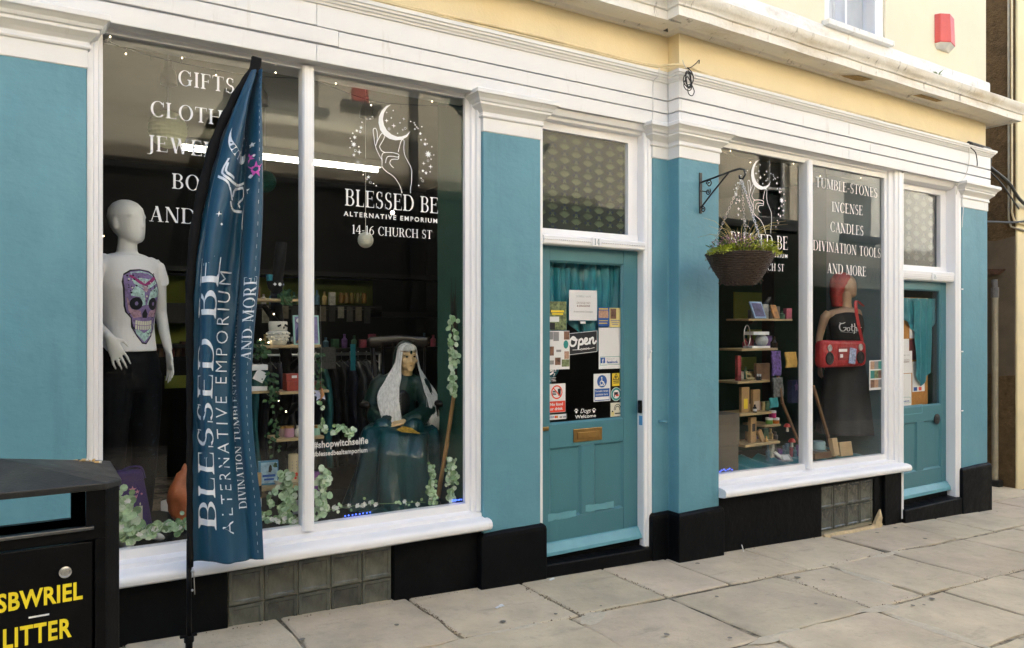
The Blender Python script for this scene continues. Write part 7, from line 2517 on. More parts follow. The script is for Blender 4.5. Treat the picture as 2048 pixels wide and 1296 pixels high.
mb.ball((0, -0.103, 0.043), 0.014, 8, 6, 0.8, 0.5, 1.2)
mb.build('jewel', mat('dark_green_jewel', (0.004, 0.03, 0.022), 0.08), circ, smooth=True, xf=HT)
# hands in the lap and a gold pointed cuff
mb = MB()
hand(mb, WT @ Vector((0.06, -0.28, 0.47)), WT.to_3x3() @ Vector((-1, -0.25, -0.15)), Vector((0, -0.3, 1)), 1, 0.15)
mb.build('hand', M_FACE, wf, smooth=True)
mb = MB()
cpts = [(-0.005, 0.0), (0.05, 0.028), (0.12, 0.012), (0.19, -0.035), (0.11, -0.028), (0.04, -0.022)]
mb.add([tuple(WT @ Vector((0.0 + a, -0.475 - 0.1 * a, 0.43 + b))) for a, b in cpts], [tuple(range(6))])
cf = mb.build('gold_cuff', mat('gold_brocade', (0.42, 0.27, 0.04), 0.4, 0.6, 70, metal=0.4), wf)
so = cf.modifiers.new('thick', 'SOLIDIFY')
so.thickness = 0.004
mb = MB()
mb.tube([tuple(WT @ Vector((0.165 * math.sin(R(a)), 0.01 - 0.135 * math.cos(R(a)), 0.455 + 0.012 * math.cos(R(a * 3))))) for a in range(-100, 101, 10)], 0.007, 6)
mb.build('chain_belt', M_BRASS, wf, smooth=True)

# ---- captain's chair
cc = empty('armchair', (wu, wy, wz), 'dark wooden armchair with turned legs under the witch figure', 'chair')
CT = Matrix.Translation((wu + 0.02, wy + 0.03, wz)) @ Matrix.Rotation(R(-20), 4, 'Z') @ Matrix.Diagonal((0.82, 0.82, 1.15, 1))
mb = MB()
mb.lathe([(0.0, 0.0), (0.235, 0.0), (0.25, 0.012), (0.25, 0.028), (0.235, 0.036), (0.0, 0.03)], (0, 0, 0.30), 32)
mb.build('seat', M_WOOD, cc, smooth='auto', xf=CT)
TURN = [(0.014, 0.0), (0.020, 0.02), (0.016, 0.05), (0.024, 0.12), (0.016, 0.15), (0.026, 0.17), (0.018, 0.19), (0.022, 0.25), (0.018, 0.305)]
for k, (x_, y_) in enumerate(((0.18, -0.16), (-0.18, -0.16), (0.17, 0.16), (-0.17, 0.16))):
    mb = MB()
    mb.lathe(TURN, (0, 0, 0), 14)
    mb.build('leg', M_WOODL if k == 0 else M_WOOD, cc, smooth=True, xf=CT @ Matrix.Translation((x_ * 1.15, y_ * 1.1, 0.0)) @ Matrix.Rotation(R(6 if y_ < 0 else -6), 4, 'X') @ Matrix.Rotation(R(-7 if x_ > 0 else 7), 4, 'Y'))
for sx in (-1, 1):
    mb = MB()
    mb.loft([(Vector((sx * 0.30, -0.23, 0.555)), X * 0.048, Vector((0, 0.004, 0.016))), (Vector((sx * 0.295, -0.15, 0.56)), X * 0.034, Vector((0, 0.003, 0.014))), (Vector((sx * 0.29, 0.0, 0.56)), X * 0.030, Vector((0, 0, 0.014))), (Vector((sx * 0.25, 0.18, 0.565)), X * 0.034, Vector((0, 0, 0.016)))], 12)
    mb.build('arm', M_WOOD, cc, smooth=True, xf=CT)
    for (y_, r_) in ((-0.17, 1.25), (-0.02, 0.85), (0.10, 0.85)):
        mb = MB()
        mb.lathe([(0.010 * r_, 0.0), (0.016 * r_, 0.03), (0.012 * r_, 0.06), (0.024 * r_, 0.10), (0.014 * r_, 0.14), (0.020 * r_, 0.16), (0.010 * r_, 0.19), (0.012 * r_, 0.225)], (0, 0, 0), 12)
        mb.build('arm_spindle', M_WOOD, cc, smooth=True, xf=CT @ Matrix.Translation((sx * 0.24, y_, 0.33)) @ Matrix.Rotation(R(sx * 12), 4, 'Y'))
for k in range(6):
    x_ = -0.20 + 0.08 * k
    mb = MB()
    mb.tube([(x_, 0.20, 0.33), (x_ * 1.08, 0.24, 0.60), (x_ * 1.15, 0.29, 0.90)], [0.010, 0.013, 0.009], 8)
    mb.build('back_spindle', M_WOOD, cc, smooth=True, xf=CT)
mb = MB()
mb.loft([(Vector((-0.27, 0.27, 0.90)), Vector((0.002, 0, 0)), Vector((0, 0.012, 0.02))), (Vector((-0.24, 0.285, 0.905)), Vector((0.0, 0.012, 0)), Vector((0, 0, 0.036))), (Vector((0.0, 0.31, 0.915)), Vector((0.0, 0.014, 0)), Vector((0, 0, 0.036))), (Vector((0.24, 0.285, 0.905)), Vector((0.0, 0.012, 0)), Vector((0, 0, 0.036))), (Vector((0.27, 0.27, 0.92)), Vector((0.0, 0.006, 0)), Vector((0, 0, 0.02)))], 14)
mb.build('crest_rail', M_WOOD, cc, smooth=True, xf=CT)

# ---- broom leaning by the window's right edge
br_ = empty('broom', (2.208, 0.34, 0.523), 'witch broom with tan handle standing brush up beside the witch', 'broom')
p0, p1, p2 = (2.201, 0.34, 0.508), (2.327, 0.36, 1.159), (2.396, 0.38, 1.877)
mb = MB()
mb.tube([p0, tuple((Vector(p0) + Vector(p1)) / 2 + Vector((0.004, 0, 0))), p1], [0.014, 0.0135, 0.012], 10)
mb.build('handle', mat('tan_broomstick', (0.36, 0.20, 0.075), 0.55, 0.25, 16, stretch=(6, 6, 0.5)), br_, smooth=True)
mb = MB()
rd = random.Random(31)
ax = Vector(p2) - Vector(p1)
for i in range(170):
    a, r1, r2 = rd.uniform(0, 6.28), rd.uniform(0, 0.02), rd.uniform(0, 0.055)
    c = Vector(p1)
    mb.tube([c + Vector((r1 * math.cos(a), r1 * math.sin(a), 0)), c + ax * 0.45 + Vector((0.045 * r2 / 0.055 * math.cos(a), 0.045 * r2 / 0.055 * math.sin(a), 0)), c + ax * rd.uniform(0.85, 1.05) + Vector((r2 * math.cos(a) + rd.uniform(-0.035, 0.01), r2 * math.sin(a), 0))], [0.002, 0.0018, 0.0008], 4)
o = mb.build('twig_brush', mat('dark_twigs', (0.030, 0.018, 0.015), 0.8, 0.4, 40), br_)
o['kind'] = 'stuff'
mb = MB()
for k in range(4):
    mb.tube([Vector(p1) + ax * (0.03 + 0.02 * k) + Vector((0.024 * math.cos(R(a)), 0.024 * math.sin(R(a)), 0)) for a in range(0, 361, 30)], 0.003, 5)
mb.build('binding', M_IRON, br_)

# ------------------------------------------------------------------ eucalyptus garlands and white flowers
M_EUC = [mat('eucalyptus_leaf', (0.30, 0.44, 0.28), 0.7, 0.35, 30), mat('eucalyptus_leaf_dark', (0.15, 0.26, 0.12), 0.7, 0.35, 30), mat('eucalyptus_leaf_pale', (0.46, 0.56, 0.44), 0.7, 0.2, 30)]
M_WFL = mat('white_silk_flower', (0.58, 0.60, 0.58), 0.8, 0.1, 20)


def garland(label, pts, n, spread, rmin, rmax, y, seed, flowers=0, parent_group='eucalyptus garlands in the windows'):
    rd_ = random.Random(seed)
    P_ = [Vector((a, 0, b)) for a, b in pts]
    g_ = empty('eucalyptus_garland', (P_[0].x, y, min(p.z for p in P_)), label, 'garland', parent_group)
    sp3 = spline([(p.x, y + 0.004, p.z) for p in P_], 6) if len(P_) > 1 else []
    m = MB()
    if sp3:
        m.tube(sp3, 0.0018, 4)
        m.build('stem', M_EUC[1], g_)
    m = MB()
    for i in range(n):
        q = sp3[rd_.randrange(len(sp3))]
        c = Vector((q[0] + rd_.gauss(0, spread), y + rd_.uniform(-0.006, 0.03), q[2] + rd_.gauss(0, spread)))
        r = rd_.uniform(rmin, rmax)
        nrm = Vector((rd_.uniform(-0.5, 0.5), -1, rd_.uniform(-0.3, 0.7))).normalized()
        a_ = nrm.orthogonal().normalized()
        b_ = nrm.cross(a_)
        m.mi = rd_.choice((0, 0, 0, 1, 2))
        pp = [c + (a_ * math.cos(k * 0.785) + b_ * math.sin(k * 0.785)) * r * (1.12 if k == 0 else 1) for k in range(8)]
        m.add([c - nrm * r * 0.18] + pp, [(0, k + 1, (k + 1) % 8 + 1) for k in range(8)])
    o_ = m.build('leaf_mass', M_EUC, g_)
    o_['kind'] = 'stuff'
    if flowers:
        m = MB()
        for i in range(flowers):
            q = sp3[rd_.randrange(len(sp3))]
            c = Vector((q[0] + rd_.gauss(0, spread * 1.3), y + rd_.uniform(-0.008, 0.02), q[2] + rd_.gauss(0, spread * 0.6)))
            for k in range(6):
                leaf_mesh(m, c, (math.cos(k * 1.05 + i), -0.7, math.sin(k * 1.05 + i)), rd_.uniform(0.012, 0.022), 0.008, (0, -1, 0.2))
        o_ = m.build('white_flower_mass', M_WFL, g_)
        o_['kind'] = 'stuff'
    return g_


garland('upright eucalyptus spray over the broom brush at the window right edge', [(2.192,1.64),(2.202,1.554),(2.192,1.463),(2.206,1.386),(2.199,1.325),(2.202,1.233),(2.199,1.194)], 95, 0.014, 0.010, 0.019, 0.13, 1)
garland('short eucalyptus spray standing left of the broom handle', [(2.048,0.761),(2.061,0.685),(2.041,0.627),(2.068,0.579),(2.068,0.534)], 60, 0.013, 0.009, 0.016, 0.12, 2)
garland('eucalyptus spray standing in the right corner beside the broom', [(2.193,0.786),(2.183,0.717),(2.204,0.654),(2.187,0.595),(2.197,0.542)], 75, 0.015, 0.010, 0.019, 0.12, 3)
garland('eucalyptus spray just right of the left window mullion', [(1.382,0.79),(1.397,0.728),(1.368,0.662),(1.382,0.605),(1.346,0.547)], 90, 0.020, 0.012, 0.022, 0.12, 4)
garland('eucalyptus spray just left of the left window mullion', [(1.189,0.791),(1.176,0.739),(1.197,0.683),(1.181,0.631),(1.197,0.561)], 100, 0.020, 0.012, 0.022, 0.12, 5)
garland('small curl of eucalyptus between flag and mullion spray', [(1.128,0.718),(1.102,0.694),(1.099,0.654),(1.136,0.636)], 18, 0.008, 0.009, 0.014, 0.12, 6)
garland('eucalyptus trailing across above the hashtag lettering', [(1.377,1.075),(1.391,1.027),(1.448,1.007),(1.494,1.04),(1.541,0.988),(1.565,0.992)], 42, 0.010, 0.010, 0.016, 0.12, 7)
garland('eucalyptus and white flowers heaped at the foot of the purple bag', [(0.376,0.78),(0.408,0.716),(0.393,0.646),(0.43,0.611),(0.448,0.589)], 110, 0.026, 0.014, 0.026, 0.12, 8, 4)
garland('eucalyptus and white flowers along the bed between purple bag and flag', [(0.481,0.584),(0.537,0.596),(0.582,0.604),(0.628,0.588),(0.679,0.606)], 75, 0.016, 0.011, 0.022, 0.12, 9, 7)
garland('eucalyptus with white flowers right of the flag hem', [(1.057,0.601),(1.096,0.564),(1.149,0.562),(1.203,0.544),(1.235,0.545)], 45, 0.014, 0.009, 0.018, 0.12, 10, 9)
garland('sparse white flowers strewn along the bed under the witch', [(1.429,0.578),(1.516,0.578),(1.604,0.581),(1.711,0.573),(1.819,0.563),(1.915,0.557),(2.013,0.545)], 26, 0.010, 0.006, 0.011, 0.13, 11, 11)

# small white flowers of the garland in front of fairy figurine
garland('three pale buds hanging under the fairy figurine', [(1.357,1.173),(1.374,1.156),(1.391,1.138)], 5, 0.006, 0.010, 0.013, 0.12, 13)

# ------------------------------------------------------------------ shelves and goods, left window
M_BOARD = mat('pale_oak_board', (0.36, 0.27, 0.14), 0.55, 0.2, 10, stretch=(0.6, 4, 4))
YS = 0.42


def board_shelf(parent, box, y0, y1, name='shelf_board'):
    m = MB()
    m.box(box[0], box[2], y0, y1, box[1], box[3])
    return m.build(name, M_BOARD, parent, bevel=0.003)


shf = empty('display_shelf', (1.281, 0.5, 0.44), 'branching black shelf stand with oak boards in the left window', 'shelf')
for bb in ((1.08, 1.736, 1.319, 1.753), (1.119, 1.472, 1.451, 1.489), (1.048, 1.22, 1.157, 1.234), (1.21, 1.208, 1.501, 1.223), (1.194, 0.94, 1.471, 0.957), (1.113, 0.671, 1.327, 0.694)):
    board_shelf(shf, bb, 0.36, 0.56)
tx = 1.316
mb = MB()
mb.tube(spline([(tx, 0.62, 0.44), (tx - 0.03, 0.62, 0.9), (tx + 0.02, 0.61, 1.3), (tx - 0.05, 0.62, 1.7), (tx - 0.02, 0.63, 2.1)], 5), 0.035, 8)
mb.build('trunk', M_BED, shf, smooth=True)
for (dx, z) in ((-0.16, 1.71), (0.14, 1.47), (-0.17, 1.22), (0.16, 1.22), (0.14, 0.98), (-0.08, 0.72)):
    mb = MB()
    mb.tube([(tx, 0.62, z - 0.16), (tx + dx * 0.6, 0.55, z - 0.06), (tx + dx, 0.48, z)], [0.024, 0.02, 0.014], 7)
    mb.build('branch', M_BED, shf, smooth=True)
# ivy on the stand
mb = MB()
rd = random.Random(17)
for (x_, z0_, z1_) in ((1.182, 0.80, 1.30), (1.168, 1.18, 1.34), (1.434, 1.18, 1.45), (1.112, 1.42, 1.52), (1.247, 1.73, 1.80)):
    for i in range(46):
        leaf_mesh(mb, (x_ + rd.gauss(0, 0.018), 0.34 + rd.uniform(0, 0.05), rd.uniform(z0_, z1_)), (rd.uniform(-1, 1), -0.5, rd.uniform(-1, 0.3)), rd.uniform(0.02, 0.035), 0.011, (0, -1, 0.3))
iv = mb.build('ivy', mat('artificial_ivy', (0.03, 0.09, 0.022), 0.5, 0.4, 30), shf)
iv['kind'] = 'stuff'


def box_thing(name, bx_, y0, depth, m, label, cat, rz=0.0, bevel=0.002, lean=0.0):
    u0, z0, u1, z1 = bx_
    e = empty(name, ((u0 + u1) / 2, y0 + depth / 2, z0), label, cat)
    o = MB()
    o.box(-(u1 - u0) / 2, (u1 - u0) / 2, -depth / 2, depth / 2, 0, z1 - z0)
    T_ = Matrix.Translation(((u0 + u1) / 2, y0 + depth / 2, z0)) @ Matrix.Rotation(rz, 4, 'Z') @ Matrix.Rotation(lean, 4, 'X')
    o.build('body', m, e, bevel=bevel, xf=T_)
    return e, T_, (u1 - u0), (z1 - z0), depth


def face_print(e, T_, w, h, d, items, name='print'):
    """items: (material, polygon in 0..1 face coordinates)"""
    for m, p in items:
        print_obj(name, [[((a - 0.5) * w, b * h) for a, b in p]], lambda a, b: tuple(T_ @ Vector((a, -d / 2 - 0.001, b))), m, e)


def lathe_thing(name, c, prof, m, label, cat, n=20, parts=(), k=1.0):
    e = empty(name, c, label, cat)
    o = MB()
    o.lathe([(r * k, z * k) for r, z in prof], c, n)
    o.build('body', m, e, smooth='auto')
    for nm, pf, mm in parts:
        o = MB()
        o.lathe([(r * k, z * k) for r, z in pf], c, n)
        o.build(nm, mm, e, smooth='auto')
    return e


def on(px, py, Y):
    pass


M_CERW = mat('white_glazed_ceramic', (0.62, 0.60, 0.52), 0.25, 0.05, 8)
# owl jar
c = (1.219, 0.42, 1.488)
ow_ = empty('owl_jar', c, 'white ceramic owl jar on the second shelf board', 'jar')
c = Vector(c)
mb = MB()
mb.lathe([(0.0, 0), (0.040, 0.0), (0.048, 0.01), (0.060, 0.05), (0.058, 0.075), (0.050, 0.082)], c, 24)
mb.build('body', M_CERW, ow_, smooth='auto')
mb = MB()
mb.lathe([(0.050, 0.083), (0.052, 0.09), (0.053, 0.128), (0.050, 0.136), (0.0, 0.136)], c, 24)
hd = mb.build('head_lid', M_CERW, ow_, smooth='auto')
for sx in (-1, 1):
    mb = MB()
    mb.rbox(c + Vector((0.014 + sx * 0.020, -0.052 + 0.006 * (sx > 0), 0.112)), 0.011, 0.003, 0.005, 0.3, 0, sx * 0.4)
    mb.build('eye', INK, hd)
mb = MB()
mb.ball(c + Vector((0.018, -0.056, 0.100)), 0.006, 6, 5, 0.6, 0.8, 1.3)
mb.build('beak', INK, hd)
for row in range(3):
    mb = MB()
    for k in range(14):
        a = k * 0.449 + row * 0.22
        r = (0.0615, 0.0585, 0.053)[row]
        mb.ball(c + Vector((r * math.cos(a), r * math.sin(a), 0.066 - 0.018 * row)), 0.008, 6, 5, 1, 1, 0.8)
    o = mb.build('feather_row', M_CERW, ow_, smooth=True)
    o['kind'] = 'stuff'
# picture
e, T_, w, h, d = box_thing('framed_picture', (1.305, 1.486, 1.458, 1.661), 0.40, 0.012, mat('pale_teal_frame', (0.26, 0.48, 0.45), 0.5), 'night scene picture in a pale teal frame beside the owl jar', 'picture', 0, 0.002, R(-8))
face_print(e, T_, w, h, d, [(mat('mauve_print', (0.16, 0.14, 0.30), 0.5, 0.7, 12), [(.06, .05), (.94, .05), (.94, .95), (.06, .95)])])
face_print(e, T_, w, h, d + 0.001, [(PAPER, [(.22 + .10 * math.cos(k), .82 + .08 * math.sin(k)) for k in [i * .5 for i in range(12)]]), (mat('deep_blue_print', (0.02, 0.03, 0.12), 0.6), [(.08, .05), (.30, .05), (.26, .35), (.32, .60), (.20, .66), (.10, .5)]), (P_ORG, [(.08, .10), (.22, .24), (.4, .05), (.08, .05)])])
# bowl with moons and cup
c = (1.204, 0.42, 1.754)
b_ = lathe_thing('moon_bowl', c, [(0.0, 0), (0.026, 0.0), (0.028, 0.012), (0.018, 0.03), (0.040, 0.06), (0.050, 0.10), (0.047, 0.10), (0.0, 0.06)], M_BED, 'black chalice bowl painted with white moon phases on the top board', 'bowl')
print_obj('moon_print', ring_polys(0.012, 0.08, 0.010, 0.003, 10) + [disc_poly(0.012, 0.08, 0.007), star_poly(-0.016, 0.08, 0.010, 4, 0.6), star_poly(0.036, 0.08, 0.008, 3, 0.5)], lambda a, b: (c[0] + a, c[1] - math.sqrt(max(0.0, 0.050 ** 2 - a * a)) - 0.003, c[2] + b), M_PRINT, b_)
c = (1.176, 0.44, 1.855)
lathe_thing('small_cup', c, [(0.0, 0), (0.016, 0), (0.020, 0.036), (0.017, 0.036), (0.0, 0.01)], mat('teal_glaze', (0.03, 0.20, 0.26), 0.3, 0.5, 40), 'tiny teal cup balanced above the moon bowl', 'cup')
box_thing('wooden_box', (1.098, 1.753, 1.12, 1.818), 0.42, 0.04, mat('brown_box', (0.12, 0.05, 0.02), 0.6), 'small brown wooden box at the left of the top board', 'box')
for k, (xx, lb_) in enumerate(((577, 'left glass votive holder on the second shelf board'), (585, 'right glass votive holder touching the picture frame'))):
    box_thing('votive_holder', (-0.105, 1.507, -0.092, 1.535), 0.40, 0.03, mat('grey_clear_glass', (0.20, 0.24, 0.25), 0.1), lb_, 'candle holder')[0].location
    ob = [o for o in COL.objects if o.name.startswith('votive_holder')][-1]
    ob.location.x = 1.273 + k * 0.026
    for chd in ob.children:
        chd.matrix_parent_inverse = Matrix.Identity(4)
        chd.data.transform(Matrix.Translation((-chd.data.vertices[0].co.x - 0.011, -0.415, -ob.location.z)))
# terrarium
c = (1.115, 0.42, 1.246)
te = lathe_thing('glass_terrarium', c, [(0.0, 0), (0.035, 0.0), (0.055, 0.03), (0.060, 0.055), (0.050, 0.09), (0.030, 0.105), (0.0, 0.105)], mat('green_glass_globe', (0.03, 0.09, 0.075), 0.08, 0.4, 20), 'green glass globe in a white carton frame with hanging tag', 'globe')
for bx_ in ((1.051, 1.349, 1.149, 1.38), (1.051, 1.234, 1.146, 1.26)):
    o = MB()
    o.box(bx_[0], bx_[2], 0.37, 0.47, bx_[1], bx_[3])
    o.build('carton', PAPER, te, bevel=0.002)
mb = MB()
mb.rbox((c[0] - 0.012, 0.362, c[2] + 0.072), 0.030, 0.001, 0.030, 0, 0, R(28))
mb.build('tag', PAPER, te)
# red boxes
M_RBOX = mat('embossed_red_box', (0.30, 0.045, 0.03), 0.5, 0.3, 40)
e, *_ = box_thing('red_box', (1.264, 1.222, 1.357, 1.277), 0.40, 0.09, M_RBOX, 'lower carved red box on the third shelf board', 'box')
e, T_, w, h, d = box_thing('red_box', (1.264, 1.277, 1.351, 1.32), 0.41, 0.08, M_RBOX, 'upper red box with a white price sticker on the third shelf board', 'box')
face_print(e, T_, w, h, d, [(PAPER, [(.35, .45), (.7, .45), (.7, .8), (.35, .8)])])
box_thing('red_box', (1.416, 1.216, 1.476, 1.271), 0.42, 0.08, mat('brick_red_box', (0.16, 0.03, 0.02), 0.5), 'dark red box half hidden behind the fairy figurine', 'box')
# fairy figurine hanging in front
fy = empty('fairy_figurine', (1.392, 0.2, 1.193), 'small hanging fairy figurine with pale wings', 'figurine')
c = Vector((1.394, 0.2, 1.216))
mb = MB()
mb.ball(c + Vector((0.008, 0, 0.024)), 0.008, 8, 6)
mb.tube([c + Vector((0.008, 0, 0.02)), c + Vector((0.012, 0, -0.004)), c + Vector((-0.004, 0, -0.04))], [0.006, 0.012, 0.003], 8)
mb.build('body', mat('orange_fairy_dress', (0.42, 0.20, 0.08), 0.6), fy, smooth=True)
mb = MB()
for (dx, dz) in ((-0.035, 0.022), (-0.03, -0.004), (-0.02, -0.03), (0.018, -0.02)):
    leaf_mesh(mb, c, (dx, -0.004, dz), 0.044, 0.012, (0, -1, 0))
mb.build('wings', mat('lilac_wing', (0.42, 0.44, 0.60), 0.5), fy)
mb = MB()
mb.tube([c + Vector((0.008, 0, 0.03)), c + Vector((0.0, 0, 0.5))], 0.0008, 4)
mb.build('thread', M_STEEL, fy)
# candle jars and vase
for (xx, lb_, col, x_) in ((569, 'pink candle jar behind its twin on the fourth board', (0.36, 0.22, 0.26), 0.46), (579, 'pink labelled candle jar at the left end of the fourth board', (0.46, 0.24, 0.32), 0.42)):
    pass
for cpt, col, lb_ in (((1.264, 0.46, 0.952), (0.34, 0.25, 0.24), 'rear candle jar with brass lid on the fourth board'), ((1.284, 0.42, 0.956), (0.48, 0.27, 0.36), 'pink labelled candle jar with brass lid on the fourth board'), ((1.437, 0.42, 0.947), (0.26, 0.45, 0.36), 'mint green candle jar with brass lid on the fourth board')):
    lathe_thing('candle_jar', cpt, [(0.0, 0), (0.026, 0.0), (0.027, 0.004), (0.027, 0.052), (0.0, 0.052)], mat('wax_' + lb_[:5].strip().replace(' ', '_'), col, 0.4, 0.1, 20), lb_, 'candle', 20, [('lid', [(0.0, 0.0525), (0.028, 0.0525), (0.028, 0.066), (0.0, 0.066)], M_BRASS)])
lathe_thing('vase', (1.34, 0.42, 0.952), [(0.0, 0), (0.018, 0.0), (0.028, 0.02), (0.026, 0.042), (0.014, 0.056), (0.018, 0.066), (0.0, 0.06)], M_CERW, 'small round white vase on the fourth board', 'vase')
# blue card box, candle, cup, stick, purple box
e, T_, w, h, d = box_thing('card_box', (1.107, 0.696, 1.216, 0.832), 0.40, 0.03, mat('sky_blue_card_box', (0.05, 0.22, 0.36), 0.4, 0.3, 10), 'blue tarot card box with a dark bird on the lowest board', 'box', R(-8))
face_print(e, T_, w, h, d, [(mat('pale_blue_print', (0.30, 0.46, 0.56), 0.5, 0.5, 20), [(.12, .08), (.95, .08), (.95, .95), (.12, .95)])])
face_print(e, T_, w, h, d + 0.001, [(INK, [(.50, .55), (.60, .52), (.68, .62), (.66, .78), (.58, .86), (.52, .74)]), (P_BLUE, [(.2, .34), (.85, .34), (.85, .44), (.2, .44)]), (P_BLUE, [(.28, .20), (.78, .20), (.78, .28), (.28, .28)])])
ca = lathe_thing('pillar_candle', (1.313, 0.44, 0.678), [(0.0, 0), (0.030, 0), (0.030, 0.172), (0.024, 0.176), (0.0, 0.17)], mat('cream_wax', (0.58, 0.50, 0.32), 0.5), 'tall cream pillar candle with red poppy print on the lowest board', 'candle')
cp = (1.313, 0.44, 0.678)
print_obj('poppy_print', [star_poly(0.008, 0.06, 0.014, 5, 0.7), star_poly(0.004, 0.04, 0.009, 5, 0.7)], lambda a, b: (cp[0] + a, cp[1] - math.sqrt(0.030 ** 2 - a * a) - 0.0015, cp[2] + b), P_RED, ca)
print_obj('candle_text', [_rect(-0.016, 0.012, 0.13 - 0.018 * k, 0.136 - 0.018 * k) for k in range(3)], lambda a, b: (cp[0] + a, cp[1] - math.sqrt(0.030 ** 2 - a * a) - 0.0015, cp[2] + b), P_GREY, ca)
lathe_thing('bowl', (1.216, 0.4, 0.687), [(0.0, 0), (0.014, 0.0), (0.026, 0.022), (0.030, 0.034), (0.027, 0.034), (0.0, 0.012)], M_CERW, 'small white bowl in front of the blue card box', 'bowl')
st = lathe_thing('incense_tube', (1.076, 0.3, 0.574), [(0.0, 0), (0.019, 0), (0.019, 0.215), (0.0, 0.215)], mat('pale_bamboo', (0.44, 0.29, 0.13), 0.6, 0.15, 20), 'tall bamboo incense tube with black and white bands right of the flag', 'tube', 18, [('dark_band', [(0.0195, 0.085), (0.0198, 0.087), (0.0198, 0.145), (0.0195, 0.147)], M_BED), ('label_band', [(0.0197, 0.03), (0.0199, 0.031), (0.0199, 0.075), (0.0197, 0.076)], PAPER)])
e, T_, w, h, d = box_thing('purple_box', (1.373, 0.603, 1.456, 0.753), 0.34, 0.03, mat('purple_card_box', (0.20, 0.07, 0.24), 0.5, 0.6, 25), 'purple patterned card box right of the mullion', 'box')
box_thing('trinket_card', (1.246, 0.554, 1.301, 0.632), 0.22, 0.004, mat('silver_card', (0.40, 0.41, 0.42), 0.4, 0.3, 40), 'small silver grey card beside the mullion eucalyptus', 'card')

# purple bag, salt lamp, paper cone
pb = empty('tote_bag', (0.453, 0.35, 0.538), 'purple tote bag printed with pink stars and a candle in the left corner', 'bag')
bq = (0.385, 0.532, 0.542, 0.857)
M_PURB = mat('purple_canvas', (0.035, 0.015, 0.12), 0.8, 0.2, 8, 0.2, 50)
mb = MB()
mb.plate([(bq[0] - 0.03, bq[1]), (bq[2] + 0.02, bq[1]), (bq[2] - 0.035, bq[3]), (bq[0] - 0.02, bq[3])], 0.35, 0.42)
mb.build('body', M_PURB, pb, bevel=0.015)
pp = [star_poly(bq[0] + a * (bq[2] - bq[0]), bq[1] + b * (bq[3] - bq[1]), r, 5, 0.4) for a, b, r in ((.48, .70, .020), (.62, .66, .013), (.56, .58, .011), (.16, .70, .015), (.75, .62, .008), (.15, .56, .01))]
print_obj('star_print', pp + [[(bq[0] + 0.07 + 0.03 * math.cos(R(a)), bq[1] + 0.20 + 0.03 * math.sin(R(a))) for a in range(180, 361, 30)] + [(bq[0] + 0.07 + 0.03 * math.cos(R(a)), bq[1] + 0.205 + 0.016 * math.sin(R(a))) for a in range(350, 190, -30)]], lambda a, b: (a, 0.3485, b), mat('pink_foil', (0.50, 0.20, 0.32), 0.5), pb)
print_obj('candle_print', [_rect(bq[0] + 0.10, bq[0] + 0.122, bq[1] + 0.06, bq[1] + 0.14), star_poly(bq[0] + 0.111, bq[1] + 0.15, 0.01, 2, 0.4)] + [disc_poly(bq[0] + 0.04 + 0.03 * math.cos(k), bq[1] + 0.08 + 0.05 * math.sin(k * 1.7), 0.022, 9) for k in range(5)], lambda a, b: (a, 0.3483, b), mat('pale_print', (0.55, 0.55, 0.42), 0.7), pb)
mb = MB()
mb.tube(spline([(bq[0] + 0.02, 0.39, bq[3] - 0.01), (bq[0] + 0.06, 0.385, bq[3] + 0.012), (bq[2] - 0.04, 0.385, bq[3] + 0.008), (bq[2] - 0.02, 0.38, bq[3] - 0.05)], 5), 0.006, 6)
mb.build('handle', M_PURB, pb, smooth=True)
sl_ = empty('salt_lamp', (0.69, 0.3, 0.588), 'orange rock salt lamp beside the flag pole', 'lamp')
c = Vector((0.71, 0.32, 0.581))
mb = MB()
mb.ball((0, 0, 0), 1.0, 26, 20)
vs = []
for p in mb.v:
    p = Vector(p)
    k = 1 + 0.22 * noise.noise(p * 1.6) + 0.10 * noise.noise(p * 4.2)
    taper = 1.0 - 0.42 * max(0, p.z)
    vs.append((c.x + p.x * 0.085 * k * taper, c.y + p.y * 0.075 * k * taper, c.z + 0.13 + p.z * 0.155 * k))
mb.v = vs
mb.build('rock', mat('orange_rock_salt', (0.42, 0.13, 0.05), 0.5, 0.35, 9, 0.6, 30, stain=((0.62, 0.38, 0.25), 14, 0.58, 0.72, 0.7, (1, 1, 1))), sl_, smooth=True)
pc = (0.63, 0.4, 0.633)
mb = MB()
mb.plate([(pc[0] - 0.03, pc[2] - 0.01), (pc[0] + 0.04, pc[2] - 0.03), (pc[0] + 0.045, pc[2] + 0.06), (pc[0] - 0.03, pc[2] + 0.04)], 0.40, 0.402)
tag(mb.build('paper_sheet', PAPER, None), 'curled white paper leaning behind the salt lamp', 'paper')

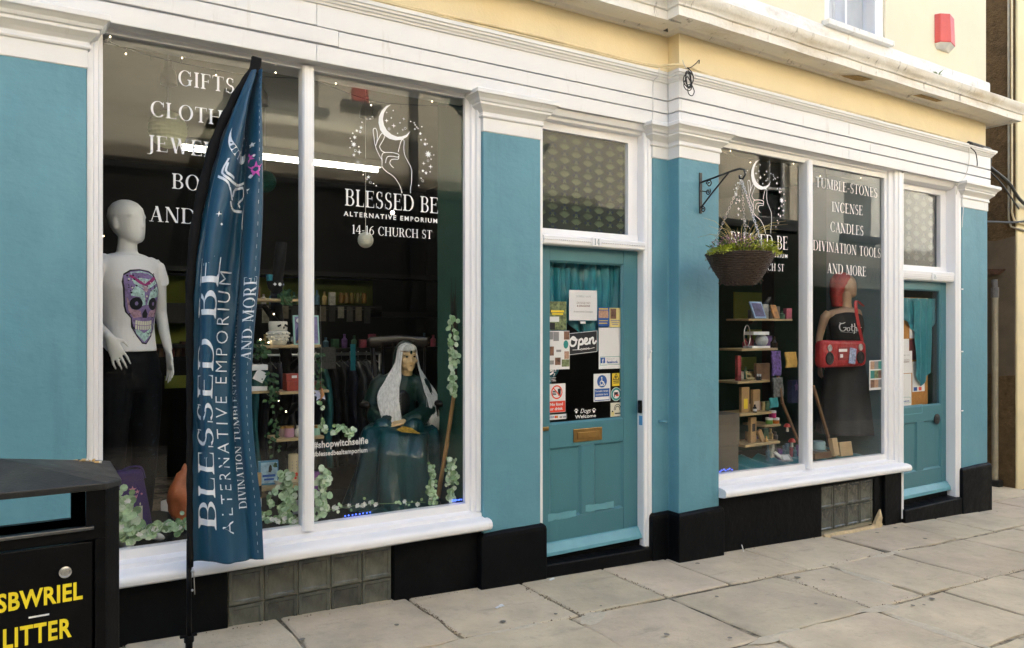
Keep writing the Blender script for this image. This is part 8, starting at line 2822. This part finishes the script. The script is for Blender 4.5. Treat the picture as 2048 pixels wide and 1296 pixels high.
# ------------------------------------------------------------------ deep shop: lamps, lanterns, racks, rear shelves
M_TUBE = mat('lit_fluorescent', (0.9, 0.9, 0.85), 0.5, emit=(1.0, 0.97, 0.86), es=9.0)
ta, tb = (1.047, 2.5, 2.999), (2.686, 2.5, 2.967)
tl = empty('strip_light', (ta[0], 2.5, 3.0), 'lit fluorescent strip light under the shop ceiling', 'lamp')
mb = MB()
mb.tube([(ta[0], 2.5, ta[2]), (tb[0], 2.5, ta[2])], 0.012, 10)
mb.build('tube', M_TUBE, tl, smooth=True)
mb = MB()
mb.box(ta[0] - 0.03, tb[0] + 0.03, 2.46, 2.54, ta[2] + 0.03, ta[2] + 0.09)
mb.build('batten', M_OFFW, tl, bevel=0.005)
for cpt, r, col, lb_ in (((0.721, 1.0, 2.78), 0.112, (0.62, 0.70, 0.44), 'large pale green paper lantern high in the left window'), ((1.451, 1.6, 2.636), 0.080, (0.02, 0.13, 0.11), 'dark teal paper lantern beside the flag'), ((1.8, 0.55, 2.137), 0.050, (0.52, 0.52, 0.44), 'small white paper lantern below the street name lettering')):
    e = empty('paper_lantern', cpt, lb_, 'lantern')
    o = MB()
    pr = []
    for k in range(27):
        a = -math.pi / 2 + math.pi * (0.06 + 0.88 * k / 26)
        pr.append((r * math.cos(a) * (1.0 if k % 2 else 0.972), r * math.sin(a)))
    o.lathe(pr, cpt, 24)
    o.build('shade', mat('paper_' + lb_.split()[1], col, 0.9, 0.08, 10), e)
    o = MB()
    o.tube([(cpt[0], cpt[1], cpt[2] + r * 0.9), (cpt[0], cpt[1], 3.235)], 0.002, 5)
    o.build('cord', M_OFFW, e)
for cpt, lb_ in (((0.741, 1.1, 3.121), 'white cone pendant lamp left of the GIFTS lettering'), ((1.296, 1.1, 3.08), 'white cone pendant lamp right of the flag tip'), ((2.025, 1.1, 3.104), 'white cone pendant lamp beside the moon emblem')):
    e = empty('pendant_lamp', cpt, lb_, 'lamp')
    o = MB()
    o.lathe([(0.018, 0.10), (0.022, 0.06), (0.036, 0.045), (0.046, 0.01), (0.050, -0.04), (0.046, -0.04), (0.042, 0.01), (0.03, 0.04)], cpt, 20)
    o.build('shade', M_OFFW, e, smooth=True)
    o = MB()
    o.tube([(cpt[0], cpt[1], cpt[2] + 0.09), (cpt[0], cpt[1], 3.235)], 0.006, 6)
    o.build('stem', M_OFFW, e)
# fairy lights under the heads of both windows
M_BULB = mat('warm_fairy_bulb', (1, 0.8, 0.5), 0.5, emit=(1.0, 0.80, 0.5), es=2.5)
for lb_, pts, y in (('thin fairy light string under the head of the left window', [(0.31,2.975),(0.407,2.948),(0.586,2.928),(0.824,2.918),(1.052,2.924),(1.266,2.95),(1.378,2.947),(1.673,2.894),(1.957,2.912),(2.279,2.952)], 0.15), ('thin fairy light string under the head of the right window', [(4.44,2.919),(4.776,2.901),(5.133,2.903),(5.647,2.885),(6.063,2.877),(6.532,2.88)], 0.05)):
    e = empty('fairy_lights', (pts[0][0], y, pts[0][1]), lb_, 'string lights')
    o = MB()
    sp4 = spline([(a, y, b) for a, b in pts], 6)
    o.tube(sp4, 0.0018, 5)
    o.build('wire', M_CABLEK, e)
    for i in range(2, len(sp4) - 1, 4):
        q = Vector(sp4[i])
        o = MB()
        sgn = 1 if (i // 4) % 3 == 0 else -1
        o.tube([q, q + Vector((0.003, 0, sgn * 0.022))], 0.0012, 4)
        o.build('lead', M_CABLEK, e)
        if i % 3 != 1:
            o = MB()
            o.ball(q + Vector((0.003, 0, sgn * 0.026)), 0.0036, 7, 5)
            o.build('bulb', M_BULB, e, smooth=True)
# loose points of light among the shelves
for k, (px_, lb_) in enumerate((((1.216, 0.4, 1.172), 'tiny fairy bulb under the terrarium board'), ((1.259, 0.4, 1.107), 'tiny fairy bulb above the candle jars'), ((1.115, 0.4, 1.521), 'tiny fairy bulb left of the owl jar'), ((1.16, 0.4, 1.504), 'tiny fairy bulb at the foot of the owl jar'), ((1.213, 0.4, 1.018), 'tiny fairy bulb beside the pink candle'), ((1.217, 0.5, 1.667), 'tiny fairy bulb above the owl jar'), ((0.37, 0.9, 2.107), 'tiny fairy bulb beside the mannequin neck'))):
    o = MB()
    o.ball(px_, 0.0042, 7, 5)
    tag(o.build('fairy_bulb', M_BULB, None, smooth=True), lb_, 'bulb')
o = MB()
cpt = (2.44, 1.6, 2.491)
o.ball(cpt, 0.016, 10, 8)
tag(o.build('spot_bulb', mat('bright_spot', (1, .9, .7), 0.5, emit=(1.0, 0.88, 0.66), es=5.0), None, smooth=True), 'small bright spotlight behind the shop name lettering', 'bulb')
M_BLED = mat('blue_led', (0.05, 0.1, 1), 0.5, emit=(0.05, 0.12, 1.0), es=1.0)
for k, (a, b, lb_) in enumerate((((2.188), (2.247), 'blue light strip at the right end of the left window bed'), (1.508, 1.657, 'blue light strip along the middle of the left window bed'), (4.407, 4.538, 'blue light cluster at the left corner of the right window'))):
    y = 0.115 if k < 2 else 0.02
    z = (0.536, 0.534, 0.502)[k]
    e = empty('led_strip', (a, y, z), lb_, 'string lights')
    n = 7 if k != 1 else 8
    for i in range(n):
        o = MB()
        o.ball((a + (b - a) * i / (n - 1), y + 0.004 * (i % 2), z + 0.006 * ((i * 7) % 3) * (k == 2)), 0.004, 6, 5)
        o.build('led', M_BLED, e, smooth=True)

# rear lime panels between black shelving
M_SHB = mat('black_shelf_paint', (0.010, 0.010, 0.010), 0.6, 0.3, 10)
ru = empty('rear_shelving', (1.6, 3.6, 0.02), 'black shelving with lime green backs along the rear of the left room', 'shelf')
YR = 3.4
for bb in ((1.779, 1.796, 3.003, 2.057), (0.921, 1.792, 1.285, 2.047), (0.921, 1.435, 1.285, 1.618), (1.043, 1.039, 1.285, 1.151)):
    o = MB()
    o.box(bb[0], bb[2], YR, YR + 0.02, bb[1], bb[3])
    o.build('lime_back', M_LIME, ru)
for bb in ((0.89, 1.622, 1.241, 1.794), (1.785, 1.757, 2.981, 1.796), (0.89, 1.406, 1.241, 1.44), (1.785, 1.341, 3.768, 1.38), (0.89, 2.071, 3.768, 2.113), (2.981, 1.687, 3.768, 1.738)):
    o = MB()
    o.box(bb[0], bb[2], 3.1, YR + 0.0, bb[1], bb[3])
    o.build('shelf_board', M_SHB, ru)
jw = ('pale amber', 'amber', 'dark amber', 'honey coloured', 'pale')
for k, bx_ in enumerate(((2.6, 3.2, 1.82), (2.651, 3.2, 1.821), (2.707, 3.2, 1.821), (2.769, 3.2, 1.822), (2.832, 3.2, 1.823))):
    lathe_thing('storage_jar', bx_, [(0.0, 0), (0.024, 0), (0.025, 0.075), (0.020, 0.085), (0.020, 0.10), (0.0, 0.10)], mat('amber_jar_%s' % jw[k].split()[0], (0.16 - .02 * k, 0.085, 0.02), 0.2), '%s storage jar, %s of the row on the rear shelf' % (jw[k], ('first', 'second', 'third', 'fourth', 'last')[k]), 'jar', 12)
# small packets hanging on the rear wall
rd = random.Random(77)
for k in range(12):
    bx_ = (1.77, 1.622)
    u_ = bx_[0] + 0.02 + k * 0.088
    o = MB()
    hgt_ = rd.uniform(0.10, 0.17)
    o.box(u_, u_ + 0.06, 3.0, 3.012, 1.78 - hgt_, 1.78)
    tag(o.build('hanging_packet', mat('packet_%d' % (k % 4), [(0.20, 0.19, 0.15), (0.06, 0.055, 0.05), (0.13, 0.11, 0.08), (0.03, 0.03, 0.03)][k % 4], 0.6, 0.4, 30), None), 'small packet hanging in the dim row below the rear shelf', 'packet', 'packets hanging at the rear of the shop')
# goods on rear left shelves
for k in range(10):
    q = (1.015, 1.449)
    o = MB()
    u_ = 1.03 + k * 0.066 if False else q[0] - 0.1 + k * 0.045
    o.box(u_, u_ + 0.035, 3.15, 3.25, 1.33, 1.33 + 0.09 + 0.02 * (k % 3))
    tag(o.build('spice_box', mat('spice_%d' % (k % 3), [(0.16, 0.025, 0.02), (0.10, 0.06, 0.03), (0.05, 0.02, 0.02)][k % 3], 0.6), None), 'small dark red box in the rear row behind the mannequin arm', 'box', 'small boxes on the rear shelf')
# clothes rail with bagged garments
cr_ = empty('clothes_rail', (1.9, 1.9, 0.02), 'chrome clothes rail across the middle of the left room', 'clothes rail')
zr = 1.371
ra, rb = 1.31, 2.46
mb = MB()
mb.tube([(ra, 1.9, zr), (rb, 1.9, zr)], 0.012, 8)
mb.build('rail', M_STEEL, cr_, smooth=True)
for x_ in (ra, rb):
    mb = MB()
    mb.tube([(x_, 1.9, zr), (x_, 1.9, 0.02)], 0.014, 8)
    mb.build('upright', M_STEEL, cr_, smooth=True)
gcol = [(0.03, 0.03, 0.034), (0.06, 0.06, 0.062), (0.012, 0.012, 0.016), (0.10, 0.10, 0.10), (0.02, 0.022, 0.04), (0.015, 0.13, 0.15), (0.05, 0.05, 0.055), (0.01, 0.01, 0.01)]
gname = ['charcoal', 'grey', 'black', 'pale grey', 'navy', 'teal', 'smoke grey', 'jet black']
for k in range(16):
    u_ = ra + 0.05 + k * (rb - ra - 0.1) / 15
    j = (k * 5) % 8
    w_ = 0.17
    side = 'first' if k < 8 else 'second'
    e = empty('hanging_garment', (u_, 1.9, zr - 0.9), '%s garment in the %s half of the clothes rail' % (gname[j], 'left' if k < 8 else 'right'), 'garment', 'garments on the clothes rail')
    o = MB()

    def gfn(s, t, u_=u_, k=k):
        yy = 1.9 + (s - 0.5) * 2 * (w_ * (0.35 + 0.65 * min(1, (1 - t) * 6)) + 0.03 * (1 - t))
        return (u_ + 0.016 * math.sin(s * 22 + k) * (1 - t) + 0.01 * math.sin(t * 9 + k), yy, zr - 0.06 - 0.80 * (1 - t))
    o.grid(20, 12, gfn)
    oo = o.build('cloth', mat('garment_%d' % j, gcol[j], 0.35 if j in (1, 3) else 0.8, 0.3, 8, 0.2, 20), e, smooth=True)
    sm = oo.modifiers.new('thick', 'SOLIDIFY')
    sm.thickness = 0.03
    o = MB()
    o.tube([(u_, 1.9 - 0.16, zr - 0.09), (u_, 1.9, zr - 0.045), (u_, 1.9 + 0.16, zr - 0.09)], 0.004, 5)
    o.tube([(u_, 1.9, zr - 0.045), (u_, 1.9, zr - 0.01), (u_, 1.905, zr + 0.016), (u_, 1.895, zr + 0.02), (u_, 1.885, zr + 0.012)], 0.003, 5)
    o.build('hanger', M_STEEL, e)
bx_ = (1.855, 1.273, 1.979, 1.438)
sheet('price_card', bx_, 1.6, mat('grey_chalk_card', (0.08, 0.08, 0.08), 0.8, 0.5, 60), 'grey chalk card hanging before the clothes rail', 'card')
bx_ = (2.019, 1.268, 2.058, 1.463)
sheet('teal_cloth', bx_, 1.4, M_TEALC, 'narrow teal cloth strip hanging behind the witch', 'cloth')
bx_ = (2.143, 1.066, 2.202, 1.464)
mb = MB()
mb.tube([(bx_[0], 1.3, bx_[3]), (bx_[2], 1.3, bx_[1])], 0.018, 6)
tag(mb.build('grey_post', mat('grey_wood_post', (0.16, 0.15, 0.15), 0.7), None), 'slanting grey wooden post left of the witch', 'post')

# ------------------------------------------------------------------ right window display
ld = empty('ladder_shelf', (5.383, 0.4, 0.40), 'wooden ladder shelf full of goods in the right window', 'shelf')
YW = 0.30
for bb in ((5.03, 1.641, 5.59, 1.657), (4.946, 1.391, 5.397, 1.41), (4.896, 1.123, 5.299, 1.141), (4.928, 0.855, 5.318, 0.876), (5.236, 0.743, 5.434, 0.761), (4.992, 0.595, 5.428, 0.617)):
    board_shelf(ld, bb, 0.28, 0.52)
mb = MB()
mb.tube([(5.381, 0.22, 0.947), (5.61, 0.2, 0.529)], 0.014, 6)
mb.tube([(5.354, 0.26, 1.232), (5.381, 0.22, 0.947)], 0.014, 6)
mb.build('ladder_leg', mat('brown_ladder', (0.16, 0.085, 0.04), 0.6, 0.2, 10), ld)
mb = MB()
mb.tube([(5.842, 0.26, 1.072), (6.025, 0.2, 0.493)], 0.016, 6)
mb.build('ladder_leg', MATS['brown_ladder'], ld)
mb = MB()
mb.tube([(5.406, 0.4, 0.584), (5.419, 0.4, 0.41)], 0.012, 6)
mb.tube([(5.307, 0.5, 1.622), (5.568, 0.5, 1.844)], 0.02, 6)
mb.build('strut', M_SHB, ld)
KRAFT = mat('kraft_paper', (0.36, 0.23, 0.11), 0.8, 0.15, 15)
C3 = '1420,560,3.24'


def BT(name, bx_, y, d, m, label, cat, rz=0.0, items=(), lean=0.0):
    e, T_, w, h, dd = box_thing(name, bx_, y, d, m, label, cat, rz, 0.002, lean)
    if items:
        face_print(e, T_, w, h, dd, items)
    return e


full = [(.1, .1), (.9, .1), (.9, .9), (.1, .9)]
BT('oracle_deck', (5.157, 1.659, 5.305, 1.813), 0.32, 0.012, mat('pale_blue_deck', (0.22, 0.33, 0.50), 0.4), 'pale blue card deck leaning on the top board of the ladder shelf', 'deck', 0, [(mat('indigo_deck_print', (0.06, 0.05, 0.13), 0.5, 0.7, 20), full)], R(-22))
BT('oracle_deck', (5.417, 1.66, 5.51, 1.783), 0.34, 0.012, mat('orange_deck', (0.36, 0.16, 0.04), 0.4, 0.6, 20), 'orange card deck leaning on the top board of the ladder shelf', 'deck', R(10), (), R(-18))
e = BT('crystal_ball_box', (5.124, 1.407, 5.348, 1.427), 0.32, 0.10, PAPER, 'clear crystal ball between white carton lids on the second board', 'crystal ball')
bq = (5.138, 1.521, 5.336, 1.548)
mb = MB()
mb.box(bq[0], bq[2], 0.32, 0.42, bq[1], bq[3])
mb.build('carton_lid', PAPER, e, bevel=0.002)
c = (5.299, 0.37, 1.473)
mb = MB()
mb.ball(c, 0.055, 20, 14)
mb.build('ball', mat('cloudy_crystal', (0.40, 0.42, 0.43), 0.06, 0.4, 12), e, smooth=True)
c = Vector((5.081, 0.34, 1.514))
mb = MB()
mb.tube([c + Vector((0.062 * math.cos(a), 0.02 * math.cos(a), 0.088 * math.sin(a))) for a in [2 * math.pi * k / 28 for k in range(29)]], 0.004, 6, caps=False)
tag(mb.build('metal_hoop', M_STEEL, None, smooth=True), 'thin metal hoop standing left of the crystal ball', 'hoop')
lathe_thing('potion_bottle', (5.448, 0.36, 1.403), [(0.0, 0), (0.03, 0), (0.032, 0.05), (0.012, 0.075), (0.012, 0.10), (0.018, 0.105), (0.0, 0.11)], mat('dark_bottle_glass', (0.03, 0.022, 0.015), 0.1), 'dark stoppered bottle right of the crystal ball', 'bottle')
for bx_, m, lb_ in (((5.249, 1.179, 5.363, 1.387), mat('violet_star_sock', (0.10, 0.06, 0.22), 0.8, 0.9, 45), 'violet star patterned sock hanging on the ladder shelf'), ((5.261, 0.997, 5.391, 1.163), mat('black_white_pouch', (0.09, 0.09, 0.09), 0.6, 0.9, 40), 'black and white printed pouch hanging below the violet sock'), ((5.222, 0.914, 5.327, 0.997), mat('turquoise_sock', (0.03, 0.24, 0.26), 0.8, 0.3, 20), 'turquoise sock hanging lowest on the ladder shelf'), ((5.423, 1.242, 5.569, 1.375), mat('mustard_card', (0.42, 0.26, 0.06), 0.7, 0.3, 20), 'mustard card hanging right of the violet sock')):
    u0, z0, u1, z1 = bx_
    y = 0.24
    o = MB()
    o.grid(8, 10, lambda s, t: (u0 + (u1 - u0) * (s + 0.06 * math.sin(t * 5)), y + 0.012 * math.sin(s * 3.1) - 0.012, z0 + (z1 - z0) * t))
    oo = o.build('hanging_merchandise', m, None, smooth=True)
    sm = oo.modifiers.new('thick', 'SOLIDIFY')
    sm.thickness = 0.01
    tag(oo, lb_, 'sock' if 'sock' in lb_ else 'pouch' if 'pouch' in lb_ else 'card')
BT('brown_book', (5.224, 1.129, 5.394, 1.278), 0.36, 0.03, mat('brown_leather', (0.20, 0.11, 0.06), 0.5, 0.3, 15), 'brown leather journal standing on the third board', 'book')
BT('red_packet', (4.992, 1.141, 5.035, 1.35), 0.36, 0.03, mat('red_blue_packet', (0.26, 0.04, 0.05), 0.5, 0.8, 15), 'narrow red packet at the left end of the third board', 'packet')
ph = empty('phone_stand' if False else 'wooden_stand', (5.086, 0.32, 1.139), 'small pale wooden easel on the third board', 'stand')
c = Vector((5.086, 0.32, 1.139))
mb = MB()
for dx in (-0.03, 0.035):
    mb.tube([c + Vector((dx, 0, 0.004)), c + Vector((dx * 0.5, 0.02, 0.075))], 0.005, 6)
mb.tube([c + Vector((-0.042, -0.01, 0.022)), c + Vector((0.05, -0.01, 0.022))], 0.006, 6)
mb.tube([c + Vector((-0.025, 0, 0.06)), c + Vector((0.028, 0, 0.05))], 0.004, 6)
mb.build('frame', mat('pale_birch', (0.50, 0.38, 0.20), 0.6), ph)
for bx_, lb_ in (((5.176, 0.31, 1.139), 'left tiny white capped oil bottle on the third board'), ((5.209, 0.31, 1.137), 'right tiny white capped oil bottle on the third board')):
    lathe_thing('oil_bottle', bx_, [(0.0, 0), (0.011, 0), (0.011, 0.03), (0.006, 0.036), (0.0, 0.036)], mat('oil_glass', (0.05, 0.05, 0.055), 0.15), lb_, 'bottle', 12, [('cap', [(0.0, 0.0365), (0.0075, 0.0365), (0.0075, 0.055), (0.0, 0.055)], PAPER)])
BT('incense_packet', (5.017, 0.874, 5.112, 1.085), 0.34, 0.03, KRAFT, 'tall kraft incense packet with yellow label at the left of the fourth board', 'packet', 0, [(P_YEL, [(.25, .15), (.75, .15), (.75, .55), (.25, .55)])])
BT('incense_packet', (5.158, 0.868, 5.245, 1.06), 0.34, 0.03, KRAFT, 'kraft incense packet with pale label on the fourth board', 'packet', 0, [(mat('kraft_label', (0.5, 0.40, 0.32), 0.7), [(.1, .1), (.9, .1), (.9, .5), (.1, .5)])])
lathe_thing('oil_bottle', (5.129, 0.3, 0.876), [(0.0, 0), (0.016, 0), (0.016, 0.04), (0.007, 0.05), (0.007, 0.066), (0.0, 0.066)], M_BED, 'dark oil bottle in front of the kraft packets', 'bottle', 12, [('label', [(0.0163, 0.01), (0.0165, 0.011), (0.0165, 0.03), (0.0163, 0.031)], PAPER)])
for cpt, col, lb_ in (((5.39, 0.33, 0.812), (0.42, 0.02, 0.14), 'magenta jar with white lid on top of the jar pile'), ((5.345, 0.33, 0.755), (0.14, 0.30, 0.05), 'green jar with white lid under the magenta jar'), ((5.43, 0.33, 0.749), (0.50, 0.15, 0.02), 'orange jar with white lid beside the green jar')):
    lathe_thing('wax_jar', cpt, [(0.0, 0), (0.029, 0), (0.030, 0.004), (0.030, 0.042), (0.0, 0.042)], mat('jar_' + lb_.split()[0], col, 0.3), lb_, 'jar', 18, [('lid', [(0.0, 0.0425), (0.031, 0.0425), (0.031, 0.060), (0.0, 0.060)], PAPER)])
BT('incense_packet', (5.123, 0.612, 5.202, 0.829), 0.34, 0.03, KRAFT, 'tall kraft packet standing on the lowest ladder board', 'packet', R(6), [(INK, [(.2, .45), (.8, .45), (.8, .75), (.2, .75)])])
mb = MB()
c = Vector((5.242, 0.33, 0.635))
mb.rbox(c + Vector((0, 0, 0.03)), 0.022, 0.012, 0.06, 0, 0, R(-28))
tag(mb.build('incense_packet', KRAFT, None, bevel=0.002), 'small kraft packet slumped on the lowest ladder board', 'packet')
mb = MB()
c = Vector((5.388, 0.32, 0.599))
mb.rbox(c + Vector((0, 0, 0.012)), 0.04, 0.02, 0.011, 0.2)
tag(mb.build('incense_packet', KRAFT, None, bevel=0.002), 'kraft packet lying flat on the lowest ladder board', 'packet')
lathe_thing('brass_cone', (5.286, 0.31, 0.607), [(0.0, 0), (0.026, 0), (0.022, 0.012), (0.010, 0.03), (0.005, 0.055), (0.0, 0.062)], M_BRASS, 'small brass cone burner on the lowest ladder board', 'burner')
M_MUSH = mat('red_toadstool_cap', (0.42, 0.03, 0.02), 0.35, 0.2, 30)
for cpt, k, lb_ in (((5.57, 0.32, 0.681), 1.0, 'upper red toadstool ornament beside the ladder shelf'), ((5.58, 0.28, 0.552), 1.05, 'lower red toadstool ornament beside the ladder shelf')):
    lathe_thing('toadstool', cpt, [(0.0, 0), (0.012, 0), (0.009, 0.04), (0.0, 0.045)], M_CERW, lb_, 'ornament', 14, [('cap', [(0.008, 0.040), (0.030, 0.040), (0.026, 0.056), (0.014, 0.068), (0.0, 0.072)], M_MUSH)], k)
bq = (4.522, 0.458, 4.749, 0.907)
cb = empty('storage_box', ((bq[0] + bq[2]) / 2, 0.25, bq[1]), 'tall grey brown cardboard box in the left corner of the right window', 'box')
M_CARD = mat('grey_brown_card', (0.105, 0.088, 0.068), 0.85, 0.12, 6, stretch=(0.4, 1, 2))
mb = MB()
mb.box(4.262, bq[2], 0.14, 0.45, bq[1] - 0.02, bq[1] + 0.20)
mb.build('lower_carton', M_CARD, cb, bevel=0.004)
mb = MB()
mb.box(4.262, bq[2] + 0.006, 0.135, 0.455, bq[1] + 0.20, bq[3])
mb.build('upper_carton', M_CARD, cb, bevel=0.004)
# cloth on the bed
mb = MB()
mb.grid(60, 14, lambda s, t: (4.30 + 2.1 * s, 0.05 + 0.40 * t, 0.425 + 0.05 * t * t + 0.022 * noise.noise(Vector((s * 14, t * 4, 3))) + 0.02 * math.sin(s * 60 + t * 3) * (0.4 + 0.6 * t)))
bc = tag(mb.build('bed_cloth', M_TEALC, None, smooth=True), 'crumpled teal satin cloth along the bed of the right window', 'cloth')
for k, (bx_, rz, lb_) in enumerate((((5.234, 0.15, 0.528), 0.5, 'left silver foil packet lying on the teal cloth'), ((5.305, 0.13, 0.502), -0.4, 'right silver foil packet lying on the teal cloth'))):
    e = empty('foil_packet', bx_, lb_, 'packet')
    o = MB()
    T_ = Matrix.Translation(bx_) @ Matrix.Rotation(rz, 4, 'Z') @ Matrix.Rotation(R(35), 4, 'X')
    o.box(-0.05, 0.05, -0.04, 0.04, 0.0, 0.008)
    o.build('pouch', mat('silver_foil', (0.35, 0.35, 0.34), 0.3, 0.3, 30), e, bevel=0.003, xf=T_)
    o = MB()
    o.box(-0.03, 0.03, -0.025, 0.025, 0.0085, 0.0095)
    o.build('label', PAPER, e, xf=T_)
e = lathe_thing('cake_stand', (5.909, 0.25, 0.49), [(0.0, 0), (0.075, 0.0), (0.08, 0.008), (0.03, 0.012), (0.055, 0.02), (0.055, 0.075), (0.05, 0.09), (0.0, 0.092)], mat('powder_blue_ceramic', (0.30, 0.44, 0.46), 0.3, 0.1, 10), 'powder blue lidded dish on the low board right of the mullion', 'dish', 26)
mb = MB()
bq = (5.733, 0.443, 6.028, 0.499)
mb.box(bq[0], bq[2], 0.16, 0.42, bq[1], bq[3])
tag(mb.build('low_plinth', mat('brown_low_table', (0.14, 0.075, 0.04), 0.6, 0.2, 10), None, bevel=0.004), 'low brown wooden stand under the powder blue dish', 'stand')
for bx_, rz, lb_ in (((5.958, 0.456, 6.041, 0.61), 0.1, 'narrow kraft bag left of its wider twin on the teal cloth'), ((6.071, 0.441, 6.219, 0.566), -0.15, 'wide kraft bag standing on the teal cloth')):
    BT('kraft_bag', bx_, 0.13, 0.04, mat('pale_kraft', (0.42, 0.30, 0.17), 0.8, 0.1, 15), lb_, 'bag', rz, (), R(-10))
# bits on shelves seen behind: rear room shelving right
rs = empty('rear_shelving', (5.2, 2.2, 0.02), 'black shelving with lime green backs behind the right window', 'shelf')
for bb in ((7.045, 1.68, 7.562, 1.997), (7.773, 1.675, 7.965, 2.03), (8.029, 1.649, 8.294, 1.998), (7.286, 1.421, 8.294, 1.553), (7.151, 1.075, 7.423, 1.223)):
    o = MB()
    o.box(bb[0], bb[2], 2.2, 2.22, bb[1], bb[3])
    o.build('lime_back', M_LIME, rs)
for k in range(4):
    o = MB()
    o.box(5.2 + 1.15 * k, 5.26 + 1.15 * k, 2.05, 2.18, 0.02, 3.0)
    o.build('upright', M_SHB, rs)
gc = empty('glass_cabinet', (5.0, 0.9, 0.42), 'narrow glass cabinet with dark trinkets beside the ladder shelf', 'cabinet')
for k in range(5):
    o = MB()
    z = 0.75 + 0.28 * k
    o.box(4.75, 5.20, 0.9, 1.15, z, z + 0.012)
    o.build('shelf', mat('cabinet_shelf', (0.05, 0.055, 0.05), 0.3), gc)
o = MB()
o.box(5.19, 5.205, 0.88, 0.90, 0.42, 2.2)
o.build('edge_trim', M_STEEL, gc)
rd = random.Random(40)
for k in range(26):
    z = 0.75 + 0.28 * (k % 5) + 0.0125
    x_ = 4.78 + 0.078 * (k // 5)
    lathe_thing('trinket', (x_, 0.98 + 0.02 * (k % 3), z), [(0.0, 0), (0.02, 0), (0.012, 0.02), (0.024, 0.05), (0.01, 0.09), (0.0, 0.10 + 0.02 * (k % 4))], mat('trinket_%d' % (k % 4), [(0.03, 0.028, 0.025), (0.12, 0.11, 0.10), (0.05, 0.06, 0.03), (0.10, 0.03, 0.02)][k % 4], 0.4), 'small dark trinket crowded in the narrow glass cabinet', 'trinket', 8)['group'] = 'trinkets in the glass cabinet'
# second coat behind the right mannequin
mb = MB()
q = (7.186, 1.575)
mb.loft([(Vector((q[0], 0.6, q[1] + 0.10)), X * 0.05, Yv * 0.05), (Vector((q[0], 0.6, q[1] + 0.05)), X * 0.12, Yv * 0.07), (Vector((q[0], 0.6, q[1] - 0.15)), X * 0.13, Yv * 0.08), (Vector((q[0], 0.6, q[1] - 0.45)), X * 0.12, Yv * 0.08)], 20)
tag(mb.build('hanging_jacket', mat('olive_jacket', (0.11, 0.10, 0.05), 0.85, 0.3, 10), None, smooth=True), 'olive jacket hanging right of the red bag', 'jacket')
bx_ = (6.127, 0.865, 6.264, 1.079)
BT('blue_tote', bx_, 0.7, 0.05, mat('slate_blue_canvas', (0.04, 0.055, 0.12), 0.8, 0.3, 10), 'slate blue tote with mauve emblem left of the right mullion', 'bag', 0, [(mat('mauve_emblem', (0.22, 0.12, 0.28), 0.7), star_poly(.5, .72, .25, 5, .5))])

# crowding of small stock at the back of the boards
rd = random.Random(99)
SM = [mat('stock_%d' % k, c_, 0.5, 0.4, 30) for k, c_ in enumerate(((0.30, 0.06, 0.10), (0.08, 0.16, 0.22), (0.38, 0.28, 0.12), (0.14, 0.07, 0.22), (0.45, 0.43, 0.38), (0.05, 0.12, 0.07), (0.10, 0.09, 0.08)))]


def stock(u0, u1, y, z, n, hmax, label, group):
    for k in range(n):
        x_ = u0 + (u1 - u0) * (k + 0.5) / n + rd.uniform(-0.006, 0.006)
        r_ = min(0.035, (u1 - u0) / n * 0.42)
        h_ = rd.uniform(0.5, 1.0) * hmax
        o = MB()
        if rd.random() < 0.5:
            o.rbox((x_, y, z + h_ / 2), r_, r_ * 0.6, h_ / 2, rd.uniform(-0.3, 0.3))
        else:
            o.lathe([(0.0, 0), (r_ * 0.8, 0), (r_ * 0.85, h_ * 0.6), (r_ * 0.35, h_ * 0.75), (r_ * 0.4, h_), (0.0, h_)], (x_, y, z), 10)
        tag(o.build('shelf_stock', rd.choice(SM), None, bevel=0.002), label, 'goods', group)


for nm, bb, n in (('top', (5.23, 1.656, 5.812, 1.659), 7), ('second', (5.142, 1.4, 5.612, 1.402), 6), ('third', (5.091, 1.12, 5.509, 1.123), 6), ('fourth', (5.123, 0.844, 5.529, 0.847), 6), ('lowest', (5.191, 0.576, 5.643, 0.578), 6)):
    stock(bb[0] + 0.02, bb[2] - 0.02, 0.46, bb[3], n, 0.13, 'small packet or bottle at the back of the %s ladder shelf board' % nm, 'stock on the %s ladder shelf board' % nm)
for nm, bb, n in (('upper', (1.785, 1.783, 2.567, 1.793), 10), ('lower', (1.785, 1.37, 3.768, 1.38), 20)):
    stock(bb[0] + 0.03, bb[2] - 0.03, 3.2, bb[3], n, 0.15, 'small dim item in the row on the %s rear shelf' % nm, 'stock on the %s rear shelf' % nm)
bb = (5.32, 0.559, 5.769, 0.562)
stock(bb[0], bb[2], 0.34, 0.44, 9, 0.16, 'small item standing behind the toadstools on the teal cloth', 'stock behind the toadstools')
